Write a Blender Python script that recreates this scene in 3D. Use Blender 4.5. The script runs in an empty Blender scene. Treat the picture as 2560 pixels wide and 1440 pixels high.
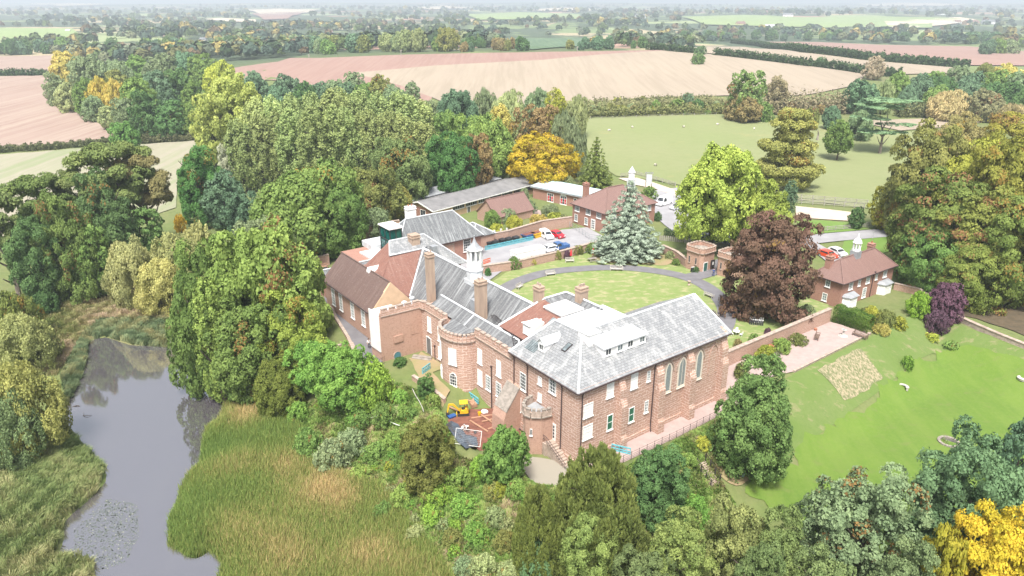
import bpy, math, random
import numpy as np
from mathutils import Vector, Matrix
from mathutils.geometry import delaunay_2d_cdt
random.seed(7)
SC = bpy.context.scene
R = math.radians
COL = SC.collection

# ---------------------------------------------------------------- camera
F_PX, PITCH, CAM_H = 1808.0, R(21.7), 50.0
cam_d = bpy.data.cameras.new('camera'); cam = bpy.data.objects.new('camera', cam_d); COL.objects.link(cam)
cam.location = (0, 0, CAM_H); cam.rotation_euler = (R(90) - PITCH, 0, 0)
cam_d.sensor_width = 36.0; cam_d.lens = 36.0 * F_PX / 2560.0
cam_d.clip_start = 0.5; cam_d.clip_end = 60000
SC.camera = cam
# ---------------------------------------------------------------- world, sun, exposure
SUN_EL, SUN_AZ = R(60), R(190)      # azimuth measured clockwise from +Y: the sun is behind the camera, a little left
w = bpy.data.worlds.new('World'); SC.world = w; w.use_nodes = True
nt = w.node_tree; bg = nt.nodes['Background']
sky = nt.nodes.new('ShaderNodeTexSky'); sky.sky_type = 'NISHITA'; sky.sun_disc = False
sky.sun_elevation = SUN_EL; sky.sun_rotation = SUN_AZ; sky.air_density = 1.0; sky.dust_density = 4.0; sky.ozone_density = 1.0
hs = nt.nodes.new('ShaderNodeHueSaturation'); hs.inputs['Saturation'].default_value = 0.42
nt.links.new(sky.outputs['Color'], hs.inputs['Color']); nt.links.new(hs.outputs['Color'], bg.inputs['Color'])
bg.inputs['Strength'].default_value = 0.098
sd = bpy.data.lights.new('sun', 'SUN'); sd.energy = 2.6; sd.angle = R(14); sd.color = (1.0, 0.96, 0.90)
sun = bpy.data.objects.new('sun', sd); COL.objects.link(sun)
sdir = Vector((math.sin(SUN_AZ) * math.cos(SUN_EL), math.cos(SUN_AZ) * math.cos(SUN_EL), math.sin(SUN_EL)))
sun.rotation_euler = sdir.to_track_quat('Z', 'Y').to_euler(); sun.location = (0, -60, 120)
SC.view_settings.view_transform = 'Standard'; SC.view_settings.look = 'None'
SC.view_settings.exposure = 1.36; SC.view_settings.gamma = 1.0
SC.cycles.max_bounces = 5; SC.cycles.diffuse_bounces = 3; SC.cycles.glossy_bounces = 3
SC.cycles.transmission_bounces = 3; SC.cycles.volume_bounces = 0; SC.cycles.caustics_reflective = False; SC.cycles.caustics_refractive = False

# ---------------------------------------------------------------- measuring: a pixel of the 2560 x 1440 survey frame to a ground point
_s, _c = math.sin(PITCH), math.cos(PITCH)
def ray(px, py):
    x = (px - 1280) / F_PX; y = -(py - 720) / F_PX
    return (x, _c + y * _s, -_s + y * _c)
def P(px, py, z=0.0):
    d = ray(px, py); t = (z - CAM_H) / d[2]
    return (d[0] * t, d[1] * t)
AZ_U = R(53.5)
U = (math.sin(AZ_U), math.cos(AZ_U)); V = (-U[1], U[0]); ROT_U = math.atan2(U[1], U[0])
O = P(1440, 1143, 0)
def W(a, b): return (O[0] + a * U[0] + b * V[0], O[1] + a * U[1] + b * V[1])

def sdist(X, Y, poly):
    """signed distance to a polygon, positive inside (numpy)"""
    X = np.asarray(X, float); Y = np.asarray(Y, float)
    d = np.full(X.shape, 1e18); ins = np.zeros(X.shape, bool)
    n = len(poly)
    for i in range(n):
        x0, y0 = poly[i]; x1, y1 = poly[(i + 1) % n]
        ex, ey = x1 - x0, y1 - y0; L2 = ex * ex + ey * ey + 1e-12
        t = np.clip(((X - x0) * ex + (Y - y0) * ey) / L2, 0, 1)
        d = np.minimum(d, (X - x0 - t * ex) ** 2 + (Y - y0 - t * ey) ** 2)
        cond = ((y0 > Y) != (y1 > Y))
        with np.errstate(divide='ignore', invalid='ignore'):
            xc = (x1 - x0) * (Y - y0) / (y1 - y0 if y1 != y0 else 1e-12) + x0
        ins ^= cond & (X < xc)
    d = np.sqrt(d)
    return np.where(ins, d, -d)
def smooth(a, b, x):
    t = np.clip((x - a) / (b - a), 0, 1); return t * t * (3 - 2 * t)

PLATEAU = [P(*p) for p in ((800, 600), (800, 700), (830, 800), (850, 870), (905, 940), (985, 930), (1040, 965), (1100, 990), (1125, 1060), (1150, 1125),
    (1250, 1150), (1310, 1190), (1400, 1205), (1560, 1160), (1700, 1092), (1800, 1030), (1880, 985), (1978, 933), (2164, 850), (2235, 800), (2300, 770),
    (2370, 775), (2440, 815), (2560, 862), (2760, 930))] + [(260, 60), (400, 200), (900, 900), (900, 3000), (-260, 3000), (-170, 520), (-70, 260)]
POND = [P(x, y, -6.6) for x, y in ((222, 850), (260, 838), (330, 858), (420, 862), (470, 905), (520, 965), (575, 1010), (560, 1050), (520, 1075), (500, 1110), (515, 1160),
    (470, 1190), (462, 1240), (440, 1290), (438, 1350), (480, 1372), (530, 1350), (575, 1395), (560, 1450), (480, 1520), (230, 1520), (246, 1440), (225, 1390),
    (140, 1385), (160, 1340), (165, 1290), (235, 1230), (270, 1180), (215, 1110), (170, 1060), (165, 1010), (205, 940))]
PADS = [  # lower ledges round the south range: polygon, level, blend
    ([W(*p) for p in ((-1, -0.5), (-1.5, -3.0), (14, -3.2), (27, -3.2), (28, 0.5), (-1, 0.5))], -1.3, 2.0),
    ([W(*p) for p in ((-7.5, 15), (-6.2, 20), (-1.5, 20.5), (0.5, 19), (0.5, 9.5), (-7.5, 9))], -1.9, 1.6),
    ([W(*p) for p in ((-5.5, 5.5), (0.5, 8.5), (0.5, -1), (-3, -2.5), (-6.4, -0.3))], -1.5, 1.6),
]
def H(X, Y):
    X = np.asarray(X, float); Y = np.asarray(Y, float)
    r = np.hypot(X, Y)
    low = -6.3 + 1.2 * smooth(12, 40, X - 0.12 * (Y - 70))
    low = low + 3.0 * smooth(130, 320, r)
    t = smooth(-12.0, 0.3, sdist(X, Y, PLATEAU))
    z = low * (1 - t)
    for poly, lv, bl in PADS:
        wgt = smooth(-bl, 0.2, sdist(X, Y, poly)); z = z * (1 - wgt) + lv * wgt
    z = z - 1.5 * smooth(-1.6, 1.6, sdist(X, Y, POND))
    z = z + 0.16 * np.sin(X * 0.41 + 1.3 * np.sin(Y * 0.23)) * np.sin(Y * 0.37 + X * 0.11) * (1 - t)
    # rolling fields beyond
    z = z + 13.0 * np.exp(-((X - 60) / 330.0) ** 2 - ((Y - 610) / 190.0) ** 2)
    z = z + 3.0 * np.exp(-((X - 60) / 80.0) ** 2 - ((Y - 330) / 60.0) ** 2)
    far = smooth(500, 1600, r)
    z = z + far * (5 * np.sin(X / 310.0 + 0.7) * np.sin(Y / 270.0) + 4 * np.sin(X / 720.0) * np.cos(Y / 640.0 + 1) - 6)
    z = z + smooth(5500, 9500, r) * (20 + 9 * np.sin(X / 1500.0 + 2.0) + 6 * np.sin(X / 640.0))
    return z
_T = np.concatenate([np.linspace(20, 420, 900), np.geomspace(421, 14000, 700)])
def G(px, py):
    """ground point seen at a survey pixel"""
    d = ray(px, py); X = d[0] * _T; Y = d[1] * _T; Z = CAM_H + d[2] * _T
    hz = Z - H(X, Y); k = np.argmax(hz < 0)
    if hz[k] >= 0: k = len(_T) - 1
    if k == 0: k = 1
    f = hz[k - 1] / (hz[k - 1] - hz[k] + 1e-9); t = _T[k - 1] + f * (_T[k] - _T[k - 1])
    x, y = d[0] * t, d[1] * t
    return (x, y, float(H(x, y)))
def depth(p): return p[1] * _c - (p[2] - CAM_H) * _s
def z_at(p, py):
    """height above ground, at a ground point, that is seen at pixel row py"""
    k = (720 - py) / F_PX
    # up/depth = k with up = y*s+z*c ; depth = y*c - z*s  (z relative to the camera)
    zz = p[1] * (k * _c - _s) / (_c + k * _s)
    return zz + CAM_H - p[2]

# ---------------------------------------------------------------- naming
def tag(o, label=None, cat=None, group=None, kind=None):
    if label: o['label'] = label
    if cat: o['category'] = cat
    if group: o['group'] = group
    if kind: o['kind'] = kind
    return o
def empty(name, loc=(0, 0, 0), rz=0.0, label=None, cat=None, group=None):
    o = bpy.data.objects.new(name, None); COL.objects.link(o); o.location = loc; o.rotation_euler = (0, 0, rz); o.empty_display_size = 0.2
    return tag(o, label, cat, group)
def copy_tree(o, parent=None):
    c = o.copy(); COL.objects.link(c); c.parent = parent
    for ch in o.children: copy_tree(ch, c)
    return c
def place(o, loc, rz=0.0, label=None, group=None):
    o.location = loc; o.rotation_euler = (0, 0, rz); tag(o, label, None, group); return o

# ---------------------------------------------------------------- mesh builder
class MB:
    def __init__(s): s.v = []; s.f = []; s.m = []
    def face(s, pts, mi=0):
        k = len(s.v); s.v += [tuple(p) for p in pts]; s.f.append(tuple(range(k, k + len(pts)))); s.m.append(mi)
    def solid(s, bot, top, mi=0, tm=None, bm=None):
        n = len(bot); s.face(top, mi if tm is None else tm); s.face(bot[::-1], mi if bm is None else bm)
        for i in range(n):
            j = (i + 1) % n; s.face((bot[i], bot[j], top[j], top[i]), mi)
    def prism(s, poly, z0, z1, mi=0, tm=None):
        s.solid([(x, y, z0) for x, y in poly], [(x, y, z1) for x, y in poly], mi, tm)
    def box(s, x0, x1, y0, y1, z0, z1, mi=0, tm=None): s.prism(((x0, y0), (x1, y0), (x1, y1), (x0, y1)), z0, z1, mi, tm)
    def bar(s, p, q, wd, ht=None, mi=0):
        p = Vector(p); q = Vector(q); d = (q - p).normalized(); ht = ht or wd
        up = Vector((0, 0, 1)) if abs(d.z) < 0.95 else Vector((1, 0, 0))
        sx = d.cross(up).normalized() * wd / 2; sy = sx.cross(d).normalized() * ht / 2
        s.solid([p - sx - sy, p + sx - sy, p + sx + sy, p - sx + sy], [q - sx - sy, q + sx - sy, q + sx + sy, q - sx + sy], mi)
    def tube(s, pts, r, n=6, mi=0):
        pts = [Vector(p) for p in pts]; rs = r if isinstance(r, (list, tuple)) else [r] * len(pts)
        rings = []
        for i, p in enumerate(pts):
            d = (pts[min(i + 1, len(pts) - 1)] - pts[max(i - 1, 0)]).normalized()
            up = Vector((0, 0, 1)) if abs(d.z) < 0.9 else Vector((1, 0, 0))
            a = d.cross(up).normalized(); b = a.cross(d).normalized()
            rings.append([p + (a * math.cos(k * 2 * math.pi / n) + b * math.sin(k * 2 * math.pi / n)) * rs[i] for k in range(n)])
        for i in range(len(rings) - 1):
            for k in range(n):
                l = (k + 1) % n; s.face((rings[i][k], rings[i][l], rings[i + 1][l], rings[i + 1][k]), mi)
        s.face(rings[0][::-1], mi); s.face(rings[-1], mi)
    def lathe(s, cx, cy, prof, n=10, mi=0, ph=0.0):
        rg = [[(cx + r * math.cos(ph + k * 2 * math.pi / n), cy + r * math.sin(ph + k * 2 * math.pi / n), z) for k in range(n)] for r, z in prof]
        for i in range(len(rg) - 1):
            for k in range(n):
                l = (k + 1) % n; s.face((rg[i][k], rg[i][l], rg[i + 1][l], rg[i + 1][k]), mi)
        s.face(rg[0][::-1], mi); s.face(rg[-1], mi)
    def ball(s, c, r, n=8, mi=0, sz=1.0):
        s.lathe(c[0], c[1], [(max(1e-3, r * math.sin(t * math.pi / n)), c[2] - r * sz * math.cos(t * math.pi / n)) for t in range(n + 1)], n, mi)
    def mesh(s, name, mats, smooth_=False):
        me = bpy.data.meshes.new(name); me.from_pydata(s.v, [], s.f)
        for m in (mats if isinstance(mats, (list, tuple)) else [mats]): me.materials.append(m)
        me.polygons.foreach_set('material_index', s.m)
        # box-projected UVs in metres: u along the horizontal, v up the face
        uv = me.uv_layers.new(name='uv'); co = np.array(s.v); out = np.zeros((len(me.loops), 2)); k = 0
        for f in s.f:
            pts = co[list(f)]; nrm = np.zeros(3)
            for i in range(len(f)):
                a = pts[i]; b = pts[(i + 1) % len(f)]; nrm += np.cross(a, b)
            nl = np.linalg.norm(nrm); nrm = nrm / nl if nl > 1e-12 else np.array((0, 0, 1.))
            if abs(nrm[2]) > 0.985: tx = np.array((1., 0, 0)); ty = np.array((0., 1, 0))
            else:
                tx = np.cross((0, 0, 1.), nrm); tx /= np.linalg.norm(tx); ty = np.cross(nrm, tx)
            out[k:k + len(f), 0] = pts @ tx; out[k:k + len(f), 1] = pts @ ty; k += len(f)
        uv.data.foreach_set('uv', out.ravel())
        if smooth_: me.polygons.foreach_set('use_smooth', [True] * len(s.f))
        me.update(); return me
    def build(s, name, mats, parent=None, loc=(0, 0, 0), rz=0.0, smooth_=False):
        o = bpy.data.objects.new(name, s.mesh(name, mats, smooth_)); COL.objects.link(o); o.parent = parent; o.location = loc; o.rotation_euler = (0, 0, rz)
        return o
def inst(name, me, parent=None, loc=(0, 0, 0), rz=0.0, sc=(1, 1, 1)):
    o = bpy.data.objects.new(name, me); COL.objects.link(o); o.parent = parent; o.location = loc; o.rotation_euler = (0, 0, rz); o.scale = sc
    return o

# ---------------------------------------------------------------- materials
def newmat(name):
    m = bpy.data.materials.new(name); m.use_nodes = True; t = m.node_tree
    return m, t, t.nodes['Principled BSDF']
def N(t, typ, **kw):
    n = t.nodes.new(typ)
    for k, v in kw.items():
        if k.startswith('i_'): n.inputs[k[2:].replace('_', ' ')].default_value = v
        else: setattr(n, k, v)
    return n
def mixc(t, fac, a, b, blend='MIX'):
    n = t.nodes.new('ShaderNodeMix'); n.data_type = 'RGBA'; n.blend_type = blend
    for sock, val in ((n.inputs[0], fac), (n.inputs[6], a), (n.inputs[7], b)):
        if isinstance(val, bpy.types.NodeSocket): t.links.new(val, sock)
        elif isinstance(val, (int, float)): sock.default_value = val
        else: sock.default_value = (*val[:3], 1)
    return n.outputs[2]
def ramp(t, src, lo, hi, a=0.0, b=1.0):
    n = t.nodes.new('ShaderNodeMapRange'); n.inputs[1].default_value = lo; n.inputs[2].default_value = hi; n.inputs[3].default_value = a; n.inputs[4].default_value = b
    t.links.new(src, n.inputs[0]); return n.outputs[0]
def noise(t, scale, detail=4.0, rough=0.55, co='pos', stretch=None, dist=0.0):
    if co == 'pos': src = t.nodes.new('ShaderNodeNewGeometry').outputs['Position']
    else: src = t.nodes.new('ShaderNodeTexCoord').outputs['UV' if co == 'uv' else 'Object']
    if stretch:
        mp = t.nodes.new('ShaderNodeMapping'); mp.inputs['Scale'].default_value = stretch[:3]
        if len(stretch) > 3: mp.inputs['Rotation'].default_value = (0, 0, stretch[3])
        t.links.new(src, mp.inputs['Vector']); src = mp.outputs['Vector']
    n = N(t, 'ShaderNodeTexNoise', i_Scale=scale, i_Detail=detail, i_Roughness=rough, i_Distortion=dist); t.links.new(src, n.inputs['Vector'])
    return n.outputs['Fac']
def bump(t, b, src, strength=0.4, dist=0.05):
    n = N(t, 'ShaderNodeBump', i_Strength=strength, i_Distance=dist); t.links.new(src, n.inputs['Height']); t.links.new(n.outputs['Normal'], b.inputs['Normal'])
def pm(name, c1, c2=None, scale=2.0, rough=0.8, metal=0.0, bmp=0.0, co='pos', lo=0.35, hi=0.65, stretch=None, detail=5):
    m, t, b = newmat(name); b.inputs['Roughness'].default_value = rough; b.inputs['Metallic'].default_value = metal
    if c2 is None: c2 = tuple(x * 0.82 for x in c1)
    n = noise(t, scale, detail, 0.6, co, stretch)
    t.links.new(mixc(t, ramp(t, n, lo, hi), c1, c2), b.inputs['Base Color'])
    if bmp: bump(t, b, n, bmp)
    return m
def masonry(name, c1, c2, mortar, bw, rh, ms, stain=(0.55, 0.45, 0.42), dist=0.12, wob=2.2):
    m, t, b = newmat(name); b.inputs['Roughness'].default_value = 0.9
    uv = t.nodes.new('ShaderNodeTexCoord').outputs['UV']
    nz = N(t, 'ShaderNodeTexNoise', i_Scale=wob, i_Detail=2.0); t.links.new(uv, nz.inputs['Vector'])
    sub = N(t, 'ShaderNodeVectorMath', operation='SUBTRACT'); t.links.new(nz.outputs['Color'], sub.inputs[0]); sub.inputs[1].default_value = (0.5, 0.5, 0.5)
    sc = N(t, 'ShaderNodeVectorMath', operation='SCALE'); t.links.new(sub.outputs[0], sc.inputs[0]); sc.inputs['Scale'].default_value = dist
    ad = N(t, 'ShaderNodeVectorMath', operation='ADD'); t.links.new(uv, ad.inputs[0]); t.links.new(sc.outputs[0], ad.inputs[1])
    br = t.nodes.new('ShaderNodeTexBrick'); br.inputs['Scale'].default_value = 1.0
    br.inputs['Brick Width'].default_value = bw; br.inputs['Row Height'].default_value = rh; br.inputs['Mortar Size'].default_value = ms; br.inputs['Mortar Smooth'].default_value = 0.2
    br.inputs['Color1'].default_value = (*c1, 1); br.inputs['Color2'].default_value = (*c2, 1); br.inputs['Mortar'].default_value = (*mortar, 1); br.inputs['Bias'].default_value = -0.1
    t.links.new(ad.outputs[0], br.inputs['Vector'])
    b2 = t.nodes.new('ShaderNodeTexBrick')
    for i_ in ('Scale', 'Mortar Smooth', 'Color1', 'Color2', 'Mortar', 'Bias'): b2.inputs[i_].default_value = br.inputs[i_].default_value
    b2.inputs['Brick Width'].default_value = bw * 1.55; b2.inputs['Row Height'].default_value = rh * 0.72; b2.inputs['Mortar Size'].default_value = ms * 0.9; t.links.new(ad.outputs[0], b2.inputs['Vector'])
    bcol = mixc(t, ramp(t, noise(t, 0.42, 3, 0.5, 'uv'), 0.49, 0.51), br.outputs['Color'], b2.outputs['Color'])
    # irregular pointing: fade the mortar here and there
    n1 = noise(t, 0.55, 4, 0.6, 'uv'); n2 = noise(t, 3.0, 5, 0.65, 'uv')
    col = mixc(t, ramp(t, n1, 0.36, 0.60), bcol, mixc(t, 0.45, bcol, c1))
    col = mixc(t, ramp(t, n2, 0.5, 0.78, 0, 0.75), col, mixc(t, 1.0, col, stain, 'MULTIPLY'))
    t.links.new(col, b.inputs['Base Color']); bump(t, b, br.outputs['Fac'], -0.35, 0.03)
    return m
def slate(name, c1, c2, joint, bw, rh, streak, streak_amt, patch=None, sx=3.4, sy=0.20, lo=0.48, hi=0.68):
    m, t, b = newmat(name); b.inputs['Roughness'].default_value = 0.62
    uv = t.nodes.new('ShaderNodeTexCoord').outputs['UV']
    br = t.nodes.new('ShaderNodeTexBrick'); br.inputs['Scale'].default_value = 1.0
    br.inputs['Brick Width'].default_value = bw; br.inputs['Row Height'].default_value = rh; br.inputs['Mortar Size'].default_value = 0.022
    br.inputs['Color1'].default_value = (*c1, 1); br.inputs['Color2'].default_value = (*c2, 1); br.inputs['Mortar'].default_value = (*joint, 1)
    t.links.new(uv, br.inputs['Vector'])
    st = noise(t, 1.0, 7, 0.72, 'uv', (sx, sy, 1), 0.3); big = noise(t, 0.16, 4, 0.6, 'uv'); fine = noise(t, 2.4, 5, 0.7, 'uv')
    mul = N(t, 'ShaderNodeMath', operation='MULTIPLY'); t.links.new(ramp(t, st, lo, hi), mul.inputs[0]); t.links.new(ramp(t, big, 0.3, 0.62, 0.25, 1.0), mul.inputs[1])
    m2 = N(t, 'ShaderNodeMath', operation='MULTIPLY'); t.links.new(mul.outputs[0], m2.inputs[0]); m2.inputs[1].default_value = streak_amt
    col = mixc(t, m2.outputs[0], br.outputs['Color'], streak)
    if patch: col = mixc(t, ramp(t, fine, 0.58, 0.68, 0, 0.75), col, patch)
    t.links.new(col, b.inputs['Base Color']); bump(t, b, br.outputs['Fac'], -0.3, 0.03)
    return m
MT = {}
MT['sandstone'] = masonry('sandstone', (0.43, 0.275, 0.210), (0.35, 0.215, 0.163), (0.72, 0.60, 0.53), 0.95, 0.42, 0.034, dist=0.28)
MT['brick_face'] = masonry('brick_face', (0.41, 0.25, 0.185), (0.35, 0.205, 0.15), (0.52, 0.38, 0.31), 0.45, 0.15, 0.014, dist=0.03)
MT['brick_wall'] = masonry('brick_wall', (0.40, 0.25, 0.195), (0.32, 0.19, 0.145), (0.44, 0.32, 0.26), 0.5, 0.17, 0.02, stain=(1.5, 1.7, 1.7), dist=0.06)
MT['red_brick'] = masonry('red_brick', (0.34, 0.18, 0.135), (0.28, 0.14, 0.105), (0.36, 0.23, 0.18), 0.4, 0.14, 0.012, dist=0.02)
MT['garden_stone'] = masonry('garden_stone', (0.40, 0.25, 0.185), (0.32, 0.20, 0.15), (0.52, 0.42, 0.35), 0.8, 0.3, 0.025)
MT['slate_grey'] = slate('slate_grey', (0.17, 0.18, 0.185), (0.11, 0.118, 0.125), (0.07, 0.072, 0.075), 0.34, 0.24, (0.42, 0.43, 0.43), 0.9)
MT['slate_dark'] = slate('slate_dark', (0.165, 0.17, 0.175), (0.11, 0.115, 0.12), (0.07, 0.07, 0.072), 0.3, 0.2, (0.40, 0.41, 0.41), 0.8, None, 2.6, 0.13, 0.47, 0.66)
MT['slate_pale'] = slate('slate_pale', (0.265, 0.272, 0.275), (0.185, 0.193, 0.20), (0.10, 0.10, 0.105), 0.5, 0.36, (0.46, 0.46, 0.45), 0.6, (0.42, 0.41, 0.38), 0.9, 0.35, 0.5, 0.62)
MT['tile_brown'] = slate('tile_brown', (0.165, 0.105, 0.085), (0.125, 0.08, 0.068), (0.08, 0.05, 0.045), 0.22, 0.14, (0.27, 0.2, 0.17), 0.5, (0.24, 0.2, 0.17))
MT['tile_red'] = slate('tile_red', (0.27, 0.125, 0.085), (0.20, 0.09, 0.065), (0.13, 0.06, 0.05), 0.22, 0.14, (0.34, 0.24, 0.19), 0.5, (0.33, 0.25, 0.2))
MT['tile_plain'] = slate('tile_plain', (0.25, 0.15, 0.125), (0.20, 0.12, 0.10), (0.14, 0.08, 0.07), 0.22, 0.14, (0.3, 0.21, 0.18), 0.4)
MT['lead'] = pm('lead', (0.62, 0.64, 0.66), (0.48, 0.50, 0.52), 0.7, 0.5, 0.0, 0.05)
MT['lead_dark'] = pm('lead_dark', (0.33, 0.345, 0.36), (0.24, 0.25, 0.265), 0.9, 0.5)
MT['felt'] = pm('felt', (0.21, 0.205, 0.205), (0.15, 0.148, 0.15), 0.5, 0.85)
MT['felt_teal'] = pm('felt_teal', (0.50, 0.64, 0.65), (0.42, 0.56, 0.58), 0.4, 0.6)
MT['white_paint'] = pm('white_paint', (0.80, 0.80, 0.78), (0.72, 0.72, 0.70), 1.5, 0.55)
MT['blind'] = pm('blind', (0.74, 0.74, 0.72), (0.66, 0.66, 0.64), 1.0, 0.7)
MT['render_white'] = pm('render_white', (0.80, 0.79, 0.77), (0.68, 0.67, 0.65), 0.8, 0.85)
MT['render_cream'] = pm('render_cream', (0.60, 0.42, 0.27), (0.52, 0.36, 0.23), 0.9, 0.9)
MT['chimney_render'] = pm('chimney_render', (0.42, 0.31, 0.23), (0.32, 0.235, 0.18), 1.6, 0.9, stretch=(1.5, 1.5, 0.25))
MT['iron'] = pm('iron', (0.05, 0.042, 0.045), (0.035, 0.03, 0.03), 3, 0.5)
MT['downpipe'] = pm('downpipe', (0.075, 0.05, 0.05), (0.05, 0.035, 0.035), 3, 0.5)
MT['black_plastic'] = pm('black_plastic', (0.02, 0.022, 0.025), (0.035, 0.037, 0.04), 3, 0.45)
MT['galv'] = pm('galv', (0.46, 0.48, 0.50), (0.36, 0.38, 0.40), 3, 0.4, 0.6)
MT['oak_grey'] = pm('oak_grey', (0.30, 0.27, 0.235), (0.22, 0.195, 0.17), 4, 0.85)
MT['wood_brown'] = pm('wood_brown', (0.17, 0.11, 0.08), (0.12, 0.08, 0.06), 5, 0.8)
MT['plank'] = pm('plank', (0.40, 0.235, 0.15), (0.30, 0.165, 0.10), 3, 0.85)
MT['dead_wood'] = pm('dead_wood', (0.33, 0.285, 0.25), (0.22, 0.185, 0.16), 1.5, 0.9, stretch=(3, 3, 0.4))
MT['bark'] = pm('bark', (0.085, 0.065, 0.05), (0.05, 0.04, 0.032), 2.0, 0.95, bmp=0.3, stretch=(3, 3, 0.5))
MT['bark_pale'] = pm('bark_pale', (0.25, 0.205, 0.17), (0.15, 0.12, 0.10), 2.0, 0.95, bmp=0.3, stretch=(3, 3, 0.5))
MT['stone_pale'] = pm('stone_pale', (0.52, 0.49, 0.45), (0.38, 0.355, 0.32), 4, 0.9)
MT['stone_cream'] = pm('stone_cream', (0.66, 0.60, 0.50), (0.56, 0.51, 0.43), 4, 0.9)
MT['stone_old'] = pm('stone_old', (0.33, 0.29, 0.25), (0.20, 0.175, 0.15), 2.5, 0.95, bmp=0.3)
MT['stone_cap'] = pm('stone_cap', (0.44, 0.35, 0.29), (0.28, 0.22, 0.18), 2.0, 0.95)
MT['terracotta'] = pm('terracotta', (0.38, 0.15, 0.085), (0.29, 0.11, 0.06), 4, 0.8)
MT['turquoise'] = pm('turquoise', (0.13, 0.44, 0.50), (0.10, 0.36, 0.43), 3, 0.5)
MT['yellow'] = pm('yellow', (0.70, 0.43, 0.02), (0.60, 0.36, 0.02), 3, 0.45)
MT['orange'] = pm('orange', (0.70, 0.14, 0.03), (0.60, 0.11, 0.03), 3, 0.5)
MT['red_cloth'] = pm('red_cloth', (0.62, 0.03, 0.045), (0.5, 0.025, 0.035), 4, 0.8)
MT['blue_paint'] = pm('blue_paint', (0.03, 0.10, 0.30), (0.025, 0.08, 0.24), 3, 0.4)
MT['blue_barrel'] = pm('blue_barrel', (0.24, 0.33, 0.44), (0.2, 0.28, 0.38), 3, 0.5)
MT['tarp'] = pm('tarp', (0.075, 0.095, 0.12), (0.05, 0.062, 0.08), 0.8, 0.4, bmp=0.6)
MT['green_door'] = pm('green_door', (0.04, 0.13, 0.105), (0.035, 0.11, 0.09), 3, 0.6)
MT['blue_door'] = pm('blue_door', (0.07, 0.20, 0.24), (0.06, 0.17, 0.2), 3, 0.6)
MT['blind_green'] = pm('blind_green', (0.02, 0.14, 0.075), (0.02, 0.11, 0.06), 2, 0.7)
MT['grey_door'] = pm('grey_door', (0.17, 0.17, 0.17), (0.12, 0.12, 0.12), 2, 0.7)
MT['tyre'] = pm('tyre', (0.02, 0.02, 0.02), (0.03, 0.03, 0.03), 5, 0.85)
MT['chess_white'] = pm('chess_white', (0.80, 0.80, 0.78), (0.74, 0.74, 0.72), 3, 0.4)
MT['fence_wood'] = pm('fence_wood', (0.36, 0.335, 0.30), (0.27, 0.25, 0.22), 2, 0.9)
def glass(name, c, rough=0.12):
    m, t, b = newmat(name); b.inputs['Roughness'].default_value = rough; b.inputs['IOR'].default_value = 1.5
    t.links.new(mixc(t, ramp(t, noise(t, 1.1, 2), 0.4, 0.6), c, tuple(x * 0.6 for x in c)), b.inputs['Base Color']); return m
MT['glass'] = glass('glass', (0.055, 0.062, 0.07)); MT['glass_pale'] = glass('glass_pale', (0.20, 0.24, 0.25)); MT['glass_green'] = glass('glass_green', (0.005, 0.095, 0.08))
MT['leaded'] = masonry('leaded', (0.16, 0.20, 0.20), (0.11, 0.145, 0.15), (0.34, 0.36, 0.34), 0.16, 0.16, 0.02, dist=0.0)
def car_paint(name, c):
    m, t, b = newmat(name); b.inputs['Base Color'].default_value = (*c, 1); b.inputs['Roughness'].default_value = 0.28; b.inputs['Coat Weight'].default_value = 0.5
    t.links.new(ramp(t, noise(t, 8, 2), 0.3, 0.7, 0.22, 0.36), b.inputs['Roughness']); return m
# ---------------------------------------------------------------- the ground, one sheet from under the camera to the horizon
def ground_mat():
    m, t, b = newmat('ground'); b.inputs['Roughness'].default_value = 0.95
    n1 = noise(t, 0.10, 5, 0.6); n2 = noise(t, 0.9, 5, 0.65); n3 = noise(t, 0.028, 3)
    near = mixc(t, ramp(t, n1, 0.35, 0.65), (0.125, 0.165, 0.045), (0.16, 0.17, 0.065))
    near = mixc(t, ramp(t, n2, 0.42, 0.72, 0, 0.6), near, (0.08, 0.115, 0.03))
    near = mixc(t, ramp(t, n3, 0.58, 0.68, 0, 0.5), near, (0.2, 0.15, 0.085))
    # far country: a patchwork of fields
    geo = t.nodes.new('ShaderNodeNewGeometry')
    mp = N(t, 'ShaderNodeMapping'); mp.inputs['Scale'].default_value = (0.0042, 0.0026, 0); mp.inputs['Rotation'].default_value = (0, 0, 0.3); t.links.new(geo.outputs['Position'], mp.inputs['Vector'])
    vo = N(t, 'ShaderNodeTexVoronoi', i_Scale=1.0); t.links.new(mp.outputs['Vector'], vo.inputs['Vector'])
    sep = t.nodes.new('ShaderNodeSeparateColor'); t.links.new(vo.outputs['Color'], sep.inputs[0])
    cr = t.nodes.new('ShaderNodeValToRGB'); cr.color_ramp.interpolation = 'CONSTANT'; t.links.new(sep.outputs[0], cr.inputs[0])
    for i, (p, c) in enumerate(((0, (0.15, 0.20, 0.075)), (0.34, (0.36, 0.30, 0.18)), (0.5, (0.055, 0.085, 0.04)), (0.68, (0.24, 0.29, 0.13)), (0.86, (0.34, 0.21, 0.15)))):
        e = cr.color_ramp.elements[i] if i < 2 else cr.color_ramp.elements.new(p)
        e.position = p; e.color = (*c, 1)
    wood = noise(t, 0.0035, 5, 0.65, stretch=(1, 0.7, 0))
    farc = mixc(t, ramp(t, wood, 0.47, 0.50), cr.outputs['Color'], (0.05, 0.078, 0.035))
    ln = N(t, 'ShaderNodeVectorMath', operation='LENGTH'); t.links.new(geo.outputs['Position'], ln.inputs[0])
    t.links.new(mixc(t, ramp(t, ln.outputs['Value'], 480, 700), near, farc), b.inputs['Base Color'])
    bump(t, b, n2, 0.5, 0.15); return m
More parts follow.
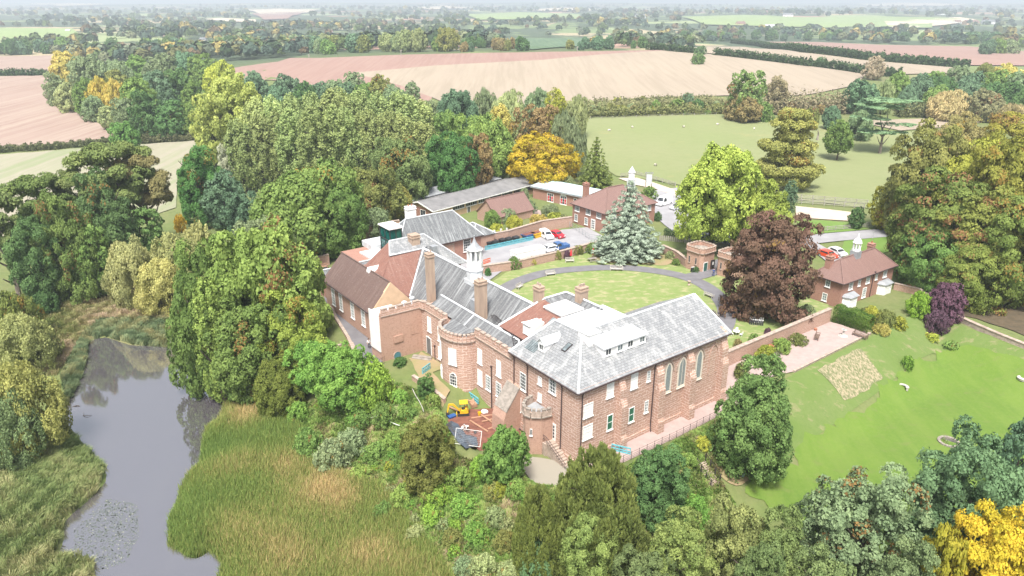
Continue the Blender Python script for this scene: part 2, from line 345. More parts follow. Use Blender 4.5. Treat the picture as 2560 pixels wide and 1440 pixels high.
def polar_ground():
    az = np.radians(np.linspace(-82, 82, 420)); rr = np.geomspace(7, 15500, 470)
    A, Rr = np.meshgrid(az, rr); X = (Rr * np.sin(A)).ravel(); Y = (Rr * np.cos(A)).ravel(); Z = H(X, Y)
    n, k = A.shape; idx = np.arange(n * k).reshape(n, k)
    q = np.stack([idx[:-1, :-1], idx[:-1, 1:], idx[1:, 1:], idx[1:, :-1]], -1).reshape(-1, 4)[:, ::-1]
    return mesh_np('ground', np.stack([X, Y, Z], 1), q, [ground_mat()], smooth_=True)
def mesh_np(name, v, q, mats, tint=None, mi=None, smooth_=False, attr='tint'):
    me = bpy.data.meshes.new(name); nv, nf = len(v), len(q); k = q.shape[1]
    me.vertices.add(nv); me.vertices.foreach_set('co', np.ascontiguousarray(v, np.float32).ravel())
    me.loops.add(nf * k); me.loops.foreach_set('vertex_index', np.ascontiguousarray(q, np.int32).ravel())
    me.polygons.add(nf); me.polygons.foreach_set('loop_start', np.arange(0, nf * k, k, dtype=np.int32))
    for m in mats: me.materials.append(m)
    if mi is not None: me.polygons.foreach_set('material_index', np.asarray(mi, np.int32))
    if smooth_: me.polygons.foreach_set('use_smooth', np.ones(nf, bool))
    if tint is not None:
        a = me.attributes.new(attr, 'FLOAT', 'FACE'); a.data.foreach_set('value', np.asarray(tint, np.float32))
    me.update(calc_edges=True); return me
def struct(name, me, kind='structure', label=None, cat=None):
    o = inst(name, me); return tag(o, label, cat, None, kind)
struct('ground', polar_ground())

def curve_pts(poly, closed=True, n=6):
    out = []; L = len(poly)
    rng_ = range(L) if closed else range(L - 1)
    for i in rng_:
        p0, p1, p2, p3 = [np.array(poly[(i + k) % L] if closed else poly[min(max(i + k, 0), L - 1)], float) for k in (-1, 0, 1, 2)]
        for j in range(n):
            t = j / n
            out.append(tuple(0.5 * ((2 * p1) + (-p0 + p2) * t + (2 * p0 - 5 * p1 + 4 * p2 - p3) * t * t + (-p0 + 3 * p1 - 3 * p2 + p3) * t ** 3)))
    if not closed: out.append(tuple(poly[-1]))
    return out
def g2(*px): return [G(x, y)[:2] for x, y in px]
def sheet(name, poly, mat, off=0.05, cell=1.2, kind='structure', rag=0.0, z=None, label=None, cat=None, far=0.0007):
    """a ground covering that follows the terrain just above it"""
    poly = [tuple(p[:2]) for p in poly]
    # even out the outline
    pts = []
    for i in range(len(poly)):
        a = np.array(poly[i]); b = np.array(poly[(i + 1) % len(poly)]); n = max(1, int(np.linalg.norm(b - a) / (cell * 0.8)))
        for k in range(n):
            p = a + (b - a) * k / n
            if rag: p = p + np.array([sum(math.sin(p[0] * f * 1.9 + p[1] * f * 1.3 + q + 2.2 * math.sin(p[1] * f * .7 + q)) / f ** .7 for f, q in ((.23, s_), (.61, s_ + 2), (1.7, s_ + 4))) for s_ in (0.3, 1.9)]) * rag * 0.28
            pts.append(tuple(p))
    P_ = np.array(pts); x0, y0 = P_.min(0); x1, y1 = P_.max(0)
    gx, gy = np.meshgrid(np.arange(x0, x1, cell), np.arange(y0, y1, cell)); gx = gx.ravel(); gy = gy.ravel()
    inn = sdist(gx, gy, pts) > cell * 0.45
    allp = pts + list(zip(gx[inn], gy[inn])); nb = len(pts)
    vs, _, fs, *_r = delaunay_2d_cdt([Vector(p) for p in allp], [(i, (i + 1) % nb) for i in range(nb)], [], 1, 1e-4)
    vv = np.array([tuple(p) for p in vs]); zz = (H(vv[:, 0], vv[:, 1]) if z is None else np.full(len(vv), z)) + off + (far * np.hypot(vv[:, 0], vv[:, 1]) if z is None else 0)
    fs = [f if (vv[f[1]][0] - vv[f[0]][0]) * (vv[f[2]][1] - vv[f[0]][1]) - (vv[f[2]][0] - vv[f[0]][0]) * (vv[f[1]][1] - vv[f[0]][1]) > 0 else f[::-1] for f in fs]
    me = mesh_np(name, np.column_stack([vv, zz]), np.array(fs), [mat], smooth_=True)
    return struct(name, me, kind, label, cat)
def strip(center, width):
    """outline of a path along a smoothed centre line"""
    c = curve_pts(center, False, 5); l, r = [], []
    for i, p in enumerate(c):
        a = np.array(c[max(i - 1, 0)]); b = np.array(c[min(i + 1, len(c) - 1)]); d = (b - a) / (np.linalg.norm(b - a) + 1e-9); nrm = np.array((-d[1], d[0])) * width / 2
        l.append(tuple(np.array(p) + nrm)); r.append(tuple(np.array(p) - nrm))
    return l + r[::-1]
def grassmat(name, c1, c2, c3, s1=0.12, s2=1.4, dry=None, dlo=0.55, dhi=0.7, stripes=None):
    m, t, b = newmat(name); b.inputs['Roughness'].default_value = 0.95
    n1 = noise(t, s1, 4, 0.6); n2 = noise(t, s2, 6, 0.7)
    col = mixc(t, ramp(t, n1, 0.38, 0.62), c1, c2); col = mixc(t, ramp(t, n2, 0.45, 0.75, 0, 0.7), col, c3)
    if stripes: col = mixc(t, ramp(t, noise(t, stripes[0], 3, 0.5, stretch=(1, 0.06, 1, stripes[1])), 0.4, 0.6, 0, stripes[3]), col, stripes[2])
    if dry: col = mixc(t, ramp(t, noise(t, s1 * 3.2, 5, 0.65, stretch=(1, 1.6, 1)), dlo, dhi, 0, 0.85), col, dry)
    t.links.new(col, b.inputs['Base Color']); bump(t, b, n2, 0.5, 0.06); return m
def fieldmat(name, c1, c2, rowc, rows, ang, big=0.012, amt=0.5):
    m, t, b = newmat(name); b.inputs['Roughness'].default_value = 0.95
    col = mixc(t, ramp(t, noise(t, big, 4, 0.6), 0.35, 0.65), c1, c2)
    col = mixc(t, ramp(t, noise(t, rows, 3, 0.6, stretch=(1, 0.025, 1, ang)), 0.42, 0.62, 0, amt), col, rowc)
    col = mixc(t, ramp(t, noise(t, rows * 0.22, 3, 0.6, stretch=(1, 0.03, 1, ang)), 0.45, 0.62, 0, amt * 0.7), col, c1)
    t.links.new(col, b.inputs['Base Color']); return m
MT['lawn'] = grassmat('lawn', (0.100, 0.172, 0.018), (0.088, 0.158, 0.017), (0.128, 0.192, 0.03), 0.12, 1.8, dry=(0.13, 0.16, 0.042), dlo=.56, dhi=.75, stripes=(0.5, 0.85, (0.14, 0.20, 0.034), 0.4))
MT['court_grass'] = grassmat('court_grass', (0.165, 0.225, 0.062), (0.20, 0.24, 0.085), (0.13, 0.20, 0.042), 0.16, 1.3, (0.34, 0.30, 0.17), 0.50, 0.66)
MT['bank_grass'] = grassmat('bank_grass', (0.105, 0.162, 0.032), (0.122, 0.168, 0.045), (0.085, 0.142, 0.026), 0.14, 1.5, (0.235, 0.205, 0.11), 0.56, 0.7)
MT['pasture'] = grassmat('pasture', (0.185, 0.215, 0.085), (0.205, 0.222, 0.10), (0.165, 0.195, 0.072), 0.022, 0.35, (0.25, 0.235, 0.10), 0.6, 0.75)
MT['verge'] = grassmat('verge', (0.12, 0.21, 0.035), (0.145, 0.22, 0.05), (0.10, 0.18, 0.03))
MT['asphalt'] = pm('asphalt', (0.17, 0.165, 0.175), (0.135, 0.13, 0.14), 0.5, 0.9, bmp=0.05)
MT['asphalt_pale'] = pm('asphalt_pale', (0.31, 0.305, 0.315), (0.25, 0.245, 0.255), 0.3, 0.9)
MT['gravel'] = pm('gravel', (0.38, 0.295, 0.27), (0.33, 0.25, 0.23), 1.2, 0.95, detail=8)
MT['sand'] = pm('sand', (0.55, 0.46, 0.37), (0.47, 0.39, 0.31), 0.4, 0.95)
MT['soil'] = pm('soil', (0.21, 0.085, 0.055), (0.13, 0.05, 0.035), 1.6, 0.95, bmp=0.5)
MT['bare'] = pm('bare', (0.30, 0.215, 0.13), (0.23, 0.21, 0.09), 0.35, 0.95)
MT['litter'] = pm('litter', (0.10, 0.072, 0.04), (0.065, 0.05, 0.028), 0.8, 0.95)
MT['flags'] = masonry('flags', (0.36, 0.32, 0.28), (0.29, 0.26, 0.225), (0.24, 0.22, 0.17), 1.1, 0.75, 0.03)
MT['stubble'] = fieldmat('stubble', (0.325, 0.268, 0.20), (0.295, 0.24, 0.18), (0.26, 0.213, 0.155), 0.35, 1.25, 0.01, 0.75)
MT['plough'] = fieldmat('plough', (0.27, 0.168, 0.135), (0.24, 0.145, 0.117), (0.30, 0.20, 0.16), 0.4, 0.9, 0.012, 0.6)
MT['plough_l'] = fieldmat('plough_l', (0.28, 0.20, 0.162), (0.24, 0.16, 0.128), (0.335, 0.265, 0.21), 0.35, 0.35, 0.02, 0.8)
MT['weedy'] = fieldmat('weedy', (0.30, 0.27, 0.205), (0.265, 0.25, 0.175), (0.185, 0.225, 0.105), 0.28, 0.5, 0.02, 0.75)
MT['green_far'] = pm('green_far', (0.24, 0.31, 0.12), (0.20, 0.27, 0.10), 0.02, 0.95)
MT['cream_far'] = pm('cream_far', (0.55, 0.48, 0.36), (0.47, 0.40, 0.29), 0.02, 0.95)
MT['orchard'] = fieldmat('orchard', (0.075, 0.135, 0.065), (0.06, 0.11, 0.05), (0.13, 0.19, 0.10), 0.25, 1.2, 0.02, 0.6)
MT['jute'] = pm('jute', (0.33, 0.27, 0.175), (0.125, 0.14, 0.06), 2.6, 0.95, lo=0.38, hi=0.58, stretch=(1.3, 0.8, 1))

# pond
def water_mat():
    m, t, b = newmat('pond_water'); b.inputs['Base Color'].default_value = (0.088, 0.080, 0.088, 1); b.inputs['Roughness'].default_value = 0.05; b.inputs['IOR'].default_value = 4.6
    bump(t, b, noise(t, 1.3, 3, 0.5, stretch=(1, 1.6, 1)), 0.06, 0.02)
    scum = ramp(t, noise(t, 0.28, 5, 0.6), 0.5, 0.7, 0, 0.5); t.links.new(mixc(t, scum, (0.088, 0.080, 0.088), (0.100, 0.092, 0.094)), b.inputs['Base Color']); return m
MT['water'] = water_mat()
cx_, cy_ = np.mean(np.array(POND), 0)
sheet('pond_water', [(cx_ + (x - cx_) * 1.06, cy_ + (y - cy_) * 1.06) for x, y in curve_pts(POND, True, 4)], MT['water'], 0.0, 2.0, z=-7.0, far=0)
pool = [P(x, y, -6.6) for x, y in ((940, 1385), (985, 1375), (1010, 1390), (1000, 1412), (960, 1410))]
sheet('pool_water', curve_pts(pool, True, 4), MT['water'], 0.45, 0.6)

# lawns, paths and hard ground round the house
sheet('lawn', curve_pts(g2((2005, 1118), (2120, 1036), (2235, 950), (2330, 885), (2420, 870), (2560, 905), (2720, 960), (2900, 1100), (2760, 1330), (2560, 1390), (2250, 1400), (2010, 1330), (1900, 1250), (1850, 1205), (1930, 1160)), True, 4), MT['lawn'], 0.05, 0.9, rag=1.0)
sheet('grass_bank', curve_pts(g2((1830, 1050), (1905, 1000), (1980, 938), (2160, 852), (2250, 800), (2330, 790), (2420, 822), (2560, 868), (2700, 930), (2700, 950), (2560, 905), (2420, 870), (2330, 885), (2235, 950), (2120, 1036), (2005, 1118), (1930, 1160), (1880, 1170)), True, 3), MT['bank_grass'], 0.035, 1.2)
sheet('jute_matting', g2((2045, 925), (2145, 873), (2206, 950), (2112, 1003)), MT['jute'], 0.10, 0.7, rag=0.3)
court = [W(18, 12.8), W(26.5, 13), W(31, 4), W(59, 4), W(66, 8), W(66, 25), W(61, 30), W(60, 36), W(56, 50), W(54, 54), W(30, 55), W(20, 50), W(12, 44), W(12, 20)]
sheet('courtyard_lawn', court, MT['court_grass'], 0.03, 1.6)
pathc = [P(*p) for p in ((1235, 752), (1265, 722), (1310, 700), (1370, 683), (1450, 674), (1540, 671), (1620, 677), (1690, 689), (1745, 707), (1785, 733), (1812, 768), (1816, 797), (1806, 825), (1785, 850))]
sheet('garden_path', strip(pathc, 3.1), MT['asphalt'], 0.10, 1.0)
sheet('gate_path', strip([P(*p) for p in ((1715, 698), (1758, 688), (1786, 676), (1812, 655))], 3.6), MT['asphalt'], 0.13, 1.0)
sheet('bare_ground', curve_pts(g2((1480, 648), (1550, 632), (1640, 636), (1690, 650), (1690, 660), (1610, 664), (1530, 660)), True, 4), MT['bare'], 0.08, 1.0, rag=0.6)
sheet('car_yard', [W(15, 48), W(31.5, 57), W(52, 54.3), W(60, 55), W(63, 68), W(57, 70), W(50, 69), W(34, 70), W(31.7, 65.8), W(15, 65.7)], MT['asphalt_pale'], 0.07, 1.5)
sheet('cafe_terrace', [W(57, 72), W(63.2, 75), W(63, 90), W(57, 86)], MT['gravel'], 0.07, 1.5)
sheet('car_park', g2((1625, 478), (1700, 470), (1740, 540), (1860, 600), (1990, 590), (2000, 612), (1860, 622), (1760, 600), (1680, 580), (1640, 545)), MT['asphalt_pale'], 0.07, 2.0)
sheet('lane', strip([P(*p) for p in ((1930, 612), (2010, 603), (2120, 592), (2260, 583), (2420, 590), (2700, 610))], 5.5), MT['asphalt_pale'], 0.11, 1.6)
sheet('lodge_drive', strip([P(*p) for p in ((2010, 606), (2045, 625), (2080, 648), (2100, 668))], 4.0), MT['asphalt_pale'], 0.14, 1.2)
sheet('sand_track', g2((1545, 447), (1592, 446), (1640, 460), (1692, 478), (1692, 492), (1640, 474), (1590, 464)), MT['sand'], 0.09, 1.8)
sheet('riding_arena', g2((1988, 517), (2060, 524), (2128, 532), (2124, 554), (2060, 550), (1990, 545)), MT['sand'], 0.09, 1.8)
sheet('verge', g2((1990, 552), (2060, 553), (2135, 560), (2170, 575), (2120, 580), (2010, 588)), MT['verge'], 0.08, 1.5)
sheet('lodge_verge', g2((2110, 604), (2240, 592), (2260, 620), (2190, 640), (2100, 640)), MT['verge'], 0.08, 1.5)
sheet('gravel_terrace', [W(31.5, 3.7), W(59.3, 3.7), W(60.6, -2.6), W(39, -2.9), W(33, -1.5), W(27.8, -1.5), W(27.2, 2.5)], MT['gravel'], 0.09, 0.9)
sheet('south_path', [W(0, -0.1), W(27.0, -0.1), W(29, -0.8), W(28.5, -2.9), W(14, -3.1), W(3, -2.9), W(-0.8, -2.2)], MT['gravel'], 0.09, 0.8)
sheet('west_path', [P(*p) for p in ((815, 640), (822, 700), (838, 790), (872, 850), (905, 920), (930, 925), (965, 900))] + [W(-7.3, 36), W(-5.4, 42), W(-5.4, 60), W(-3, 68)], MT['asphalt'], 0.09, 0.9)
sheet('terrace_walk', [W(-0.4, 28.2), W(-2.6, 27.8), W(-3.6, 22.2), W(-5.4, 20.5), W(-6.2, 23), W(-5.0, 28.5), W(-3.6, 33.5), W(-0.5, 34.8)], MT['bare'], 0.07, 0.7, rag=0.3)
sheet('dug_earth', [W(-7.2, 10), W(-7.3, 14.5), W(-6.0, 18.5), W(-2.5, 19), W(0.0, 17), W(0, 9), W(-4, 8.3)], MT['soil'], 0.09, 0.5, rag=0.4)
sheet('stone_landing', [W(-5.2, 3.6), W(-6.1, 0.2), W(-4.6, -1.2), W(-2.6, -1.7), W(-0.8, -1.2), W(-0.4, 1.5), W(-2.2, 3.9), W(-3.6, 5.4)], MT['flags'], 0.10, 0.6)
sheet('woodland_floor', g2((2240, 640), (2330, 600), (2700, 600), (2900, 800), (2700, 880), (2560, 838), (2440, 805), (2390, 790)), MT['litter'], 0.06, 2.0, rag=1.0)
sheet('bank_soil', curve_pts(g2((1800, 1120), (1850, 1125), (1870, 1180), (1850, 1210), (1800, 1190)), True, 4), MT['bare'], 0.12, 0.6, rag=0.3)
# fields
sheet('ploughed_field', g2((584, 172), (680, 158), (800, 147), (1000, 139), (1300, 133), (1500, 130), (1700, 127), (1560, 134), (1354, 152), (1085, 166), (985, 175), (880, 184), (1000, 215), (1080, 245), (1075, 275), (1000, 262), (800, 225), (590, 198)), MT['plough'], 0.06, 11, far=0.001)
sheet('stubble_field', g2((1700, 127), (1790, 140), (1900, 153), (2050, 171), (2165, 187), (2140, 215), (2010, 240), (1850, 240), (1700, 243), (1400, 262), (1150, 275), (1080, 245), (1000, 215), (880, 184), (985, 175), (1085, 166), (1354, 152), (1560, 134)), MT['stubble'], 0.06, 11, far=0.001)
sheet('upper_stubble_field', g2((1660, 124), (1760, 118), (1860, 119), (2000, 133), (2160, 153), (2400, 172), (2420, 184), (2240, 188), (2170, 185), (2050, 168), (1900, 150), (1790, 137)), MT['stubble'], 0.06, 12, far=0.001)
sheet('red_field', g2((1870, 106), (2040, 107), (2200, 114), (2420, 118), (2560, 130), (2800, 150), (2800, 180), (2560, 166), (2400, 165), (2160, 148), (2010, 130)), MT['plough'], 0.06, 14, far=0.001)
sheet('pasture', g2((1440, 300), (1520, 296), (1620, 292), (1800, 287), (1900, 306), (2010, 308), (2240, 330), (2330, 330), (2330, 560), (2160, 520), (1990, 500), (1780, 480), (1640, 452), (1540, 441), (1480, 400)), MT['pasture'], 0.05, 3.0)
sheet('dry_grass_strip', g2((2130, 303), (2420, 294), (2500, 300), (2380, 318), (2250, 328)), MT['stubble'], 0.10, 5)
sheet('red_soil_field', g2((-200, 150), (0, 143), (185, 140), (140, 165), (120, 186), (0, 189), (-200, 190)), MT['plough_l'], 0.06, 8, far=0.001)
sheet('tilled_field', g2((-300, 196), (0, 193), (122, 191), (120, 240), (160, 255), (220, 280), (282, 315), (288, 345), (200, 356), (0, 372), (-300, 390)), MT['plough_l'], 0.06, 5, far=0.001)
sheet('weedy_field', g2((-300, 405), (0, 388), (200, 372), (360, 362), (500, 352), (480, 380), (445, 430), (440, 520), (330, 560), (150, 600), (-300, 640)), MT['weedy'], 0.06, 3.0)
sheet('meadow', g2((-200, 76), (0, 72), (180, 74), (205, 95), (200, 108), (0, 110), (-200, 112)), MT['green_far'], 0.06, 18, far=0.0012)
sheet('orchard_field', g2((1200, 112), (1260, 98), (1500, 98), (1545, 108), (1450, 118), (1330, 126)), MT['orchard'], 0.06, 18, far=0.0012)
for nm, mt, pts in (('cream_field', 'cream_far', ((507, 50), (560, 48), (640, 52), (640, 58), (560, 56))), ('cream_field', 'cream_far', ((620, 27), (700, 24), (800, 26), (770, 34), (650, 38))),
        ('pink_field', 'plough', ((630, 36), (760, 31), (720, 49), (660, 52))), ('green_field', 'green_far', ((1160, 38), (1290, 33), (1450, 38), (1440, 50), (1200, 52))),
        ('green_field', 'green_far', ((1700, 44), (1850, 40), (2010, 46), (2050, 62), (2000, 70), (1760, 64))), ('pale_green_field', 'green_far', ((2010, 46), (2200, 44), (2420, 48), (2330, 62), (2330, 72), (2060, 72))),
        ('cream_field', 'cream_far', ((2210, 56), (2400, 46), (2440, 52), (2300, 70), (2230, 72))), ('cream_field', 'cream_far', ((1330, 26), (1420, 22), (1500, 25), (1420, 30))),
        ('green_field', 'green_far', ((300, 75), (410, 77), (390, 84), (310, 83))), ('cream_field', 'cream_far', ((2140, 14), (2300, 10), (2420, 14), (2280, 18))), ('green_field', 'green_far', ((465, 108), (520, 106), (510, 124), (470, 124))),
        ('cream_field', 'cream_far', ((1000, 22), (1120, 18), (1180, 22), (1080, 27))), ('cream_field', 'cream_far', ((60, 14), (180, 10), (260, 14), (150, 18)))):
    sheet(nm, g2(*pts), MT[mt], 0.06, 40, far=0.0014)
FIELDS = [g2(*p) for p in (((560, 172), (680, 154), (800, 143), (1000, 135), (1300, 129), (1500, 126), (1650, 122), (1760, 114), (1870, 102), (2040, 103), (2200, 110), (2420, 114), (2800, 145), (2800, 190), (2420, 190), (2165, 195), (2140, 220), (1850, 245), (1400, 262), (1075, 280), (590, 210)),
    ((-300, 145), (185, 136), (140, 165), (122, 191), (120, 240), (282, 315), (300, 345), (0, 376), (-300, 390)), ((-200, 74), (0, 70), (190, 72), (212, 95), (205, 110), (-200, 114)), ((1195, 114), (1250, 94), (1510, 94), (1555, 108), (1450, 120), (1330, 128)),
    ((505, 48), (645, 50), (640, 60), (510, 56)), ((615, 22), (805, 22), (770, 40), (720, 50), (640, 54)), ((1160, 36), (1290, 30), (1450, 36), (1440, 52), (1200, 54)), ((1690, 42), (1850, 37), (2010, 43), (2440, 44), (2330, 74), (2060, 75), (1740, 66)),
    ((300, 75), (410, 77), (390, 84), (310, 83)), ((465, 108), (520, 106), (510, 124), (470, 124)))]
# ---------------------------------------------------------------- windows, doors and other building parts
_WM = {}
def arch(w_, h, kind, n=7):
    hw = w_ / 2
    if kind == 'rect': return [(-hw, 0), (hw, 0), (hw, h), (-hw, h)]
    pts = [(-hw, 0), (hw, 0)]
    if kind == 'round':
        hs_ = h - hw
        pts += [(hw * math.cos(t * math.pi / (2 * n)), hs_ + hw * math.sin(t * math.pi / (2 * n))) for t in range(2 * n + 1)]
    elif kind == 'segment':
        hs_ = h - hw * 0.35; pts += [(hw * math.cos(t * math.pi / (2 * n)), hs_ + hw * 0.35 * math.sin(t * math.pi / (2 * n))) for t in range(2 * n + 1)]
    else:  # pointed
        rad = 2 * hw * 1.05; hs_ = h - math.sqrt(rad * rad - (rad - hw) ** 2)
        a1 = math.acos((rad - hw) / rad)
        right = [(hw - rad + rad * math.cos(a1 * t / n), hs_ + rad * math.sin(a1 * t / n)) for t in range(n + 1)]
        pts += right + [(-x, z) for x, z in right[-2::-1]]
    return pts
def window_mesh(w_, h, nx, nz, kind, fr):
    key = (round(w_, 2), round(h, 2), nx, nz, kind, fr)
    if key in _WM: return _WM[key]
    o = arch(w_, h, kind); cx, cz = 0, h / 2
    t = fr; inn = [(x * (1 - 2 * t / w_), cz + (z - cz) * (1 - 2 * t / h)) for x, z in o]
    fb = MB(); y0, y1 = -0.07, 0.03; n = len(o)
    for i in range(n):
        j = (i + 1) % n
        a, b, c, d = o[i], o[j], inn[j], inn[i]
        q = lambda p, y: (p[0], y, p[1])
        fb.face((q(a, y0), q(b, y0), q(c, y0), q(d, y0))); fb.face((q(a, y0), q(a, y1), q(b, y1), q(b, y0))); fb.face((q(d, y0), q(c, y0), q(c, y1), q(d, y1)))
    bw = 0.035 if w_ < 2 else 0.05
    def inside_h(x):   # height of the inner outline at x
        best = inn[2][1] if kind == 'rect' else 0
        if kind != 'rect':
            for i in range(1, n):
                (xa, za), (xb, zb) = inn[i], inn[(i + 1) % n]
                if (xa - x) * (xb - x) <= 0 and abs(xa - xb) > 1e-6: best = max(best, za + (zb - za) * (x - xa) / (xb - xa))
        return best
    for i in range(1, nx):
        x = -w_ / 2 + w_ * i / nx; fb.box(x - bw / 2, x + bw / 2, -0.05, 0.0, t, max(t + 0.1, inside_h(x) - 0.005))
    for k in range(1, nz):
        z = h * k / nz; xs = [x for x in np.linspace(0, w_ / 2 - t, 20) if kind == 'rect' or inside_h(x) > z + 0.02] or [0.05]
        fb.box(-max(xs), max(xs), -0.046, 0.004, z - bw / 2, z + bw / 2)
    fb.box(-w_ / 2 - 0.08, w_ / 2 + 0.08, -0.16, 0.02, -0.10, -0.005)     # sill
    pb = MB(); pb.face([(x, -0.012, z) for x, z in inn])
    _WM[key] = (fb, pb); return _WM[key]
_WMESH = {}
ANG = {'-b': 0.0, '-a': -math.pi / 2, '+a': math.pi / 2, '+b': math.pi}
def window(root, p, n, w_, h, nx=3, nz=5, pane='glass', kind='rect', fr=0.09, frame='white_paint', name='window', label=None):
    fb, pb = window_mesh(w_, h, nx, nz, kind, fr); key = (id(fb), frame, pane)
    if key not in _WMESH: _WMESH[key] = (fb.mesh('window_frame', MT[frame]), pb.mesh('pane', MT[pane]))
    f = inst(name, _WMESH[key][0], root, p, ANG[n] if isinstance(n, str) else n); inst('pane', _WMESH[key][1], f)
    if label: f['label'] = label
    return f
def door(root, p, n, w_, h, mt, kind='rect', label=None, glazed=False):
    b = MB(); o = arch(w_, h, kind); b.solid([(x, 0.03, z) for x, z in o][::-1], [(x, -0.05, z) for x, z in o][::-1], 0)
    d = b.build('door', MT[mt], root, p, ANG[n] if isinstance(n, str) else n)
    f = MB(); oo = arch(w_ + 0.24, h + 0.12, kind); k = len(o)
    for i in range(1, k):
        j = (i + 1) % k; A, B, C, D = oo[i], oo[j], o[j], o[i]; q = lambda p_, y: (p_[0], y, p_[1])
        f.face((q(A, -0.08), q(B, -0.08), q(C, -0.08), q(D, -0.08))); f.face((q(A, -0.08), q(A, 0.02), q(B, 0.02), q(B, -0.08)))
    f.build('door_frame', MT['white_paint' if mt != 'blue_door' else 'stone_cap'], d)
    if glazed:
        g = MB()
        for k in range(4):
            for s_ in (-1, 1): g.box(s_ * w_ * 0.22 - w_ * 0.15, s_ * w_ * 0.22 + w_ * 0.15, -0.06, -0.045, 0.12 * h + k * h * 0.215, 0.12 * h + k * h * 0.215 + h * 0.16)
        g.build('pane', MT['glass'], d)
    k = MB(); k.ball((w_ * 0.36, -0.09, 1.0), 0.05, 6); k.build('handle', MT['iron'], d)
    if label: d['label'] = label
    return d
def downpipe(root, pts, r=0.075):
    b = MB(); b.tube(pts, r, 6); x, y, z = pts[0]; b.lathe(x, y, [(0.08, z - 0.05), (0.15, z + 0.05), (0.15, z + 0.22)], 6); return b.build('downpipe', MT['downpipe'], root)
def gutter(root, p, q): b = MB(); b.bar(p, q, 0.16, 0.13); return b.build('gutter', MT['downpipe'], root)
def crenels(b, p, q, z, th=0.42, h=0.62, step=1.25, gap=0.55, mi=0, cap=1):
    """parapet with merlons from p to q (local xy)"""
    p = Vector((*p, 0)); q = Vector((*q, 0)); L = (q - p).length; d = (q - p) / L
    b.bar(p + Vector((0, 0, z + 0.35)), q + Vector((0, 0, z + 0.35)), th, 0.7, mi)
    b.bar(p + Vector((0, 0, z + 0.06)), q + Vector((0, 0, z + 0.06)), th + 0.22, 0.14, cap)
    n = max(1, round(L / step)); st = L / n
    for i in range(n):
        a = p + d * (i * st + st * gap * 0.25); c = p + d * ((i + 1) * st - st * gap * 0.25)
        b.bar(a + Vector((0, 0, z + 0.702 + h / 2)), c + Vector((0, 0, z + 0.702 + h / 2)), th - 0.006, h, mi)
        b.bar(a + Vector((0, 0, z + 0.76 + h)), c + Vector((0, 0, z + 0.76 + h)), th + 0.1, 0.11, cap)
def chimney(root, x, y, z0, z1, sx, sy, mt='chimney_render', pots=2, rz=0.0, cap=True):
    b = MB(); b.box(-sx / 2, sx / 2, -sy / 2, sy / 2, 0, z1 - z0)
    if cap:
        b.box(-sx / 2 - 0.1, sx / 2 + 0.1, -sy / 2 - 0.1, sy / 2 + 0.1, z1 - z0 - 0.45, z1 - z0 - 0.25); b.box(-sx / 2 - 0.07, sx / 2 + 0.07, -sy / 2 - 0.07, sy / 2 + 0.07, z1 - z0 + 0.004, z1 - z0 + 0.12)
    c = b.build('chimney', MT[mt], root, (x, y, z0), rz); zz = z1 - z0 + (0.12 if cap else 0)
    for i in range(pots):
        t = MB(); o = (i - (pots - 1) / 2) * (max(sx, sy) / max(1, pots)) * 0.8
        t.lathe(o if sx >= sy else 0, 0 if sx >= sy else o, [(0.13, zz), (0.11, zz + 0.3), (0.15, zz + 0.36), (0.15, zz + 0.42)], 8); t.build('chimney_pot', MT['terracotta' if mt != 'chimney_render' else 'stone_cap'], c)
    return c
def roof_face(b, pts, mi=0, th=0.16):
    """one thick roof slope"""
    P_ = [Vector(p) for p in pts]; n = (P_[1] - P_[0]).cross(P_[2] - P_[0]).normalized()
    if n.z < 0: P_ = P_[::-1]; n = -n
    b.solid([p - n * th for p in P_], P_, mi)
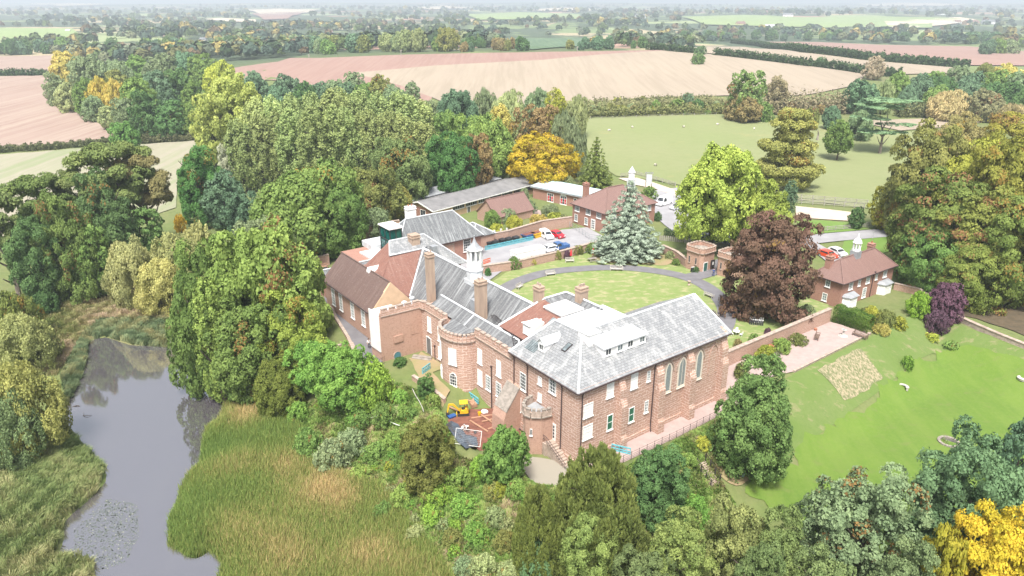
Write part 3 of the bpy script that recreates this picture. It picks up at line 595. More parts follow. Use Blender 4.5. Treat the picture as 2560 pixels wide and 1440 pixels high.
def hip_roof(root, a0, a1, b0, b1, ze, zr, axis='a', h0=None, h1=None, over=0.35, mt='slate_grey', ridge='lead', name='roof', th=0.16):
    """hipped (h>0) or gabled (h=0) roof on a rectangle"""
    k = (zr - ze) / ((b1 - b0) / 2 if axis == 'a' else (a1 - a0) / 2); zo = ze - over * k
    A0, A1, B0, B1 = a0 - over, a1 + over, b0 - over, b1 + over
    if axis == 'a':
        h0 = (b1 - b0) / 2 if h0 is None else h0; h1 = (b1 - b0) / 2 if h1 is None else h1; m = (b0 + b1) / 2
        r0 = (a0 + h0 if h0 else A0, m, zr); r1 = (a1 - h1 if h1 else A1, m, zr)
    else:
        h0 = (a1 - a0) / 2 if h0 is None else h0; h1 = (a1 - a0) / 2 if h1 is None else h1; m = (a0 + a1) / 2
        r0 = (m, b0 + h0 if h0 else B0, zr); r1 = (m, b1 - h1 if h1 else B1, zr)
    c00, c10, c11, c01 = (A0, B0, zo), (A1, B0, zo), (A1, B1, zo), (A0, B1, zo)
    b = MB()
    if axis == 'a':
        roof_face(b, (c00, c10, r1, r0), 0, th); roof_face(b, (c11, c01, r0, r1), 0, th)
        if h0: roof_face(b, (c01, c00, r0), 0, th)
        if h1: roof_face(b, (c10, c11, r1), 0, th)
    else:
        roof_face(b, (c01, c00, r0, r1), 0, th); roof_face(b, (c10, c11, r1, r0), 0, th)
        if h0: roof_face(b, (c00, c10, r0), 0, th)
        if h1: roof_face(b, (c11, c01, r1), 0, th)
    o = b.build(name, MT[mt], root)
    rb = MB(); up = Vector((0, 0, 0.05)); rb.tube([Vector(r0) + up, Vector(r1) + up], 0.13, 6)
    for cnr, r in (((c00, r0), h0), ((c01, r0 if axis == 'a' else r1), h0 if axis == 'a' else h1), ((c10, r1 if axis == 'a' else r0), h1 if axis == 'a' else h0), ((c11, r1), h1)):
        if r: rb.tube([Vector(cnr[0]) + up, Vector(cnr[1]) + up], 0.11, 6)
    rb.build('ridge_capping', MT[ridge], o)
    return o
def gable_fill(b, axis, at, lo, hi, ze, zr, th=0.3, mi=0):
    m = (lo + hi) / 2
    tri = [(lo, ze), (hi, ze), (m, zr)]
    if axis == 'a': b.solid([(at, x, z) for x, z in tri], [(at + th, x, z) for x, z in tri], mi)
    else: b.solid([(x, at, z) for x, z in tri], [(x, at + th, z) for x, z in tri], mi)
def building(name, label, cat='building', group=None, a=0.0, b=0.0, extra=0.0, z=0.0):
    x, y = W(a, b); return empty(name, (x, y, z), ROT_U + extra, label, cat, group)

# ================================================================ the manor house
house = building('manor_house', 'large red sandstone manor house of joined wings with grey slate roofs and a white lantern', 'manor house')
S = 'sandstone'
# --- south range (the old chapel): a 0..26.4, b 0..12.6
b = MB(); b.box(0, 26.4, 0, 12.6, -4.0, 8.9); gable_fill(b, 'a', 26.02, 0, 12.6, 8.9, 11.95, 0.38)
b.box(-0.12, 26.5, -0.12, 12.5, -4.0, -0.55)
b.build('chapel_wall', MT[S], house)
ch = MB(); ze, zr = 8.72, 12.1
sw, se, nw, ne = (-0.32, -0.32, ze), (26.75, -0.32, ze), (-0.32, 12.92, ze), (26.75, 12.92, ze)
hp = (6.0, 6.4, zr); hq = (5.7, 11.2, zr); rk = (14.0, 6.4, zr); rn = (14.0, 11.2, zr); re_ = (26.75, 6.4, zr)
roof_face(ch, (sw, se, re_, hp)); roof_face(ch, (nw, sw, hp, hq)); roof_face(ch, (ne, (14.0, 12.92, ze), rk, re_)); roof_face(ch, ((14.0, 12.92, ze), nw, hq, rn))
ch.solid([(14, 12.92, ze), (14.0, 6.4, zr), (14.0, 11.2, zr)], [(14.15, 12.92, ze), (14.15, 6.4, zr), (14.15, 11.2, zr)])
chr_ = ch.build('chapel_roof', MT['slate_pale'], house)
fl = MB(); fl.solid([(6.05, 6.45, zr - 0.1), (14.0, 6.45, zr - 0.1), (14.0, 11.15, zr - 0.1), (5.75, 11.15, zr - 0.1)], [(6.05, 6.45, zr + 0.10), (14.0, 6.45, zr + 0.10), (14.0, 11.15, zr + 0.10), (5.75, 11.15, zr + 0.10)])
for k in range(1, 9): fl.bar((5.9 + k * 0.9, 6.5, zr + 0.12), (5.9 + k * 0.9, 11.1, zr + 0.12), 0.06, 0.05)
fl.box(7.6, 10.4, 9.2, 10.4, zr + 0.104, zr + 0.22); fl.build('flat_roof', MT['lead'], chr_)
rc = MB()
for p, q in ((sw, hp), (nw, hq), (re_, rk), (hp, hq)): rc.tube([Vector(p) + Vector((0, 0, .05)), Vector(q) + Vector((0, 0, .05))], 0.15, 6)
rc.bar((26.8, -0.3, 8.8), (26.8, 6.4, zr + 0.08), 0.2, 0.2); rc.build('ridge_capping', MT['lead'], chr_)
hb = MB(); hb.box(5.4, 7.2, 4.4, 6.4, 11.0, 12.55); hb.box(5.3, 7.3, 4.3, 6.5, 12.55, 12.7); hb.build('roof_hatch', MT['render_white'], chr_)
# long dormer on the south slope
kz = (zr - ze) / 6.72
def zs(bb): return ze + (bb + 0.32) * kz      # south slope height
d = MB(); dz = 11.3
d.solid([(6.2, 2.5, zs(2.5) - 0.1), (13.3, 2.5, zs(2.5) - 0.1), (13.3, 4.9, zs(4.9) - 0.1), (6.2, 4.9, zs(4.9) - 0.1)], [(6.2, 2.5, dz), (13.3, 2.5, dz), (13.3, 4.9, dz), (6.2, 4.9, dz)])
dm = d.build('dormer', MT['render_white'], chr_)
d = MB(); d.solid([(6.0, 2.3, dz + 0.01), (13.5, 2.3, dz + 0.01), (13.5, 5.4, dz + 0.2), (6.0, 5.4, dz + 0.2)], [(6.0, 2.3, dz + 0.11), (13.5, 2.3, dz + 0.11), (13.5, 5.4, dz + 0.3), (6.0, 5.4, dz + 0.3)]); d.build('dormer_roof', MT['lead'], dm)
for x in (6.85, 8.8, 10.55, 12.6):
    window(dm, (x, 2.5, zs(2.5) + 0.2), '-b', 0.95, 0.86, 2, 1, 'glass' if x in (6.85, 10.55) else 'glass_pale', fr=0.06)
# west slope: small dormer, rooflights
kw = (zr - ze) / 6.3
def zw(aa): return ze + (aa + 0.32) * kw
d = MB(); d.box(1.75, 3.9, 8.3, 9.6, zw(1.75) - 0.1, 10.95); gable_fill(d, 'a', 1.75, 8.3, 9.6, 10.95, 11.55, 2.0); sdm = d.build('dormer', MT['render_white'], chr_)
window(sdm, (1.75, 8.95, 9.95), '-a', 0.85, 0.8, 2, 1, 'glass', fr=0.07)
d = MB(); roof_face(d, ((1.5, 8.1, 10.85), (4.6, 8.1, 10.85), (4.6, 8.95, 11.65), (1.5, 8.95, 11.65)), th=0.06); roof_face(d, ((1.5, 9.8, 10.85), (4.6, 9.8, 10.85), (4.6, 8.95, 11.65), (1.5, 8.95, 11.65)), th=0.06); d.build('dormer_roof', MT['lead'], sdm)
sk = MB()
for k in range(6): bb = 9.6 + k * 0.33; roof_face(sk, [(x, y, zw(x) + 0.1) for x, y in ((1.0, bb), (2.4, bb), (2.4, bb + 0.2), (1.0, bb + 0.2))], th=0.1)
sk.build('rooflight', MT['glass_pale'], chr_)
for (x, y) in ((2.9, 5.9),):
    q = MB(); roof_face(q, [(aa, bb, zw(aa) + 0.12) for aa, bb in ((x, y), (x + 1.25, y), (x + 1.25, y + 0.75), (x, y + 0.75))], th=0.12); ro = q.build('rooflight', MT['iron'], chr_)
    q = MB(); roof_face(q, [(aa, bb, zw(aa) + 0.15) for aa, bb in ((x + .12, y + .12), (x + 1.13, y + .12), (x + 1.13, y + 0.63), (x + .12, y + 0.63))], th=0.04); q.build('pane', MT['glass_pale'], ro)
# buttresses of the south wall
def buttress(a, wd, ht, dep=1.15):
    b = MB(); pr = [(0, -4), (-dep, -4), (-dep, 0.4), (-dep * 0.82, 0.9), (-dep * 0.82, ht - 3.6), (-dep * 0.5, ht - 2.7), (-dep * 0.5, ht - 1.5), (0, ht)]
    b.solid([(a - wd / 2, y, z) for y, z in pr], [(a + wd / 2, y, z) for y, z in pr]); return b.build('buttress', MT[S], house)
buttress(6.75, 0.95, 8.5); buttress(13.2, 1.1, 8.5, 1.25); buttress(18.95, 1.05, 8.45, 1.35); buttress(25.8, 1.2, 8.2, 1.0)
b = MB(); b.solid([(26.4, 0.1, -4), (27.3, 0.1, -4), (27.3, 1.2, -4), (26.4, 1.2, -4)], [(26.4, 0.1, 7.6), (26.7, 0.1, 7.2), (26.7, 1.2, 7.2), (26.4, 1.2, 7.6)]); b.build('buttress', MT[S], house)
for a_, wd in ((15.15, 1.3), (17.75, 1.6), (21.05, 1.35)):
    h_ = 4.35
    window(house, (a_, -0.02, 3.5), '-b', wd, h_, 2 if wd > 1.5 else 1, 1, 'leaded', 'pointed', 0.22, 'stone_cream', label='pointed gothic window with leaded glass')
    hm = MB(); o1 = arch(wd + 0.75, h_ + 0.4, 'pointed'); o2 = arch(wd + 0.35, h_ + 0.2, 'pointed')
    for i in range(2, len(o1) - 1): hm.solid([(o1[i][0], -0.13, o1[i][1]), (o1[i + 1][0], -0.13, o1[i + 1][1]), (o2[i + 1][0], -0.13, o2[i + 1][1]), (o2[i][0], -0.13, o2[i][1])][::-1], [(o1[i][0], 0, o1[i][1]), (o1[i + 1][0], 0, o1[i + 1][1]), (o2[i + 1][0], 0, o2[i + 1][1]), (o2[i][0], 0, o2[i][1])][::-1])
    hm.build('hood_mould', MT['stone_cap'], house, (a_, -0.003, 3.5))
hm = MB(); o1 = arch(1.75, 4.5, 'pointed'); o2 = arch(1.35, 4.25, 'pointed')
for i in range(1, len(o1)):
    j = (i + 1) % len(o1); hm.solid([(o1[i][0], -0.12, o1[i][1]), (o1[j][0], -0.12, o1[j][1]), (o2[j][0], -0.12, o2[j][1]), (o2[i][0], -0.12, o2[i][1])][::-1], [(o1[i][0], 0, o1[i][1]), (o1[j][0], 0, o1[j][1]), (o2[j][0], 0, o2[j][1]), (o2[i][0], 0, o2[i][1])][::-1])
hm.build('blind_arch', MT[S], house, (23.95, -0.003, 3.5))
window(house, (5.0, 0, 6.35), '-b', 1.15, 2.2, 4, 5, 'blind', 'segment'); window(house, (9.0, 0, 6.2), '-b', 1.2, 2.2, 4, 5, 'blind', 'segment'); window(house, (11.5, 0, 6.35), '-b', 0.6, 1.45, 2, 4, 'glass_pale')
window(house, (1.6, 0, 4.95), '-b', 1.5, 1.75, 4, 4, 'blind'); window(house, (5.25, 0, 1.75), '-b', 0.95, 2.15, 1, 2, 'blind_green', label='sash window with green blind'); window(house, (8.9, 0, 1.5), '-b', 0.95, 2.1, 1, 2, 'blind_green', label='sash window with green blind')
window(house, (11.5, 0, 1.9), '-b', 0.68, 1.7, 2, 4, 'glass_pale'); window(house, (1.65, 0, 1.95), '-b', 1.55, 1.85, 4, 4, 'blind')
gutter(house, (-0.36, -0.40, 8.68), (26.8, -0.40, 8.68)); gutter(house, (-0.40, -0.34, 8.68), (-0.40, 12.9, 8.68))
for a_, z0 in ((0.55, -0.8), (12.45, -1.2)): downpipe(house, [(a_, -0.28, 8.5), (a_, -0.12, 8.1), (a_, -0.12, -0.5), (a_, -0.28, z0)])
for b_, z0 in ((2.75, -1.2), (9.35, 2.8), (12.1, -1.8)): downpipe(house, [(-0.28, b_, 8.5), (-0.12, b_, 8.1), (-0.12, b_, z0 + 0.3), (-0.26, b_, z0)])
# west face of the south range
window(house, (0, 10.3, 4.3), '-a', 1.25, 2.4, 3, 5, 'glass'); window(house, (0, 6.95, 6.6), '-a', 0.72, 1.05, 2, 2, 'blind'); window(house, (0, 4.55, 6.5), '-a', 1.3, 1.85, 4, 4, 'glass')
window(house, (0, 6.95, 4.3), '-a', 0.72, 1.05, 2, 2, 'blind'); window(house, (0, 11.2, 0.9), '-a', 0.98, 2.1, 3, 5, 'glass')
door(house, (0, 4.3, 0.25), '-a', 0.85, 2.15, 'white_paint', glazed=True, label='white glazed door at the head of the stone stair')
# embattled stair turret in front of it
tb = MB(); octo = [(-0.3 + 2.5 * math.cos(R(t)), 6.15 + 1.85 * math.sin(R(t))) for t in (90, 122, 155, 180, 205, 238, 270)] + [(0.0, 4.3), (0.0, 8.0)]
tb.prism(octo, -4, 3.7, 0); tur = tb.build('stair_turret', MT['brick_face'], house)
tb = MB()
for i in range(6): crenels(tb, octo[i], octo[i + 1], 3.702, 0.3, 0.32, 0.7, 0.6)
tb.build('parapet', [MT['stone_cap'], MT['stone_old']], tur)
tb = MB(); tb.prism([(-0.3 + (x + 0.3) * 0.86, 6.15 + (y - 6.15) * 0.86) for x, y in octo], 3.704, 3.85); tb.bar((-2.0, 5.4, 3.9), (-0.3, 6.0, 3.95), 0.12, 0.12); tb.build('flat_roof', MT['lead_dark'], tur)
window(tur, (-2.55, 5.35, 1.2), -0.95, 0.28, 0.9, 1, 1, 'glass', fr=0.05, name='slit_window'); window(tur, (-2.62, 6.7, 1.0), -2.0, 0.22, 1.0, 1, 1, 'glass', fr=0.04, frame='stone_cap', name='slit_window')
# stone stair with iron rail
st = MB()
for k in range(10): st.box(-1.25, -0.01, 3.9 - 0.36 * (k + 1), 3.9 - 0.36 * k, -4, 0.22 - 0.185 * k)
st.box(-1.45, -0.01, 3.902, 5.0, -4, 0.23); sto = st.build('stone_stair', MT['stone_cap'], house)
st = MB(); q0, q1, q2 = Vector((-1.35, 5.0, 0.25)), Vector((-1.35, 3.9, 0.25)), Vector((-1.35, 0.2, -1.65))
for h_ in (0.5, 1.0): st.tube([q0 + Vector((0, 0, h_)), q1 + Vector((0, 0, h_)), q2 + Vector((0, 0, h_))], 0.03, 5)
for k in range(14):
    t = k / 13; p = q1.lerp(q2, t); st.tube([p, p + Vector((0, 0, 1.0))], 0.018, 4)
for k in range(4): p = q0.lerp(q1, k / 4); st.tube([p, p + Vector((0, 0, 1.0))], 0.018, 4)
st.build('handrail', MT['iron'], sto)
# big raking buttress at the join
b = MB(); pr = [(0.0, -4), (-2.9, -4), (-2.7, 0.5), (-2.3, 1.6), (-0.3, 4.4), (0.0, 4.5)]
b.solid([(x, 10.75, z) for x, z in pr][::-1], [(x, 13.3, z) for x, z in pr][::-1]); b.build('buttress', MT['brick_face'], house)
b = MB(); roof_face(b, ((-2.38, 10.70, 1.64), (-2.38, 13.35, 1.64), (-0.3, 13.35, 4.52), (-0.3, 10.70, 4.52)), th=0.14); b.build('buttress_cap', MT['stone_old'], house)
# --- west range with battlements: facade near a=0 from b=12.6 to 34.6
b = MB(); b.box(0.05, 3.4, 12.6, 21.2, -4, 7.6); b.box(-0.4, 3.4, 21.2, 35.8, -4, 7.2)
bow = [(0.05, 21.3)] + [(-0.3 - 2.45 * math.sin(R(t)), 24.6 - 3.3 * math.cos(R(t))) for t in range(8, 173, 12)] + [(-0.4, 27.9)]
b.prism(bow[::-1], -4, 6.9); b.prism([(0.05 + (x - 0.05) * 1.05 - 0.05, 24.6 + (y - 24.6) * 1.02) for x, y in bow][::-1], -4, -0.35)
b.build('west_wall', MT[S], house)
pb = MB(); crenels(pb, (0.2, 12.7), (0.2, 21.3), 7.602, h=0.42); crenels(pb, (-0.2, 28.0), (-0.2, 34.9), 7.202, h=0.42)
for i in range(len(bow) - 1): crenels(pb, bow[i], bow[i + 1], 6.902, 0.36, 0.34, 0.9, 0.6)
pb.build('parapet', [MT[S], MT['stone_cap']], house)
b = MB(); b.prism([(x * 0.9 if x < 0 else x, 24.6 + (y - 24.6) * 0.9) for x, y in bow][::-1], 6.904, 7.3); b.build('flat_roof', MT['lead_dark'], house)
b = MB(); roof_face(b, ((-2.2, 23.3, 7.32), (-2.2, 25.9, 7.32), (0.3, 27.4, 8.0), (0.3, 21.8, 8.0))); b.build('bow_roof', MT['slate_dark'], house)
for (bb, z0, wd, h_, nx, nz, pn) in ((20.05, 3.9, 1.05, 2.2, 1, 1, 'blind'), (15.65, 3.9, 1.05, 2.3, 1, 1, 'blind'), (20.1, 0.6, 1.15, 2.25, 3, 5, 'blind'), (18.1, 0.7, 1.15, 2.15, 3, 5, 'glass_pale'), (15.7, 0.75, 1.2, 2.15, 3, 5, 'glass_pale'), (15.8, -1.85, 1.1, 2.1, 1, 1, 'blind'), (14.05, 1.85, 0.55, 0.9, 1, 2, 'blind')):
    window(house, (0.05, bb, z0), '-a', wd, h_, nx, nz, pn)
def bow_at(t): return (-0.3 - 2.47 * math.sin(R(t)), 24.6 - 3.32 * math.cos(R(t))), -math.pi / 2 + math.atan2(math.cos(R(t)) * 2.45, math.sin(R(t)) * 3.3)
for t in (62, 118):
    (x, y), an = bow_at(t)
    window(house, (x, y, 3.3), an, 1.35 if t == 62 else 1.0, 2.4, 1, 1, 'blind'); window(house, (x, y, 0.0), an, 1.2, 2.0, 3, 4, 'glass' if t == 62 else 'blind', 'round')
window(house, (-0.4, 32.75, 4.1), '-a', 1.05, 2.3, 1, 1, 'blind'); window(house, (-0.4, 30.0, 3.6), '-a', 0.7, 2.3, 1, 1, 'blind'); window(house, (-0.4, 30.1, 0.6), '-a', 0.7, 2.0, 1, 1, 'blind')
door(house, (-0.4, 33.1, 0.2), '-a', 1.15, 2.7, 'grey_door', label='tall grey door in the corner beside the tower')
downpipe(house, [(-0.1, 17.2, 4.6), (-0.1, 17.2, 4.0), (-0.1, 17.2, -1.6)]); downpipe(house, [(-0.55, 31.3, 2.2), (-0.55, 31.3, 1.6), (-0.55, 31.3, -0.6)], 0.05)
# low roof behind the parapet
lo = MB()
roof_face(lo, ((0.5, 12.7, 7.75), (0.5, 34.0, 7.75), (2.3, 33.4, 9.0), (2.3, 14.2, 9.0))); roof_face(lo, ((4.2, 12.7, 7.75), (4.2, 34.0, 7.75), (2.3, 33.4, 9.0), (2.3, 14.2, 9.0))); roof_face(lo, ((0.5, 12.7, 7.75), (4.2, 12.7, 7.75), (2.3, 14.2, 9.0)))
lr = lo.build('low_roof', MT['slate_dark'], house); lo = MB(); lo.tube([(2.3, 14.2, 9.05), (2.3, 33.6, 9.05)], 0.14, 6); lo.tube([(2.3, 14.2, 9.05), (0.55, 12.8, 7.8)], 0.1, 6); lo.tube([(2.3, 24.6, 9.05), (0.5, 24.6, 7.85)], 0.09, 6); lo.build('ridge_capping', MT['lead'], lr)
# --- tower block: a narrow tower with a white rendered side and a tall screen wall, low flat roof behind
b = MB(); b.prism([(-7.2, 35.3), (-3.8, 35.15), (-3.8, 38.2), (-7.35, 38.3)], -4, 7.2); b.prism([(-3.795, 35.152), (-0.4, 35.0), (-0.4, 35.75), (-3.795, 35.9)], -4, 7.2); b.prism([(-6.0, 38.31), (-3.79, 38.21), (-3.79, 35.91), (3.0, 35.8), (3.0, 41.9), (-5.6, 41.9)], -4, 5.3); b.build('tower_wall', MT['brick_face'], house)
pb = MB(); crenels(pb, (-7.0, 35.5), (-0.5, 35.22), 7.202, h=0.42); crenels(pb, (-0.55, 35.2), (-0.3, 34.0), 7.203, h=0.42); pb.build('parapet', [MT[S], MT['stone_cap']], house)
b = MB(); b.prism([(-7.36, 35.42), (-7.205, 35.42), (-7.36, 38.2), (-7.5, 38.2)], 1.6, 7.75); b.build('rendered_wall', MT['render_white'], house)
b = MB(); b.prism([(-7.2, 35.85), (-3.8, 35.75), (-3.8, 38.1), (-7.3, 38.2)], 7.204, 7.5); b.build('roof_deck', MT['render_white'], house)
b = MB(); b.prism([(-3.7, 36.0), (2.6, 35.9), (2.6, 41.8), (-5.4, 41.8), (-5.6, 38.5), (-3.7, 38.4)], 5.304, 5.5); b.build('flat_roof', MT['lead_dark'], house)
for x, y in ((-0.6, 40.0), (1.3, 41.0)):
    b = MB(); b.lathe(x, y, [(0.3, 5.5), (0.3, 6.2), (0.45, 6.25), (0.45, 6.45), (0.25, 6.6)], 10); b.build('roof_vent', MT['lead'], house)
b = MB()
for h_ in (0.55, 1.15): b.tube([(-3.4, 37.8, 5.5 + h_), (0.5, 37.7, 5.5 + h_), (3.2, 37.5, 6.2 + h_)], 0.04, 5)
for k in range(6): b.tube([(-3.4 + k * 0.78, 37.8 - k * 0.02, 5.5), (-3.4 + k * 0.78, 37.8 - k * 0.02, 6.65)], 0.035, 5)
for k in range(1, 5): b.tube([(0.5 + 0.67 * k, 37.7 - 0.05 * k, 5.6), (0.5 + 0.67 * k, 37.7 - 0.05 * k, 6.65 + 0.17 * k)], 0.035, 5)
b.build('roof_railing', MT['galv'], house)
door(house, (-4.75, 35.2, -0.75), '-b', 1.1, 1.75, 'blue_door', 'round', label='small round-headed blue door at the foot of the tower')
bp = MB()
for x, z, sx, sz in ((-5.2, 2.6, 1.5, 1.1), (-2.3, 3.2, 1.3, 2.2)): bp.box(x, x + sx, 35.0, 35.3 - 0.06 * (x + 7), z, z + sz)
bp.build('blocked_opening', MT['brick_face'], house)
# --- north-west hall, brown tiled roof
b = MB(); b.box(-5.3, 2.0, 42.2, 60.0, -3, 5.35); gable_fill(b, 'b', 59.7, -5.3, 2.0, 5.35, 9.1, 0.3); b.build('hall_wall', MT['brick_face'], house)
b = MB(); b.solid([(-5.35, 42.05, 5.1), (2.05, 42.05, 5.1), (-1.65, 42.05, 9.3)], [(-5.35, 42.45, 5.1), (2.05, 42.45, 5.1), (-1.65, 42.45, 9.3)]); b.build('gable_end', MT['render_cream'], house)
hip_roof(house, -5.3, 2.0, 42.5, 60.0, 5.35, 9.2, 'b', 0, 0, 0.3, 'tile_brown', 'tile_brown', 'hall_roof')
for bb, z0 in ((56.75, 1.4), (53.7, 1.45), (49.15, 1.65), (45.15, 1.75)): window(house, (-5.3, bb, z0), '-a', 1.35, 3.05, 4, 6, 'glass_pale', fr=0.12)
gutter(house, (-5.75, 42.4, 5.0), (-5.75, 60.2, 5.0))
# --- main range with the long slate roof
b = MB(); b.box(3.6, 12.0, 17.0, 47.0, -2, 6.9); b.build('main_wall', MT[S], house)
mr = MB(); rz_ = 11.5
roof_face(mr, ((3.1, 16.4, 6.85), (3.1, 44.2, 6.85), (7.5, 48.2, rz_), (7.5, 16.4, rz_))); roof_face(mr, ((12.3, 16.4, 7.2), (12.3, 48.2, 7.2), (7.5, 48.2, rz_), (7.5, 16.4, rz_))); roof_face(mr, ((3.11, 34.0, 6.86), (3.11, 44.2, 6.86), (2.0, 43.3, 5.7), (2.0, 34.0, 5.7)))
mro = mr.build('main_roof', MT['slate_dark'], house); mr = MB(); mr.tube([(7.5, 17, rz_ + .06), (7.5, 47.8, rz_ + .06)], 0.2, 6); mr.tube([(7.5, 47.6, rz_ + .04), (2.0, 43.0, 5.8)], 0.13, 6); mr.build('ridge_capping', MT['lead'], mro)
# --- cross wing, red tiled with a slate upper band
b = MB(); b.box(-3.2, 15.0, 48.0, 55.8, -2, 7.3); b.build('cross_wing_wall', MT['red_brick'], house)
cw = MB(); r1, r2 = (3.4, 51.8, 12.5), (10.0, 51.8, 12.5)
roof_face(cw, ((1.5, 48.2, 11.25), (7.4, 48.2, 11.25), (8.6, 48.4, 11.5), r2, r1)); b2 = cw.build('cross_wing_roof', MT['slate_pale'], house)
cw = MB(); roof_face(cw, ((1.6, 48.2, 11.1), (7.4, 48.2, 11.25), (2.0, 43.2, 5.7), (-4.2, 43.4, 5.8))); roof_face(cw, ((1.6, 48.2, 11.1), r1, (-4.2, 53.6, 6.04), (-4.2, 43.4, 6.04))); cw.build('tiled_slope', MT['tile_red'], house)
cw = MB(); roof_face(cw, (r2, (15.9, 47.3, 7.4), (8.2, 47.3, 7.4), (8.2, 51.5, 12.3))); roof_face(cw, (r2, (15.9, 47.3, 7.4), (15.9, 56.3, 7.4))); roof_face(cw, (r2, (15.9, 56.3, 7.4), (-4.2, 53.6, 6.04), r1)); cw.build('east_slope', MT['slate_pale'], house)
cw = MB()
for p, q in ((r1, r2), (r2, (15.9, 47.3, 7.4)), (r2, (15.9, 56.3, 7.4)), ((1.5, 48.2, 11.3), (7.4, 48.2, 11.3)), ((1.5, 48.2, 11.3), r1)): cw.tube([Vector(p) + Vector((0, 0, .05)), Vector(q) + Vector((0, 0, .05))], 0.13, 6)
cw.build('ridge_capping', MT['lead'], house)
dd = MB(); dd.box(-2.0, 0.6, 48.9, 49.9, 7.2, 9.2); gable_fill(dd, 'a', -2.0, 48.9, 49.9, 9.2, 9.75, 2.6); do_ = dd.build('dormer', MT['render_white'], house); window(do_, (-2.0, 49.4, 7.9), '-a', 0.7, 1.1, 2, 3, 'glass_pale', fr=0.07)
b = MB(); b.box(9.6, 10.6, 48.3, 49.3, 9.2, 11.2); b.build('roof_vent', MT['lead_dark'], house)
chimney(house, 7.2, 50.2, 10.2, 13.3, 1.5, 1.5, 'chimney_render', 0)
b = MB()  # tall round chimney and square chimney on the west slope
chimney(house, 2.3, 36.6, 5.5, 14.7, 1.05, 1.05, 'chimney_render', 2); chimney(house, 3.6, 24.9, 6.5, 13.7, 1.4, 1.15, 'chimney_render', 2)
b = MB(); b.box(4.2, 7.0, 26.0, 28.6, 8.0, 9.6); b.build('roof_hatch', MT['lead_dark'], mro)
# iron roof ladder running down to the gutter
b = MB(); l0, l1, l2 = Vector((4.6, 23.4, 8.6)), Vector((2.5, 15.6, 9.25)), Vector((1.4, 13.6, 8.4))
for s_ in (-0.3, 0.3):
    o_ = Vector((s_, -s_ * 0.3, 0.12)); b.tube([l0 + o_, l1 + o_, l2 + o_], 0.05, 5)
for k in range(24):
    t = k / 23; p = l0.lerp(l1, t / 0.75) if t < 0.75 else l1.lerp(l2, (t - 0.75) / 0.25); b.bar(p + Vector((-0.3, 0.09, 0.12)), p + Vector((0.3, -0.09, 0.12)), 0.09, 0.04)
b.build('roof_ladder', MT['iron'], house)
b = MB(); b.box(2.9, 4.4, 16.2, 21.0, 8.0, 8.35); b.build('valley_gutter', MT['lead'], house)
# --- link block between main range and south range
b = MB(); b.box(2.8, 15.4, 11.3, 18.6, -2, 9.3); b.build('link_wall', MT['red_brick'], house)
lk = MB(); e0, e1, hh, r_2, r_5 = (2.4, 18.9, 9.4), (2.4, 11.0, 9.4), (8.4, 16.8, 12.5), (12.4, 16.8, 12.5), (12.6, 9.8, 12.5)
roof_face(lk, (e0, e1, (7.6, 11.0, 12.1), hh)); lko = lk.build('link_roof', MT['tile_red'], house)
lk = MB(); roof_face(lk, (hh, r_2, (12.4, 14.6, 11.3), (8.4, 14.6, 11.3))); roof_face(lk, (r_2, r_5, (11.0, 9.8, 11.3), (11.0, 15.0, 11.3))); roof_face(lk, (e0, hh, r_2, (15.8, 18.9, 9.4))); roof_face(lk, (r_2, (15.8, 18.9, 9.4), (15.8, 9.8, 9.4), r_5)); lk.build('inner_slope', MT['slate_dark'], lko)
lk = MB()
for p, q in ((e0, hh), (hh, r_2), (r_2, r_5)): lk.tube([Vector(p) + Vector((0, 0, .05)), Vector(q) + Vector((0, 0, .05))], 0.15, 6)
lk.build('ridge_capping', MT['lead'], lko)
b = MB(); b.box(7.2, 10.7, 11.6, 15.0, 9, 12.15); b.box(7.0, 10.9, 11.4, 15.2, 12.15, 12.35, 0); b.build('stair_housing', MT['render_white'], lko)
dd = MB(); dd.box(3.1, 5.4, 12.9, 14.5, 9.6, 11.3); dd.solid([(2.9, 12.8, 11.3), (5.6, 13.7, 11.3), (2.9, 14.6, 11.3)], [(2.9, 12.8, 11.36), (5.6, 13.7, 11.45), (2.9, 14.6, 11.36)]); do_ = dd.build('dormer', MT['render_white'], lko)
window(do_, (3.1, 13.7, 10.0), '-a', 1.1, 1.1, 3, 3, 'blind', fr=0.07)
b = MB(); b.solid([(5.2, 11.2, 10.9), (6.4, 11.2, 11.5), (6.4, 12.4, 11.5), (5.2, 12.4, 10.9)], [(5.2, 11.2, 11.2), (6.4, 11.2, 11.9), (6.4, 12.4, 11.9), (5.2, 12.4, 11.2)]); b.build('rooflight', MT['glass_pale'], lko)
window(house, (2.8, 15.6, 6.9), '-a', 1.3, 2.2, 3, 5, 'glass_pale'); downpipe(house, [(2.66, 13.9, 9.2), (2.7, 13.9, 8.8), (2.7, 13.9, 7.0)])
chimney(house, 8.0, 17.4, 11.6, 14.2, 0.95, 1.25, 'chimney_render', 2); chimney(house, 12.6, 13.9, 11.2, 14.1, 1.4, 1.1, 'chimney_render', 3)
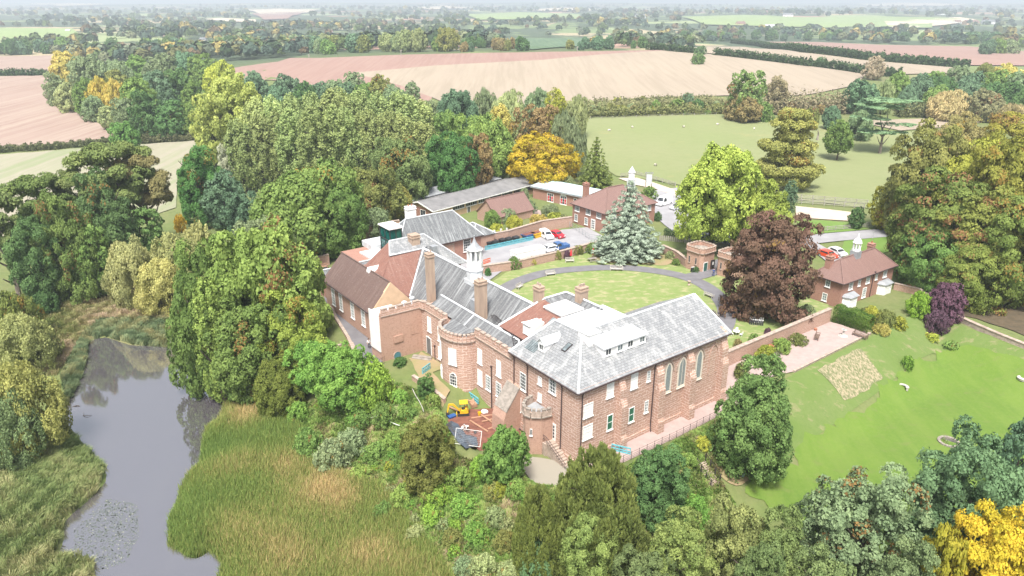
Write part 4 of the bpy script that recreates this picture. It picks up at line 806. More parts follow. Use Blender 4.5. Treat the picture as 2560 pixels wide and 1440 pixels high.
# --- white lantern on the main ridge
b = MB(); b.lathe(7.5, 32.2, [(1.25, 10.2), (1.25, 12.3), (1.35, 12.35), (1.35, 12.5)], 8, 0, R(22.5)); b.box(6.3, 8.7, 31.0, 33.4, 9.6, 10.9)
cu = b.build('lantern', MT['lead'], house)
b = MB(); b.lathe(7.5, 32.2, [(1.2, 12.504), (1.2, 13.7), (1.1, 13.75)], 8, 0, R(22.5)); b.build('lantern_base', MT['white_paint'], cu)
b = MB()
for k in range(8):
    an = R(22.5 + 45 * k); b.box(7.5 + 1.0 * math.cos(an) - 0.14, 7.5 + 1.0 * math.cos(an) + 0.14, 32.2 + 1.0 * math.sin(an) - 0.11, 32.2 + 1.0 * math.sin(an) + 0.11, 13.752, 15.5)
b.lathe(7.5, 32.2, [(1.22, 15.502), (1.32, 15.62), (1.24, 15.75)], 8, 0, R(22.5)); b.build('lantern_posts', MT['white_paint'], cu)
b = MB(); b.lathe(7.5, 32.2, [(1.24, 15.754), (0.76, 16.1), (0.38, 16.6), (0.17, 17.1), (0.05, 17.6)], 8, 0, R(22.5)); b.ball((7.5, 32.2, 17.65), 0.12, 6); b.build('lantern_roof', MT['lead_dark'], cu)
b = MB(); b.lathe(7.5, 32.2, [(0.45, 13.752), (0.45, 15.48)], 8, 0, R(22.5)); b.build('louvre', MT['lead_dark'], cu)
# --- green glass lift tower and the low roofs west of it
b = MB(); b.box(9.8, 12.2, 64.2, 68.2, 2.0, 10.2); lt = b.build('lift_tower', MT['glass_green'], house)
b = MB()
for x in (9.76, 12.24):
    for y in (64.16, 66.2, 68.24): b.bar((x, y, 2), (x, y, 10.25), 0.12, 0.12)
for z in (4.0, 6.0, 8.0, 10.1):
    b.bar((9.74, 64.14, z), (12.26, 64.14, z), 0.1, 0.1); b.bar((9.74, 64.14, z), (9.74, 68.26, z), 0.1, 0.1); b.bar((12.26, 64.14, z), (12.26, 68.26, z), 0.1, 0.1)
b.bar((11, 64.15, 2), (11, 64.15, 10.2), 0.1, 0.1); b.build('frame', MT['iron'], lt)
b = MB(); b.box(9.5, 12.5, 63.9, 68.5, 10.26, 10.5); b.build('flat_roof', MT['white_paint'], lt)
b = MB(); b.box(-4, 9, 57, 66, -2, 3.6); b.box(3, 15, 56.0, 72, -2, 5.2); b.build('service_wall', MT['red_brick'], house)
hip_roof(house, -4, 9, 60.3, 66, 3.6, 5.6, 'a', 0, 0, 0.25, 'slate_grey', 'lead', 'service_roof')
b = MB(); b.box(5.5, 9.4, 62, 69, 5.2, 5.5); b.box(8, 14, 68.5, 73, 5.21, 6.3); b.build('flat_roof', MT['lead'], house)

# ================================================================ the north range (grey hipped roof)
nr = building('coach_house_range', 'red brick range with a wide grey slate hipped roof behind the manor', 'building')
b = MB(); b.box(12.0, 31.4, 65.9, 74.2, -1, 5.2); b.build('wall', MT['red_brick'], nr)
hip_roof(nr, 12.0, 31.4, 65.9, 74.2, 5.2, 9.8, 'a', 4.2, 4.2, 0.4, 'slate_grey', 'lead', 'roof')
chimney(nr, 18.4, 71.8, 8.0, 11.6, 1.9, 1.3, 'render_white', 2)
b = MB(); b.box(24.5, 34.5, 74.3, 82, -1, 3.4); b.box(33.0, 37.6, 70, 77, -1, 3.2); b.build('rear_wall', MT['brick_face'], nr)
hip_roof(nr, 24.5, 34.5, 74.3, 82, 3.4, 6.2, 'a', None, None, 0.3, 'slate_grey', 'lead', 'rear_roof'); hip_roof(nr, 31.9, 37.6, 70.0, 77, 3.2, 4.9, 'b', None, None, 0.3, 'slate_grey', 'lead', 'rear_roof')
for a_ in (20.0, 23.6): 
    b = MB(); b.box(a_ - 1.0, a_ + 1.0, 65.86, 65.94, 0.9, 4.1); b.build('blocked_window', MT['brick_face'], nr)
    b = MB(); b.box(a_ - 1.2, a_ - 1.0, 65.82, 65.93, 0.6, 4.3); b.box(a_ + 1.0, a_ + 1.2, 65.82, 65.93, 0.6, 4.3); b.box(a_ - 1.0, a_ + 1.0, 65.82, 65.93, 4.1, 4.3); b.build('window_surround', MT['stone_cap'], nr)
window(nr, (27.9, 65.9, 1.9), '-b', 1.9, 2.7, 4, 5, 'glass', fr=0.12); gutter(nr, (11.6, 65.42, 4.75), (31.8, 65.42, 4.75)); window(nr, (37.6, 73.5, 0.9), '+a', 0.8, 1.4, 2, 3, 'glass')
# ================================================================ long workshop
ang = math.atan2(8.0, 40.0); wk = building('long_workshop', 'long low workshop with grey felt roof and a strip of windows under the trees', 'building', a=36.2, b=93.6, extra=ang)
b = MB(); b.box(0, 41.5, 0, 9.5, -1, 3.0); gable_fill(b, 'a', 0.0, 0, 9.5, 3.0, 4.2, 0.3); b.build('wall', MT['render_cream'], wk)
b = MB(); b.box(-0.02, 0.02, 0.1, 9.4, -1, 2.98); b.build('end_wall', MT['red_brick'], wk)
b = MB(); roof_face(b, ((-0.6, -0.7, 3.0), (42, -0.7, 3.0), (42, 4.75, 4.35), (-0.6, 4.75, 4.35))); roof_face(b, ((-0.6, 10.1, 3.0), (42, 10.1, 3.0), (42, 4.75, 4.35), (-0.6, 4.75, 4.35))); b.build('roof', MT['felt'], wk)
b = MB(); roof_face(b, ((-0.6, 9.0, 3.6), (34, 9.0, 3.6), (34, 13.5, 4.4), (-0.6, 13.5, 4.4))); b.box(0, 33.5, 9.6, 13.2, -1, 3.5); b.build('rear_roof', MT['lead_dark'], wk)
b = MB(); b.bar((-0.64, -0.75, 2.95), (-0.64, 4.75, 4.35), 0.1, 0.3); b.bar((-0.64, 4.75, 4.35), (-0.64, 10.1, 2.95), 0.1, 0.3); b.bar((-0.64, -0.74, 2.9), (42, -0.74, 2.9), 0.1, 0.2); b.build('bargeboard', MT['white_paint'], wk)
for x in (8.5, 13.0, 17.5, 22, 26.5, 31, 35.5): window(wk, (x, 0, 1.65), '-b', 4.0, 1.1, 5, 1, 'glass', fr=0.07, frame='grey_door' if x > 20 else 'white_paint')
window(wk, (-0.03, 3.6, 0.9), '-a', 1.9, 1.6, 2, 1, 'glass'); door(wk, (12.0, 0, 0.02), '-b', 0.95, 1.6, 'grey_door')
# ================================================================ tiled barn in the garden
bn = building('tiled_barn', 'small barn with a steep faded red tiled roof among the garden bushes', 'barn', a=46.8, b=82.0, extra=R(4))
b = MB(); b.box(0, 11.5, 0, 7.5, -1, 2.3); gable_fill(b, 'a', 0, 0, 7.5, 2.3, 5.6, 0.3); gable_fill(b, 'a', 11.2, 0, 7.5, 2.3, 5.6, 0.3); b.build('wall', MT['garden_stone'], bn); hip_roof(bn, 0, 11.5, 0, 7.5, 2.3, 5.7, 'a', 0, 0, 0.3, 'tile_plain', 'tile_plain')
# ================================================================ cafe with flat pale roof
cf = building('cafe_building', 'single storey brick cafe with a pale blue flat roof and red-curtained glazed doors', 'building')
b = MB(); b.prism([(69.6, 97.2), (73.3, 81.0), (82.0, 79.9), (77.2, 101.0)], -1, 3.05); b.build('wall', MT['red_brick'], cf)
b = MB(); b.prism([(69.0, 97.9), (72.9, 80.2), (82.6, 79.2), (77.6, 101.6)], 3.06, 3.45, 0); b.build('roof_edge', MT['lead_dark'], cf)
b = MB(); b.prism([(69.2, 97.6), (73.1, 80.4), (82.4, 79.4), (77.5, 101.3)], 3.46, 3.54); b.build('flat_roof', MT['felt_teal'], cf)
cdir = math.atan2(-16.2, 3.7)
for t in (0.36, 0.62, 0.85):
    x, y = 69.6 + 3.7 * t, 97.2 - 16.2 * t; f = window(cf, (x - 0.02, y, 0.15), cdir, 2.1 if t < 0.8 else 1.0, 2.3, 3 if t < .8 else 1, 3, 'glass', fr=0.1)
    if t < 0.8:
        b = MB(); b.box(-0.8, -0.3, -0.03, -0.015, 0.3, 1.6); b.box(0.35, 0.8, -0.03, -0.015, 0.3, 1.6); b.build('curtain', MT['red_cloth'], f)
b = MB(); b.box(-0.9, 0.9, -0.08, 0.0, 0, 0.55); b.build('fascia_board', MT['white_paint'], cf, (69.6 + 3.7 * .62, 97.2 - 16.2 * .62, 2.5), cdir)
# ================================================================ brick cottage by the blue cedar
ct = building('brick_cottage', 'two storey red brick cottage with a hipped tiled roof beside the blue cedar', 'house')
b = MB(); b.box(63.2, 79.5, 62.2, 73.6, -1, 5.1); b.build('wall', MT['red_brick'], ct); hip_roof(ct, 63.2, 79.5, 62.2, 73.6, 5.1, 8.9, 'a', None, None, 0.45, 'tile_plain', 'tile_plain')
chimney(ct, 69.5, 76.0, 2.0, 8.3, 1.2, 1.2, 'red_brick', 1)
for bb, z0, h_ in ((71.9, 3.2, 1.4), (68.0, 3.2, 1.4), (64.4, 3.2, 1.4), (72.2, 0.7, 1.7), (68.6, 0.7, 1.7)): window(ct, (63.2, bb, z0), '-a', 1.15 if z0 < 3 else 1.6, h_, 3 if z0 > 3 else 2, 3, 'glass_pale', fr=0.1)
door(ct, (63.2, 66.2, 0.05), '-a', 1.2, 2.4, 'white_paint', glazed=True); gutter(ct, (62.7, 61.8, 4.75), (62.7, 74, 4.75))
for a_ in (66, 70, 74, 77.5): window(ct, (a_, 62.2, 3.2), '-b', 1.2, 1.4, 3, 3, 'glass_pale', fr=0.1)
b = MB(); b.box(79.4, 80.9, 70.4, 71.9, 6.4, 8.8); lc = b.build('lantern', MT['lead'], ct)
b = MB(); b.lathe(80.15, 71.15, [(0.8, 8.804), (0.8, 10.4), (0.95, 10.5)], 8, 0, R(22.5)); b.build('louvre', MT['white_paint'], lc); b = MB(); b.lathe(80.15, 71.15, [(0.95, 10.504), (0.55, 11.2), (0.05, 12.0)], 8, 0, R(22.5)); b.build('lantern_roof', MT['lead'], lc)
# ================================================================ gate towers
def gate_tower(a, bb, label, h=2.15):
    r = building('gate_tower', label, 'tower', 'battlemented gate towers', a, bb); c = 0.55
    oc = [(h, -h + c), (h, h - c), (h - c, h), (-h + c, h), (-h, h - c), (-h, -h + c), (-h + c, -h), (h - c, -h)]
    b = MB(); b.prism(oc, -1.2, 4.0); b.build('wall', MT['brick_face'], r)
    b = MB()
    for k in range(8): crenels(b, oc[k], oc[(k + 1) % 8], 3.902, 0.36, 0.26, 0.75, 0.6)
    b.build('parapet', [MT['brick_face'], MT['stone_cap']], r)
    b = MB(); b.lathe(0, 0, [(h - 0.1, 4.004), (h - 0.1, 4.2), (0.25, 4.75), (0.02, 4.8)], 8, 0, R(22.5)); b.build('roof', MT['stone_old'], r)
    for y in (-0.75, 0.9): window(r, (-h, y, 1.5), '-a', 0.42, 1.4, 1, 1, 'glass', 'round', 0.06, 'stone_cap', 'slit_window')
    return r
g1 = gate_tower(62.6, 34.1, 'battlemented square brick gate tower with a green door, left of the gateway')
door(g1, (-0.9, -2.15, -0.05), '-b', 1.0, 2.0, 'green_door', label='green door')
g2t = gate_tower(64.4, 27.8, 'battlemented square brick gate tower half hidden by the copper beech')
# ================================================================ lodge
lg = building('lodge', 'red brick lodge with a tiled hipped roof, bay windows and a white cupola', 'house', a=66.0, b=6.1, extra=R(-2))
b = MB(); b.box(0, 16.2, 0, 5.6, -2.5, 5.1); b.build('wall', MT['red_brick'], lg); hip_roof(lg, 0, 16.2, 0, 5.6, 5.1, 7.8, 'a', 2.8, 2.8, 0.45, 'tile_plain', 'tile_plain')
chimney(lg, 1.5, 4.0, 5.4, 8.2, 1.1, 1.0, 'red_brick', 2); chimney(lg, 14.8, 4.2, 5.5, 8.0, 1.0, 1.0, 'red_brick', 1); b = MB(); b.tube([(14.9, 4.3, 8), (14.9, 4.3, 10.4)], 0.03, 4); b.bar((14.3, 4.3, 10.2), (15.5, 4.3, 10.2), 0.03, 0.03); b.build('aerial', MT['galv'], lg)
for a_, z0, wd, h_ in ((2.6, 3.0, 1.2, 1.6), (5.2, 3.1, 0.75, 1.6), (7.9, 3.0, 1.2, 1.6), (10.6, 3.1, 0.7, 1.6), (13.4, 3.0, 1.2, 1.6), (7.4, 0.4, 1.2, 1.9)): window(lg, (a_, 0, z0), '-b', wd, h_, 3 if wd > 1 else 2, 4, 'glass_pale', fr=0.11)
for bb, z0 in ((2.7, 3.2), (2.9, 0.5)): window(lg, (0, bb, z0), '-a', 0.95, 1.45, 2, 3, 'glass_pale', fr=0.1)
for a_ in (2.4, 13.4):
    b = MB(); pl_ = [(a_ - 1.7, 0), (a_ - 1.1, -1.1), (a_ + 1.1, -1.1), (a_ + 1.7, 0)]; b.prism(pl_, -1.5, 2.05); bay = b.build('bay_window', MT['white_paint'], lg)
    b = MB(); b.solid([(x, y, 2.06) for x, y in [(a_ - 2, 0), (a_ - 1.3, -1.4), (a_ + 1.3, -1.4), (a_ + 2, 0)]], [(a_ - 1.5, 0, 2.5), (a_ - 1.0, -0.3, 2.5), (a_ + 1.0, -0.3, 2.5), (a_ + 1.5, 0, 2.5)]); b.build('bay_roof', MT['lead_dark'], bay)
    window(bay, (a_, -1.1, -0.3), '-b', 2.0, 2.1, 4, 4, 'blind', fr=0.1)
    window(bay, (a_ - 1.4, -0.55, -0.3), -R(61), 1.0, 2.1, 2, 4, 'blind', fr=0.1); window(bay, (a_ + 1.4, -0.55, -0.3), R(61), 1.0, 2.1, 2, 4, 'glass_pale', fr=0.1)
downpipe(lg, [(9.4, -0.3, 4.8), (9.4, -0.1, 4.4), (9.4, -0.1, -1)]); gutter(lg, (-0.4, -0.5, 4.7), (16.6, -0.5, 4.7)); gutter(lg, (-0.5, -0.4, 4.7), (-0.5, 6.0, 4.7))
b = MB(); b.box(6.6, 8.0, 2.1, 3.5, 7.0, 8.5); lc = b.build('cupola', MT['lead_dark'], lg)
b = MB(); b.lathe(7.3, 2.8, [(0.75, 8.504), (0.75, 8.75)], 8, 0, R(22.5))
for k in range(8): an = R(22.5 + 45 * k); b.box(7.3 + .6 * math.cos(an) - .07, 7.3 + .6 * math.cos(an) + .07, 2.8 + .6 * math.sin(an) - .07, 2.8 + .6 * math.sin(an) + .07, 8.752, 9.9)
b.lathe(7.3, 2.8, [(0.75, 9.902), (0.84, 10.0)], 8, 0, R(22.5)); b.build('cupola_posts', MT['white_paint'], lc)
b = MB(); b.lathe(7.3, 2.8, [(0.8, 10.004), (0.68, 10.4), (0.4, 10.7), (0.15, 10.9), (0.06, 11.4)], 10); b.ball((7.3, 2.8, 11.5), 0.13, 6); b.build('cupola_dome', MT['white_paint'], lc)
# ================================================================ walls
def wall(name, label, pts, h, th, mt='brick_wall', cap='stone_cap', zoff=-1.0, cat='wall', hs_=None):
    """free-standing wall along world points; pts (x, y)"""
    r = empty(name, (*pts[0], float(H(*pts[0]))), 0, label, cat); z0 = r.location.z
    b = MB(); c = MB()
    dense = []
    for i in range(len(pts) - 1):
        n = max(1, int(math.dist(pts[i], pts[i + 1]) / 6))
        for k in range(n): dense.append(tuple(np.array(pts[i]) + (np.array(pts[i + 1]) - np.array(pts[i])) * k / n))
    dense.append(pts[-1])
    for i in range(len(dense) - 1):
        p = Vector((dense[i][0] - pts[0][0], dense[i][1] - pts[0][1], 0)); q = Vector((dense[i + 1][0] - pts[0][0], dense[i + 1][1] - pts[0][1], 0))
        za, zb = float(H(*dense[i])) - z0, float(H(*dense[i + 1])) - z0
        d = (q - p).normalized(); n = Vector((-d.y, d.x, 0)) * th / 2
        for m_, bt, tp, g in ((b, zoff, h, 1.0), (c, h + 0.003, h + 0.12, 1.35)):
            m_.solid([p - n * g + Vector((0, 0, za + bt)), q - n * g + Vector((0, 0, zb + bt)), q + n * g + Vector((0, 0, zb + bt)), p + n * g + Vector((0, 0, za + bt))],
                     [p - n * g + Vector((0, 0, za + tp)), q - n * g + Vector((0, 0, zb + tp)), q + n * g + Vector((0, 0, zb + tp)), p + n * g + Vector((0, 0, za + tp))])
    b.build('wall', MT[mt], r); c.build('coping', MT[cap], r); return r
wall('garden_wall', 'long red brick garden wall behind the bins and parked vans', [W(32.0, 72.0), W(42, 71.0), W(52.8, 72.5), W(60.8, 71.0)], 2.4, 0.5)
wall('yard_wall', 'low creeper-grown brick wall between the car yard and the courtyard lawn', [W(24.0, 57.6), W(32.9, 55.4), W(44.0, 54.9), W(54.8, 55.2), W(59.5, 57.0)], 1.7, 0.5)
wall('courtyard_wall', 'low old brick wall running from the cedar to the gate tower', [P(1655, 632), P(1690, 648), W(60.9, 36.0)], 1.7, 0.5)
wall('terrace_wall', 'tall pink stone wall between the courtyard and the gravel terrace', [W(28.0, 4.0), W(45, 3.9), W(59.2, 3.9)], 2.5, 0.5, 'garden_stone')
wall('edging_wall', 'low stone edging along the open side of the gravel terrace', [W(39.2, -2.9), W(60.4, -2.7)], 0.18, 0.25, 'stone_cap', zoff=-0.6)
wall('embattled_garden_wall', 'low pale stone wall with stepped top at the edge of the lawn', [G(2385, 797)[:2], G(2440, 822)[:2], G(2500, 848)[:2], G(2560, 872)[:2], G(2700, 935)[:2]], 0.8, 0.5, 'stone_cap')
wall('lodge_garden_wall', 'low stone garden wall beside the right end of the lodge', [W(82.6, 5.0), W(83.5, 1.0), W(81.0, -3.0)], 1.2, 0.4, 'garden_stone')
wall('ruined_wall', 'mossy stone wall with a dark doorway under the trees behind the manor', [P(905, 600), P(955, 585), P(1000, 578)], 2.6, 0.5, 'garden_stone')
wall('sloping_wall', 'old brick wall stub beside the dark tarmac west of the hall', [P(786, 668), P(824, 662)], 2.2, 0.4)
wall('west_path_wall', 'low stone kerb wall edging the path above the trees', [P(828, 770), P(840, 800), P(872, 852), P(906, 932)], 0.5, 0.35, 'garden_stone')
# ---------------------------------------------------------------- foliage
def foliage_mat(name='foliage', translucent=0.3, vary=0.33):
    """leaf colour comes from the object (its colour; the alpha is how much of it has turned), varied clump by clump"""
    m, t, b = newmat(name); b.inputs['Roughness'].default_value = 0.7; b.inputs['Specular IOR Level'].default_value = 0.08
    oi = t.nodes.new('ShaderNodeObjectInfo'); at = N(t, 'ShaderNodeAttribute', attribute_name='tint'); a2 = N(t, 'ShaderNodeAttribute', attribute_name='turn')
    hsv = t.nodes.new('ShaderNodeHueSaturation'); hsv.inputs['Saturation'].default_value = 0.98; t.links.new(oi.outputs['Color'], hsv.inputs['Color'])
    t.links.new(ramp(t, at.outputs['Fac'], 0, 1, 1 - vary, 1 + vary), hsv.inputs['Value']); t.links.new(ramp(t, at.outputs['Fac'], 0, 1, 0.515, 0.487), hsv.inputs['Hue'])
    # turned leaves: yellow to rust
    lt = N(t, 'ShaderNodeMath', operation='LESS_THAN'); t.links.new(a2.outputs['Fac'], lt.inputs[0]); t.links.new(oi.outputs['Alpha'], lt.inputs[1])
    turned = mixc(t, oi.outputs['Random'], (0.32, 0.23, 0.05), (0.27, 0.15, 0.075))
    col = mixc(t, lt.outputs[0], hsv.outputs['Color'], turned); t.links.new(col, b.inputs['Base Color'])
    tr = t.nodes.new('ShaderNodeBsdfTranslucent'); t.links.new(col, tr.inputs['Color'])
    ms = t.nodes.new('ShaderNodeMixShader'); ms.inputs[0].default_value = translucent; out = t.nodes['Material Output']
    t.links.new(b.outputs[0], ms.inputs[1]); t.links.new(tr.outputs[0], ms.inputs[2]); t.links.new(ms.outputs[0], out.inputs['Surface']); return m
MT['foliage'] = foliage_mat()
def unit(v): return v / (np.linalg.norm(v, axis=-1, keepdims=True) + 1e-9)
def lumps_for(kind, rng, asp):
    """clump centres (x, y, z), radii (rx, rz); the crown is 1 in radius and 2*asp tall"""
    h = 2 * asp; C = []; Rr = []
    def add(c, rx, rz): C.append(c); Rr.append((rx, rz))
    if kind in ('round', 'willow', 'bush', 'tall', 'feather'):
        n = {'round': 95, 'willow': 110, 'bush': 60, 'tall': 90, 'feather': 120}[kind]
        lobes = [(rng.uniform(0, 2 * math.pi), rng.uniform(-0.6, 0.9), rng.uniform(0.12, 0.42)) for _ in range(7)]
        for i in range(n):
            zz = 1 - 2 * (i + 0.5) / n; ph = i * 2.39996 + rng.uniform(-0.35, 0.35)
            if zz < -0.75 and kind != 'bush': continue
            sr = math.sqrt(max(0, 1 - zz * zz)); k = 0.74 * rng.uniform(0.78, 1.08)
            d = np.array((sr * math.cos(ph), sr * math.sin(ph), zz))
            for la, lz, am in lobes:
                ld = np.array((math.cos(la) * math.sqrt(1 - lz * lz * .9), math.sin(la) * math.sqrt(1 - lz * lz * .9), lz)); k += am * max(0, float(d @ ld)) ** 5 * (0.9 if rng.random() < .9 else 0)
            if kind == 'tall':
                q_ = (zz + 1) / 2; f = min(1, 0.5 + 1.3 * q_) * max(0.02, 1 - q_ ** 3.5) ** 0.55; sr2 = f * k; c = (math.cos(ph) * sr2 * 0.85, math.sin(ph) * sr2 * 0.85, (zz + 1) / 2 * h * 0.95)
                add(c, rng.uniform(0.15, 0.27), rng.uniform(0.35, 0.6)); continue
            if kind == 'bush': add((d[0] * k, d[1] * k, max(0.05, (zz * 0.55 + 0.42) * h * (0.8 if zz > 0 else 0.9))), rng.uniform(0.2, 0.34), rng.uniform(0.18, 0.3)); continue
            sq = 0.93 if zz > 0 else 0.86
            r0 = rng.uniform(0.17, 0.31)
            add((d[0] * k, d[1] * k, asp + zz * asp * k * sq * 1.16), r0 * (1.15 if kind == 'feather' else 1), r0 * ({'willow': 1.25, 'feather': 0.6}.get(kind, 0.92)))
        for i in range(18): add((rng.uniform(-.4, .4), rng.uniform(-.4, .4), h * rng.uniform(0.2, 0.75)), 0.34, 0.34)
    elif kind == 'yew':
        for i in range(150):
            zz = rng.uniform(0.0, 1.0) ** 0.85; ph = i * 2.39996; rad = (1 - zz ** 3.2) ** 0.6 * rng.uniform(0.72, 1.0)
            add((rad * 0.88 * math.cos(ph), rad * 0.88 * math.sin(ph), zz * h * 0.9), rng.uniform(0.08, 0.15), rng.uniform(0.22, 0.36) * asp)
        for i in range(16): add((rng.uniform(-.45, .45), rng.uniform(-.45, .45), h * rng.uniform(0.1, 0.6)), 0.35, 0.35)
    elif kind == 'conifer':
        L = 15
        for l in range(L):
            t = l / (L - 1); zz = 0.03 + 0.93 * t; rad = (1 - t) ** 0.82 * 0.97 + 0.03; nb = max(4, int(15 * rad) + 2)
            for k in range(nb):
                ph = 2 * math.pi * (k + 0.5 * (l % 2)) / nb + rng.uniform(-.2, .2); rr = rad * rng.uniform(0.78, 1.08)
                for q in np.linspace(0.25, 1, max(2, int(5 * rad))): add((rr * q * math.cos(ph), rr * q * math.sin(ph), zz * h + 0.05 * q - 0.10 * q * q * rad), 0.06 + 0.13 * rad * (1.1 - 0.55 * q), 0.05)
    elif kind == 'pine':
        for i in range(34):
            zz = rng.uniform(0.35, 1.0); rad = (0.95 if zz < 0.8 else 0.95 - 2.6 * (zz - 0.8)) * rng.uniform(0.25, 1.0); ph = i * 2.39996
            c = (rad * math.cos(ph), rad * math.sin(ph), zz * h + rad * 0.1)
            for k in range(3): add((c[0] + rng.uniform(-.14, .14), c[1] + rng.uniform(-.14, .14), c[2] + rng.uniform(-.04, .04)), rng.uniform(0.16, 0.3), rng.uniform(0.07, 0.12))
    elif kind == 'lebanon':
        for (zz, rad, n, off) in ((0.93, 0.8, 26, (0.1, 0)), (0.80, 0.75, 18, (-0.25, 0.1)), (0.55, 0.5, 8, (-0.4, 0.2)), (0.42, 0.55, 9, (0.35, -0.1)), (0.27, 0.55, 9, (-0.3, 0)), (0.2, 0.5, 6, (0.5, 0.2))):
            for i in range(n): r_ = rad * math.sqrt(rng.random()); ph = rng.uniform(0, 6.28); add((off[0] + r_ * math.cos(ph), off[1] + r_ * math.sin(ph) * 0.8, zz * h + rng.uniform(-.03, .03)), rng.uniform(0.14, 0.26), 0.035)
    elif kind == 'tiered':
        for (zz, rad, n) in ((0.96, 0.28, 6), (0.84, 0.5, 12), (0.70, 0.42, 9), (0.56, 0.72, 18), (0.42, 0.6, 10), (0.28, 0.92, 26), (0.14, 0.8, 16), (0.6, 0.2, 6)):
            for i in range(n): r_ = rad * (0.45 + 0.55 * math.sqrt(rng.random())); ph = i * 2.39996 + zz * 9; add((r_ * math.cos(ph), r_ * math.sin(ph), zz * h - 0.06 * r_ / rad), rng.uniform(0.2, 0.3), rng.uniform(0.14, 0.2))
    return np.array(C), np.array(Rr)
def crown_mesh(name, kind, seed, n, leaf, asp):
    rng = np.random.default_rng(seed); C, Rr = lumps_for(kind, rng, asp)
    wgt = Rr[:, 0] * (Rr[:, 0] + Rr[:, 1]); wgt /= wgt.sum(); li = rng.choice(len(C), n, p=wgt)
    cen = np.array((0, 0, asp * 0.75)); oc = unit(C - cen); out = oc[li]
    ns = 11; sub = unit(rng.normal(size=(len(C), ns, 3)) + 0.6 * oc[:, None] + np.array((0, 0, 0.28))); sr_ = rng.uniform(0.72, 1.16, (len(C), ns)); ki = rng.integers(0, ns, n)
    d = unit(sub[li, ki] + rng.normal(size=(n, 3)) * 0.27); sh = (sr_[li, ki] * rng.uniform(0.80, 1.04, n))[:, None]; pos = C[li] + d * np.stack([Rr[li, 0], Rr[li, 0], Rr[li, 1]], 1) * sh
    nrm = unit(d + rng.normal(size=(n, 3)) * 0.55)
    if kind in ('conifer', 'pine', 'lebanon'): nrm = unit(nrm * 0.6 + np.array((0, 0, 0.7)))
    if kind == 'feather': nrm = unit(nrm + out * 0.4)
    tx = unit(np.cross(nrm, rng.normal(size=(n, 3)))); ty = np.cross(nrm, tx)
    s = leaf * rng.uniform(0.45, 1.45, (n, 1)) ** 1.15; sx, sy = s * 0.5, s * 0.5
    if kind == 'willow': ty = unit(np.array((0, 0, -1.0)) + d * 0.35 + rng.normal(size=(n, 3)) * 0.2); tx = unit(np.cross(ty, nrm)); sx, sy = s * 0.32, s * 1.0
    if kind == 'yew': ty = unit(np.array((0, 0, 1.0)) + d * 0.6 + rng.normal(size=(n, 3)) * 0.25); tx = unit(np.cross(ty, nrm)); sx, sy = s * 0.33, s * 0.85
    if kind == 'conifer': ty = unit(np.concatenate([pos[:, :2], -0.25 * np.ones((n, 1))], 1) + rng.normal(size=(n, 3)) * 0.3); tx = unit(np.cross(ty, nrm)); sx, sy = s * 0.35, s * 0.8
    v = np.stack([pos - tx * sx * 0.6 - ty * sy, pos + tx * sx - ty * sy * 0.2, pos + tx * sx * 0.35 + ty * sy, pos - tx * sx + ty * sy * 0.25], 1).reshape(-1, 3)
    rr_ = np.percentile(np.hypot(pos[:, 0], pos[:, 1]), 98); v[:, :2] /= rr_; zl_ = 0.0 if kind in ('pine', 'lebanon', 'conifer', 'tiered') else max(0.0, np.percentile(pos[:, 2], 1.0)); v[:, 2] = (v[:, 2] - zl_) * 2 * asp / (np.percentile(pos[:, 2], 99.7) - zl_); v[:, 2] = np.maximum(v[:, 2], 0.0)
    ltint = rng.uniform(0, 1, len(C)); stint = rng.uniform(0, 1, (len(C), ns)); tint = np.clip(0.42 * ltint[li] + 0.3 * stint[li, ki] + 0.28 * rng.uniform(0, 1, n), 0, 1)
    lturn = rng.uniform(0, 1, len(C)); turn = np.clip(lturn[li] + rng.uniform(-0.12, 0.12, n), 0.001, 1)
    me = mesh_np(name, v, np.arange(n * 4).reshape(n, 4), [MT['foliage']], tint)
    a = me.attributes.new('turn', 'FLOAT', 'FACE'); a.data.foreach_set('value', turn.astype(np.float32)); return me
def trunk_mesh(kind, seed, mt='bark'):
    """unit tree: foot at 0, top of limbs near 1, foot radius about 0.035"""
    rng = random.Random(seed); b = MB(); top = 0.62 if kind != 'conifer' else 0.95
    sway = [(rng.uniform(-.015, .015) * i, rng.uniform(-.015, .015) * i) for i in range(5)]
    pts = [(sway[i][0], sway[i][1], top * i / 4) for i in range(5)]; b.tube([(0, 0, -0.12)] + pts, [0.046, 0.036, 0.028, 0.023, 0.018, 0.008], 8)
    for k in range(7 if kind != 'conifer' else 0):
        i = 1 + k % 4; p = Vector(pts[i]); an = k * 2.4 + rng.uniform(-.3, .3); r_ = rng.uniform(0.16, 0.27); up = rng.uniform(0.08, 0.26)
        m_ = p + Vector((math.cos(an) * r_ * .5, math.sin(an) * r_ * .5, up * .45)); e = p + Vector((math.cos(an) * r_, math.sin(an) * r_, up))
        b.tube([p, m_, e], [0.015, 0.010, 0.004], 5)
    return b.mesh('trunk', MT[mt])
LOD = {'hi': (60000, 0.66), 'mid': (16000, 1.2), 'lo': (2800, 2.4)}
LEAF = {'round': 0.075, 'willow': 0.06, 'bush': 0.07, 'tall': 0.066, 'yew': 0.07, 'conifer': 0.062, 'pine': 0.066, 'lebanon': 0.06, 'feather': 0.072, 'tiered': 0.07}
ASP = {'round': (0.8, 1.05, 1.4), 'willow': (0.8, 1.1), 'bush': (0.55, 0.8), 'tall': (1.5, 2.4), 'yew': (0.75, 1.1), 'conifer': (1.0, 1.25), 'pine': (0.8,), 'lebanon': (0.9,), 'feather': (0.9, 1.2), 'tiered': (1.1,)}
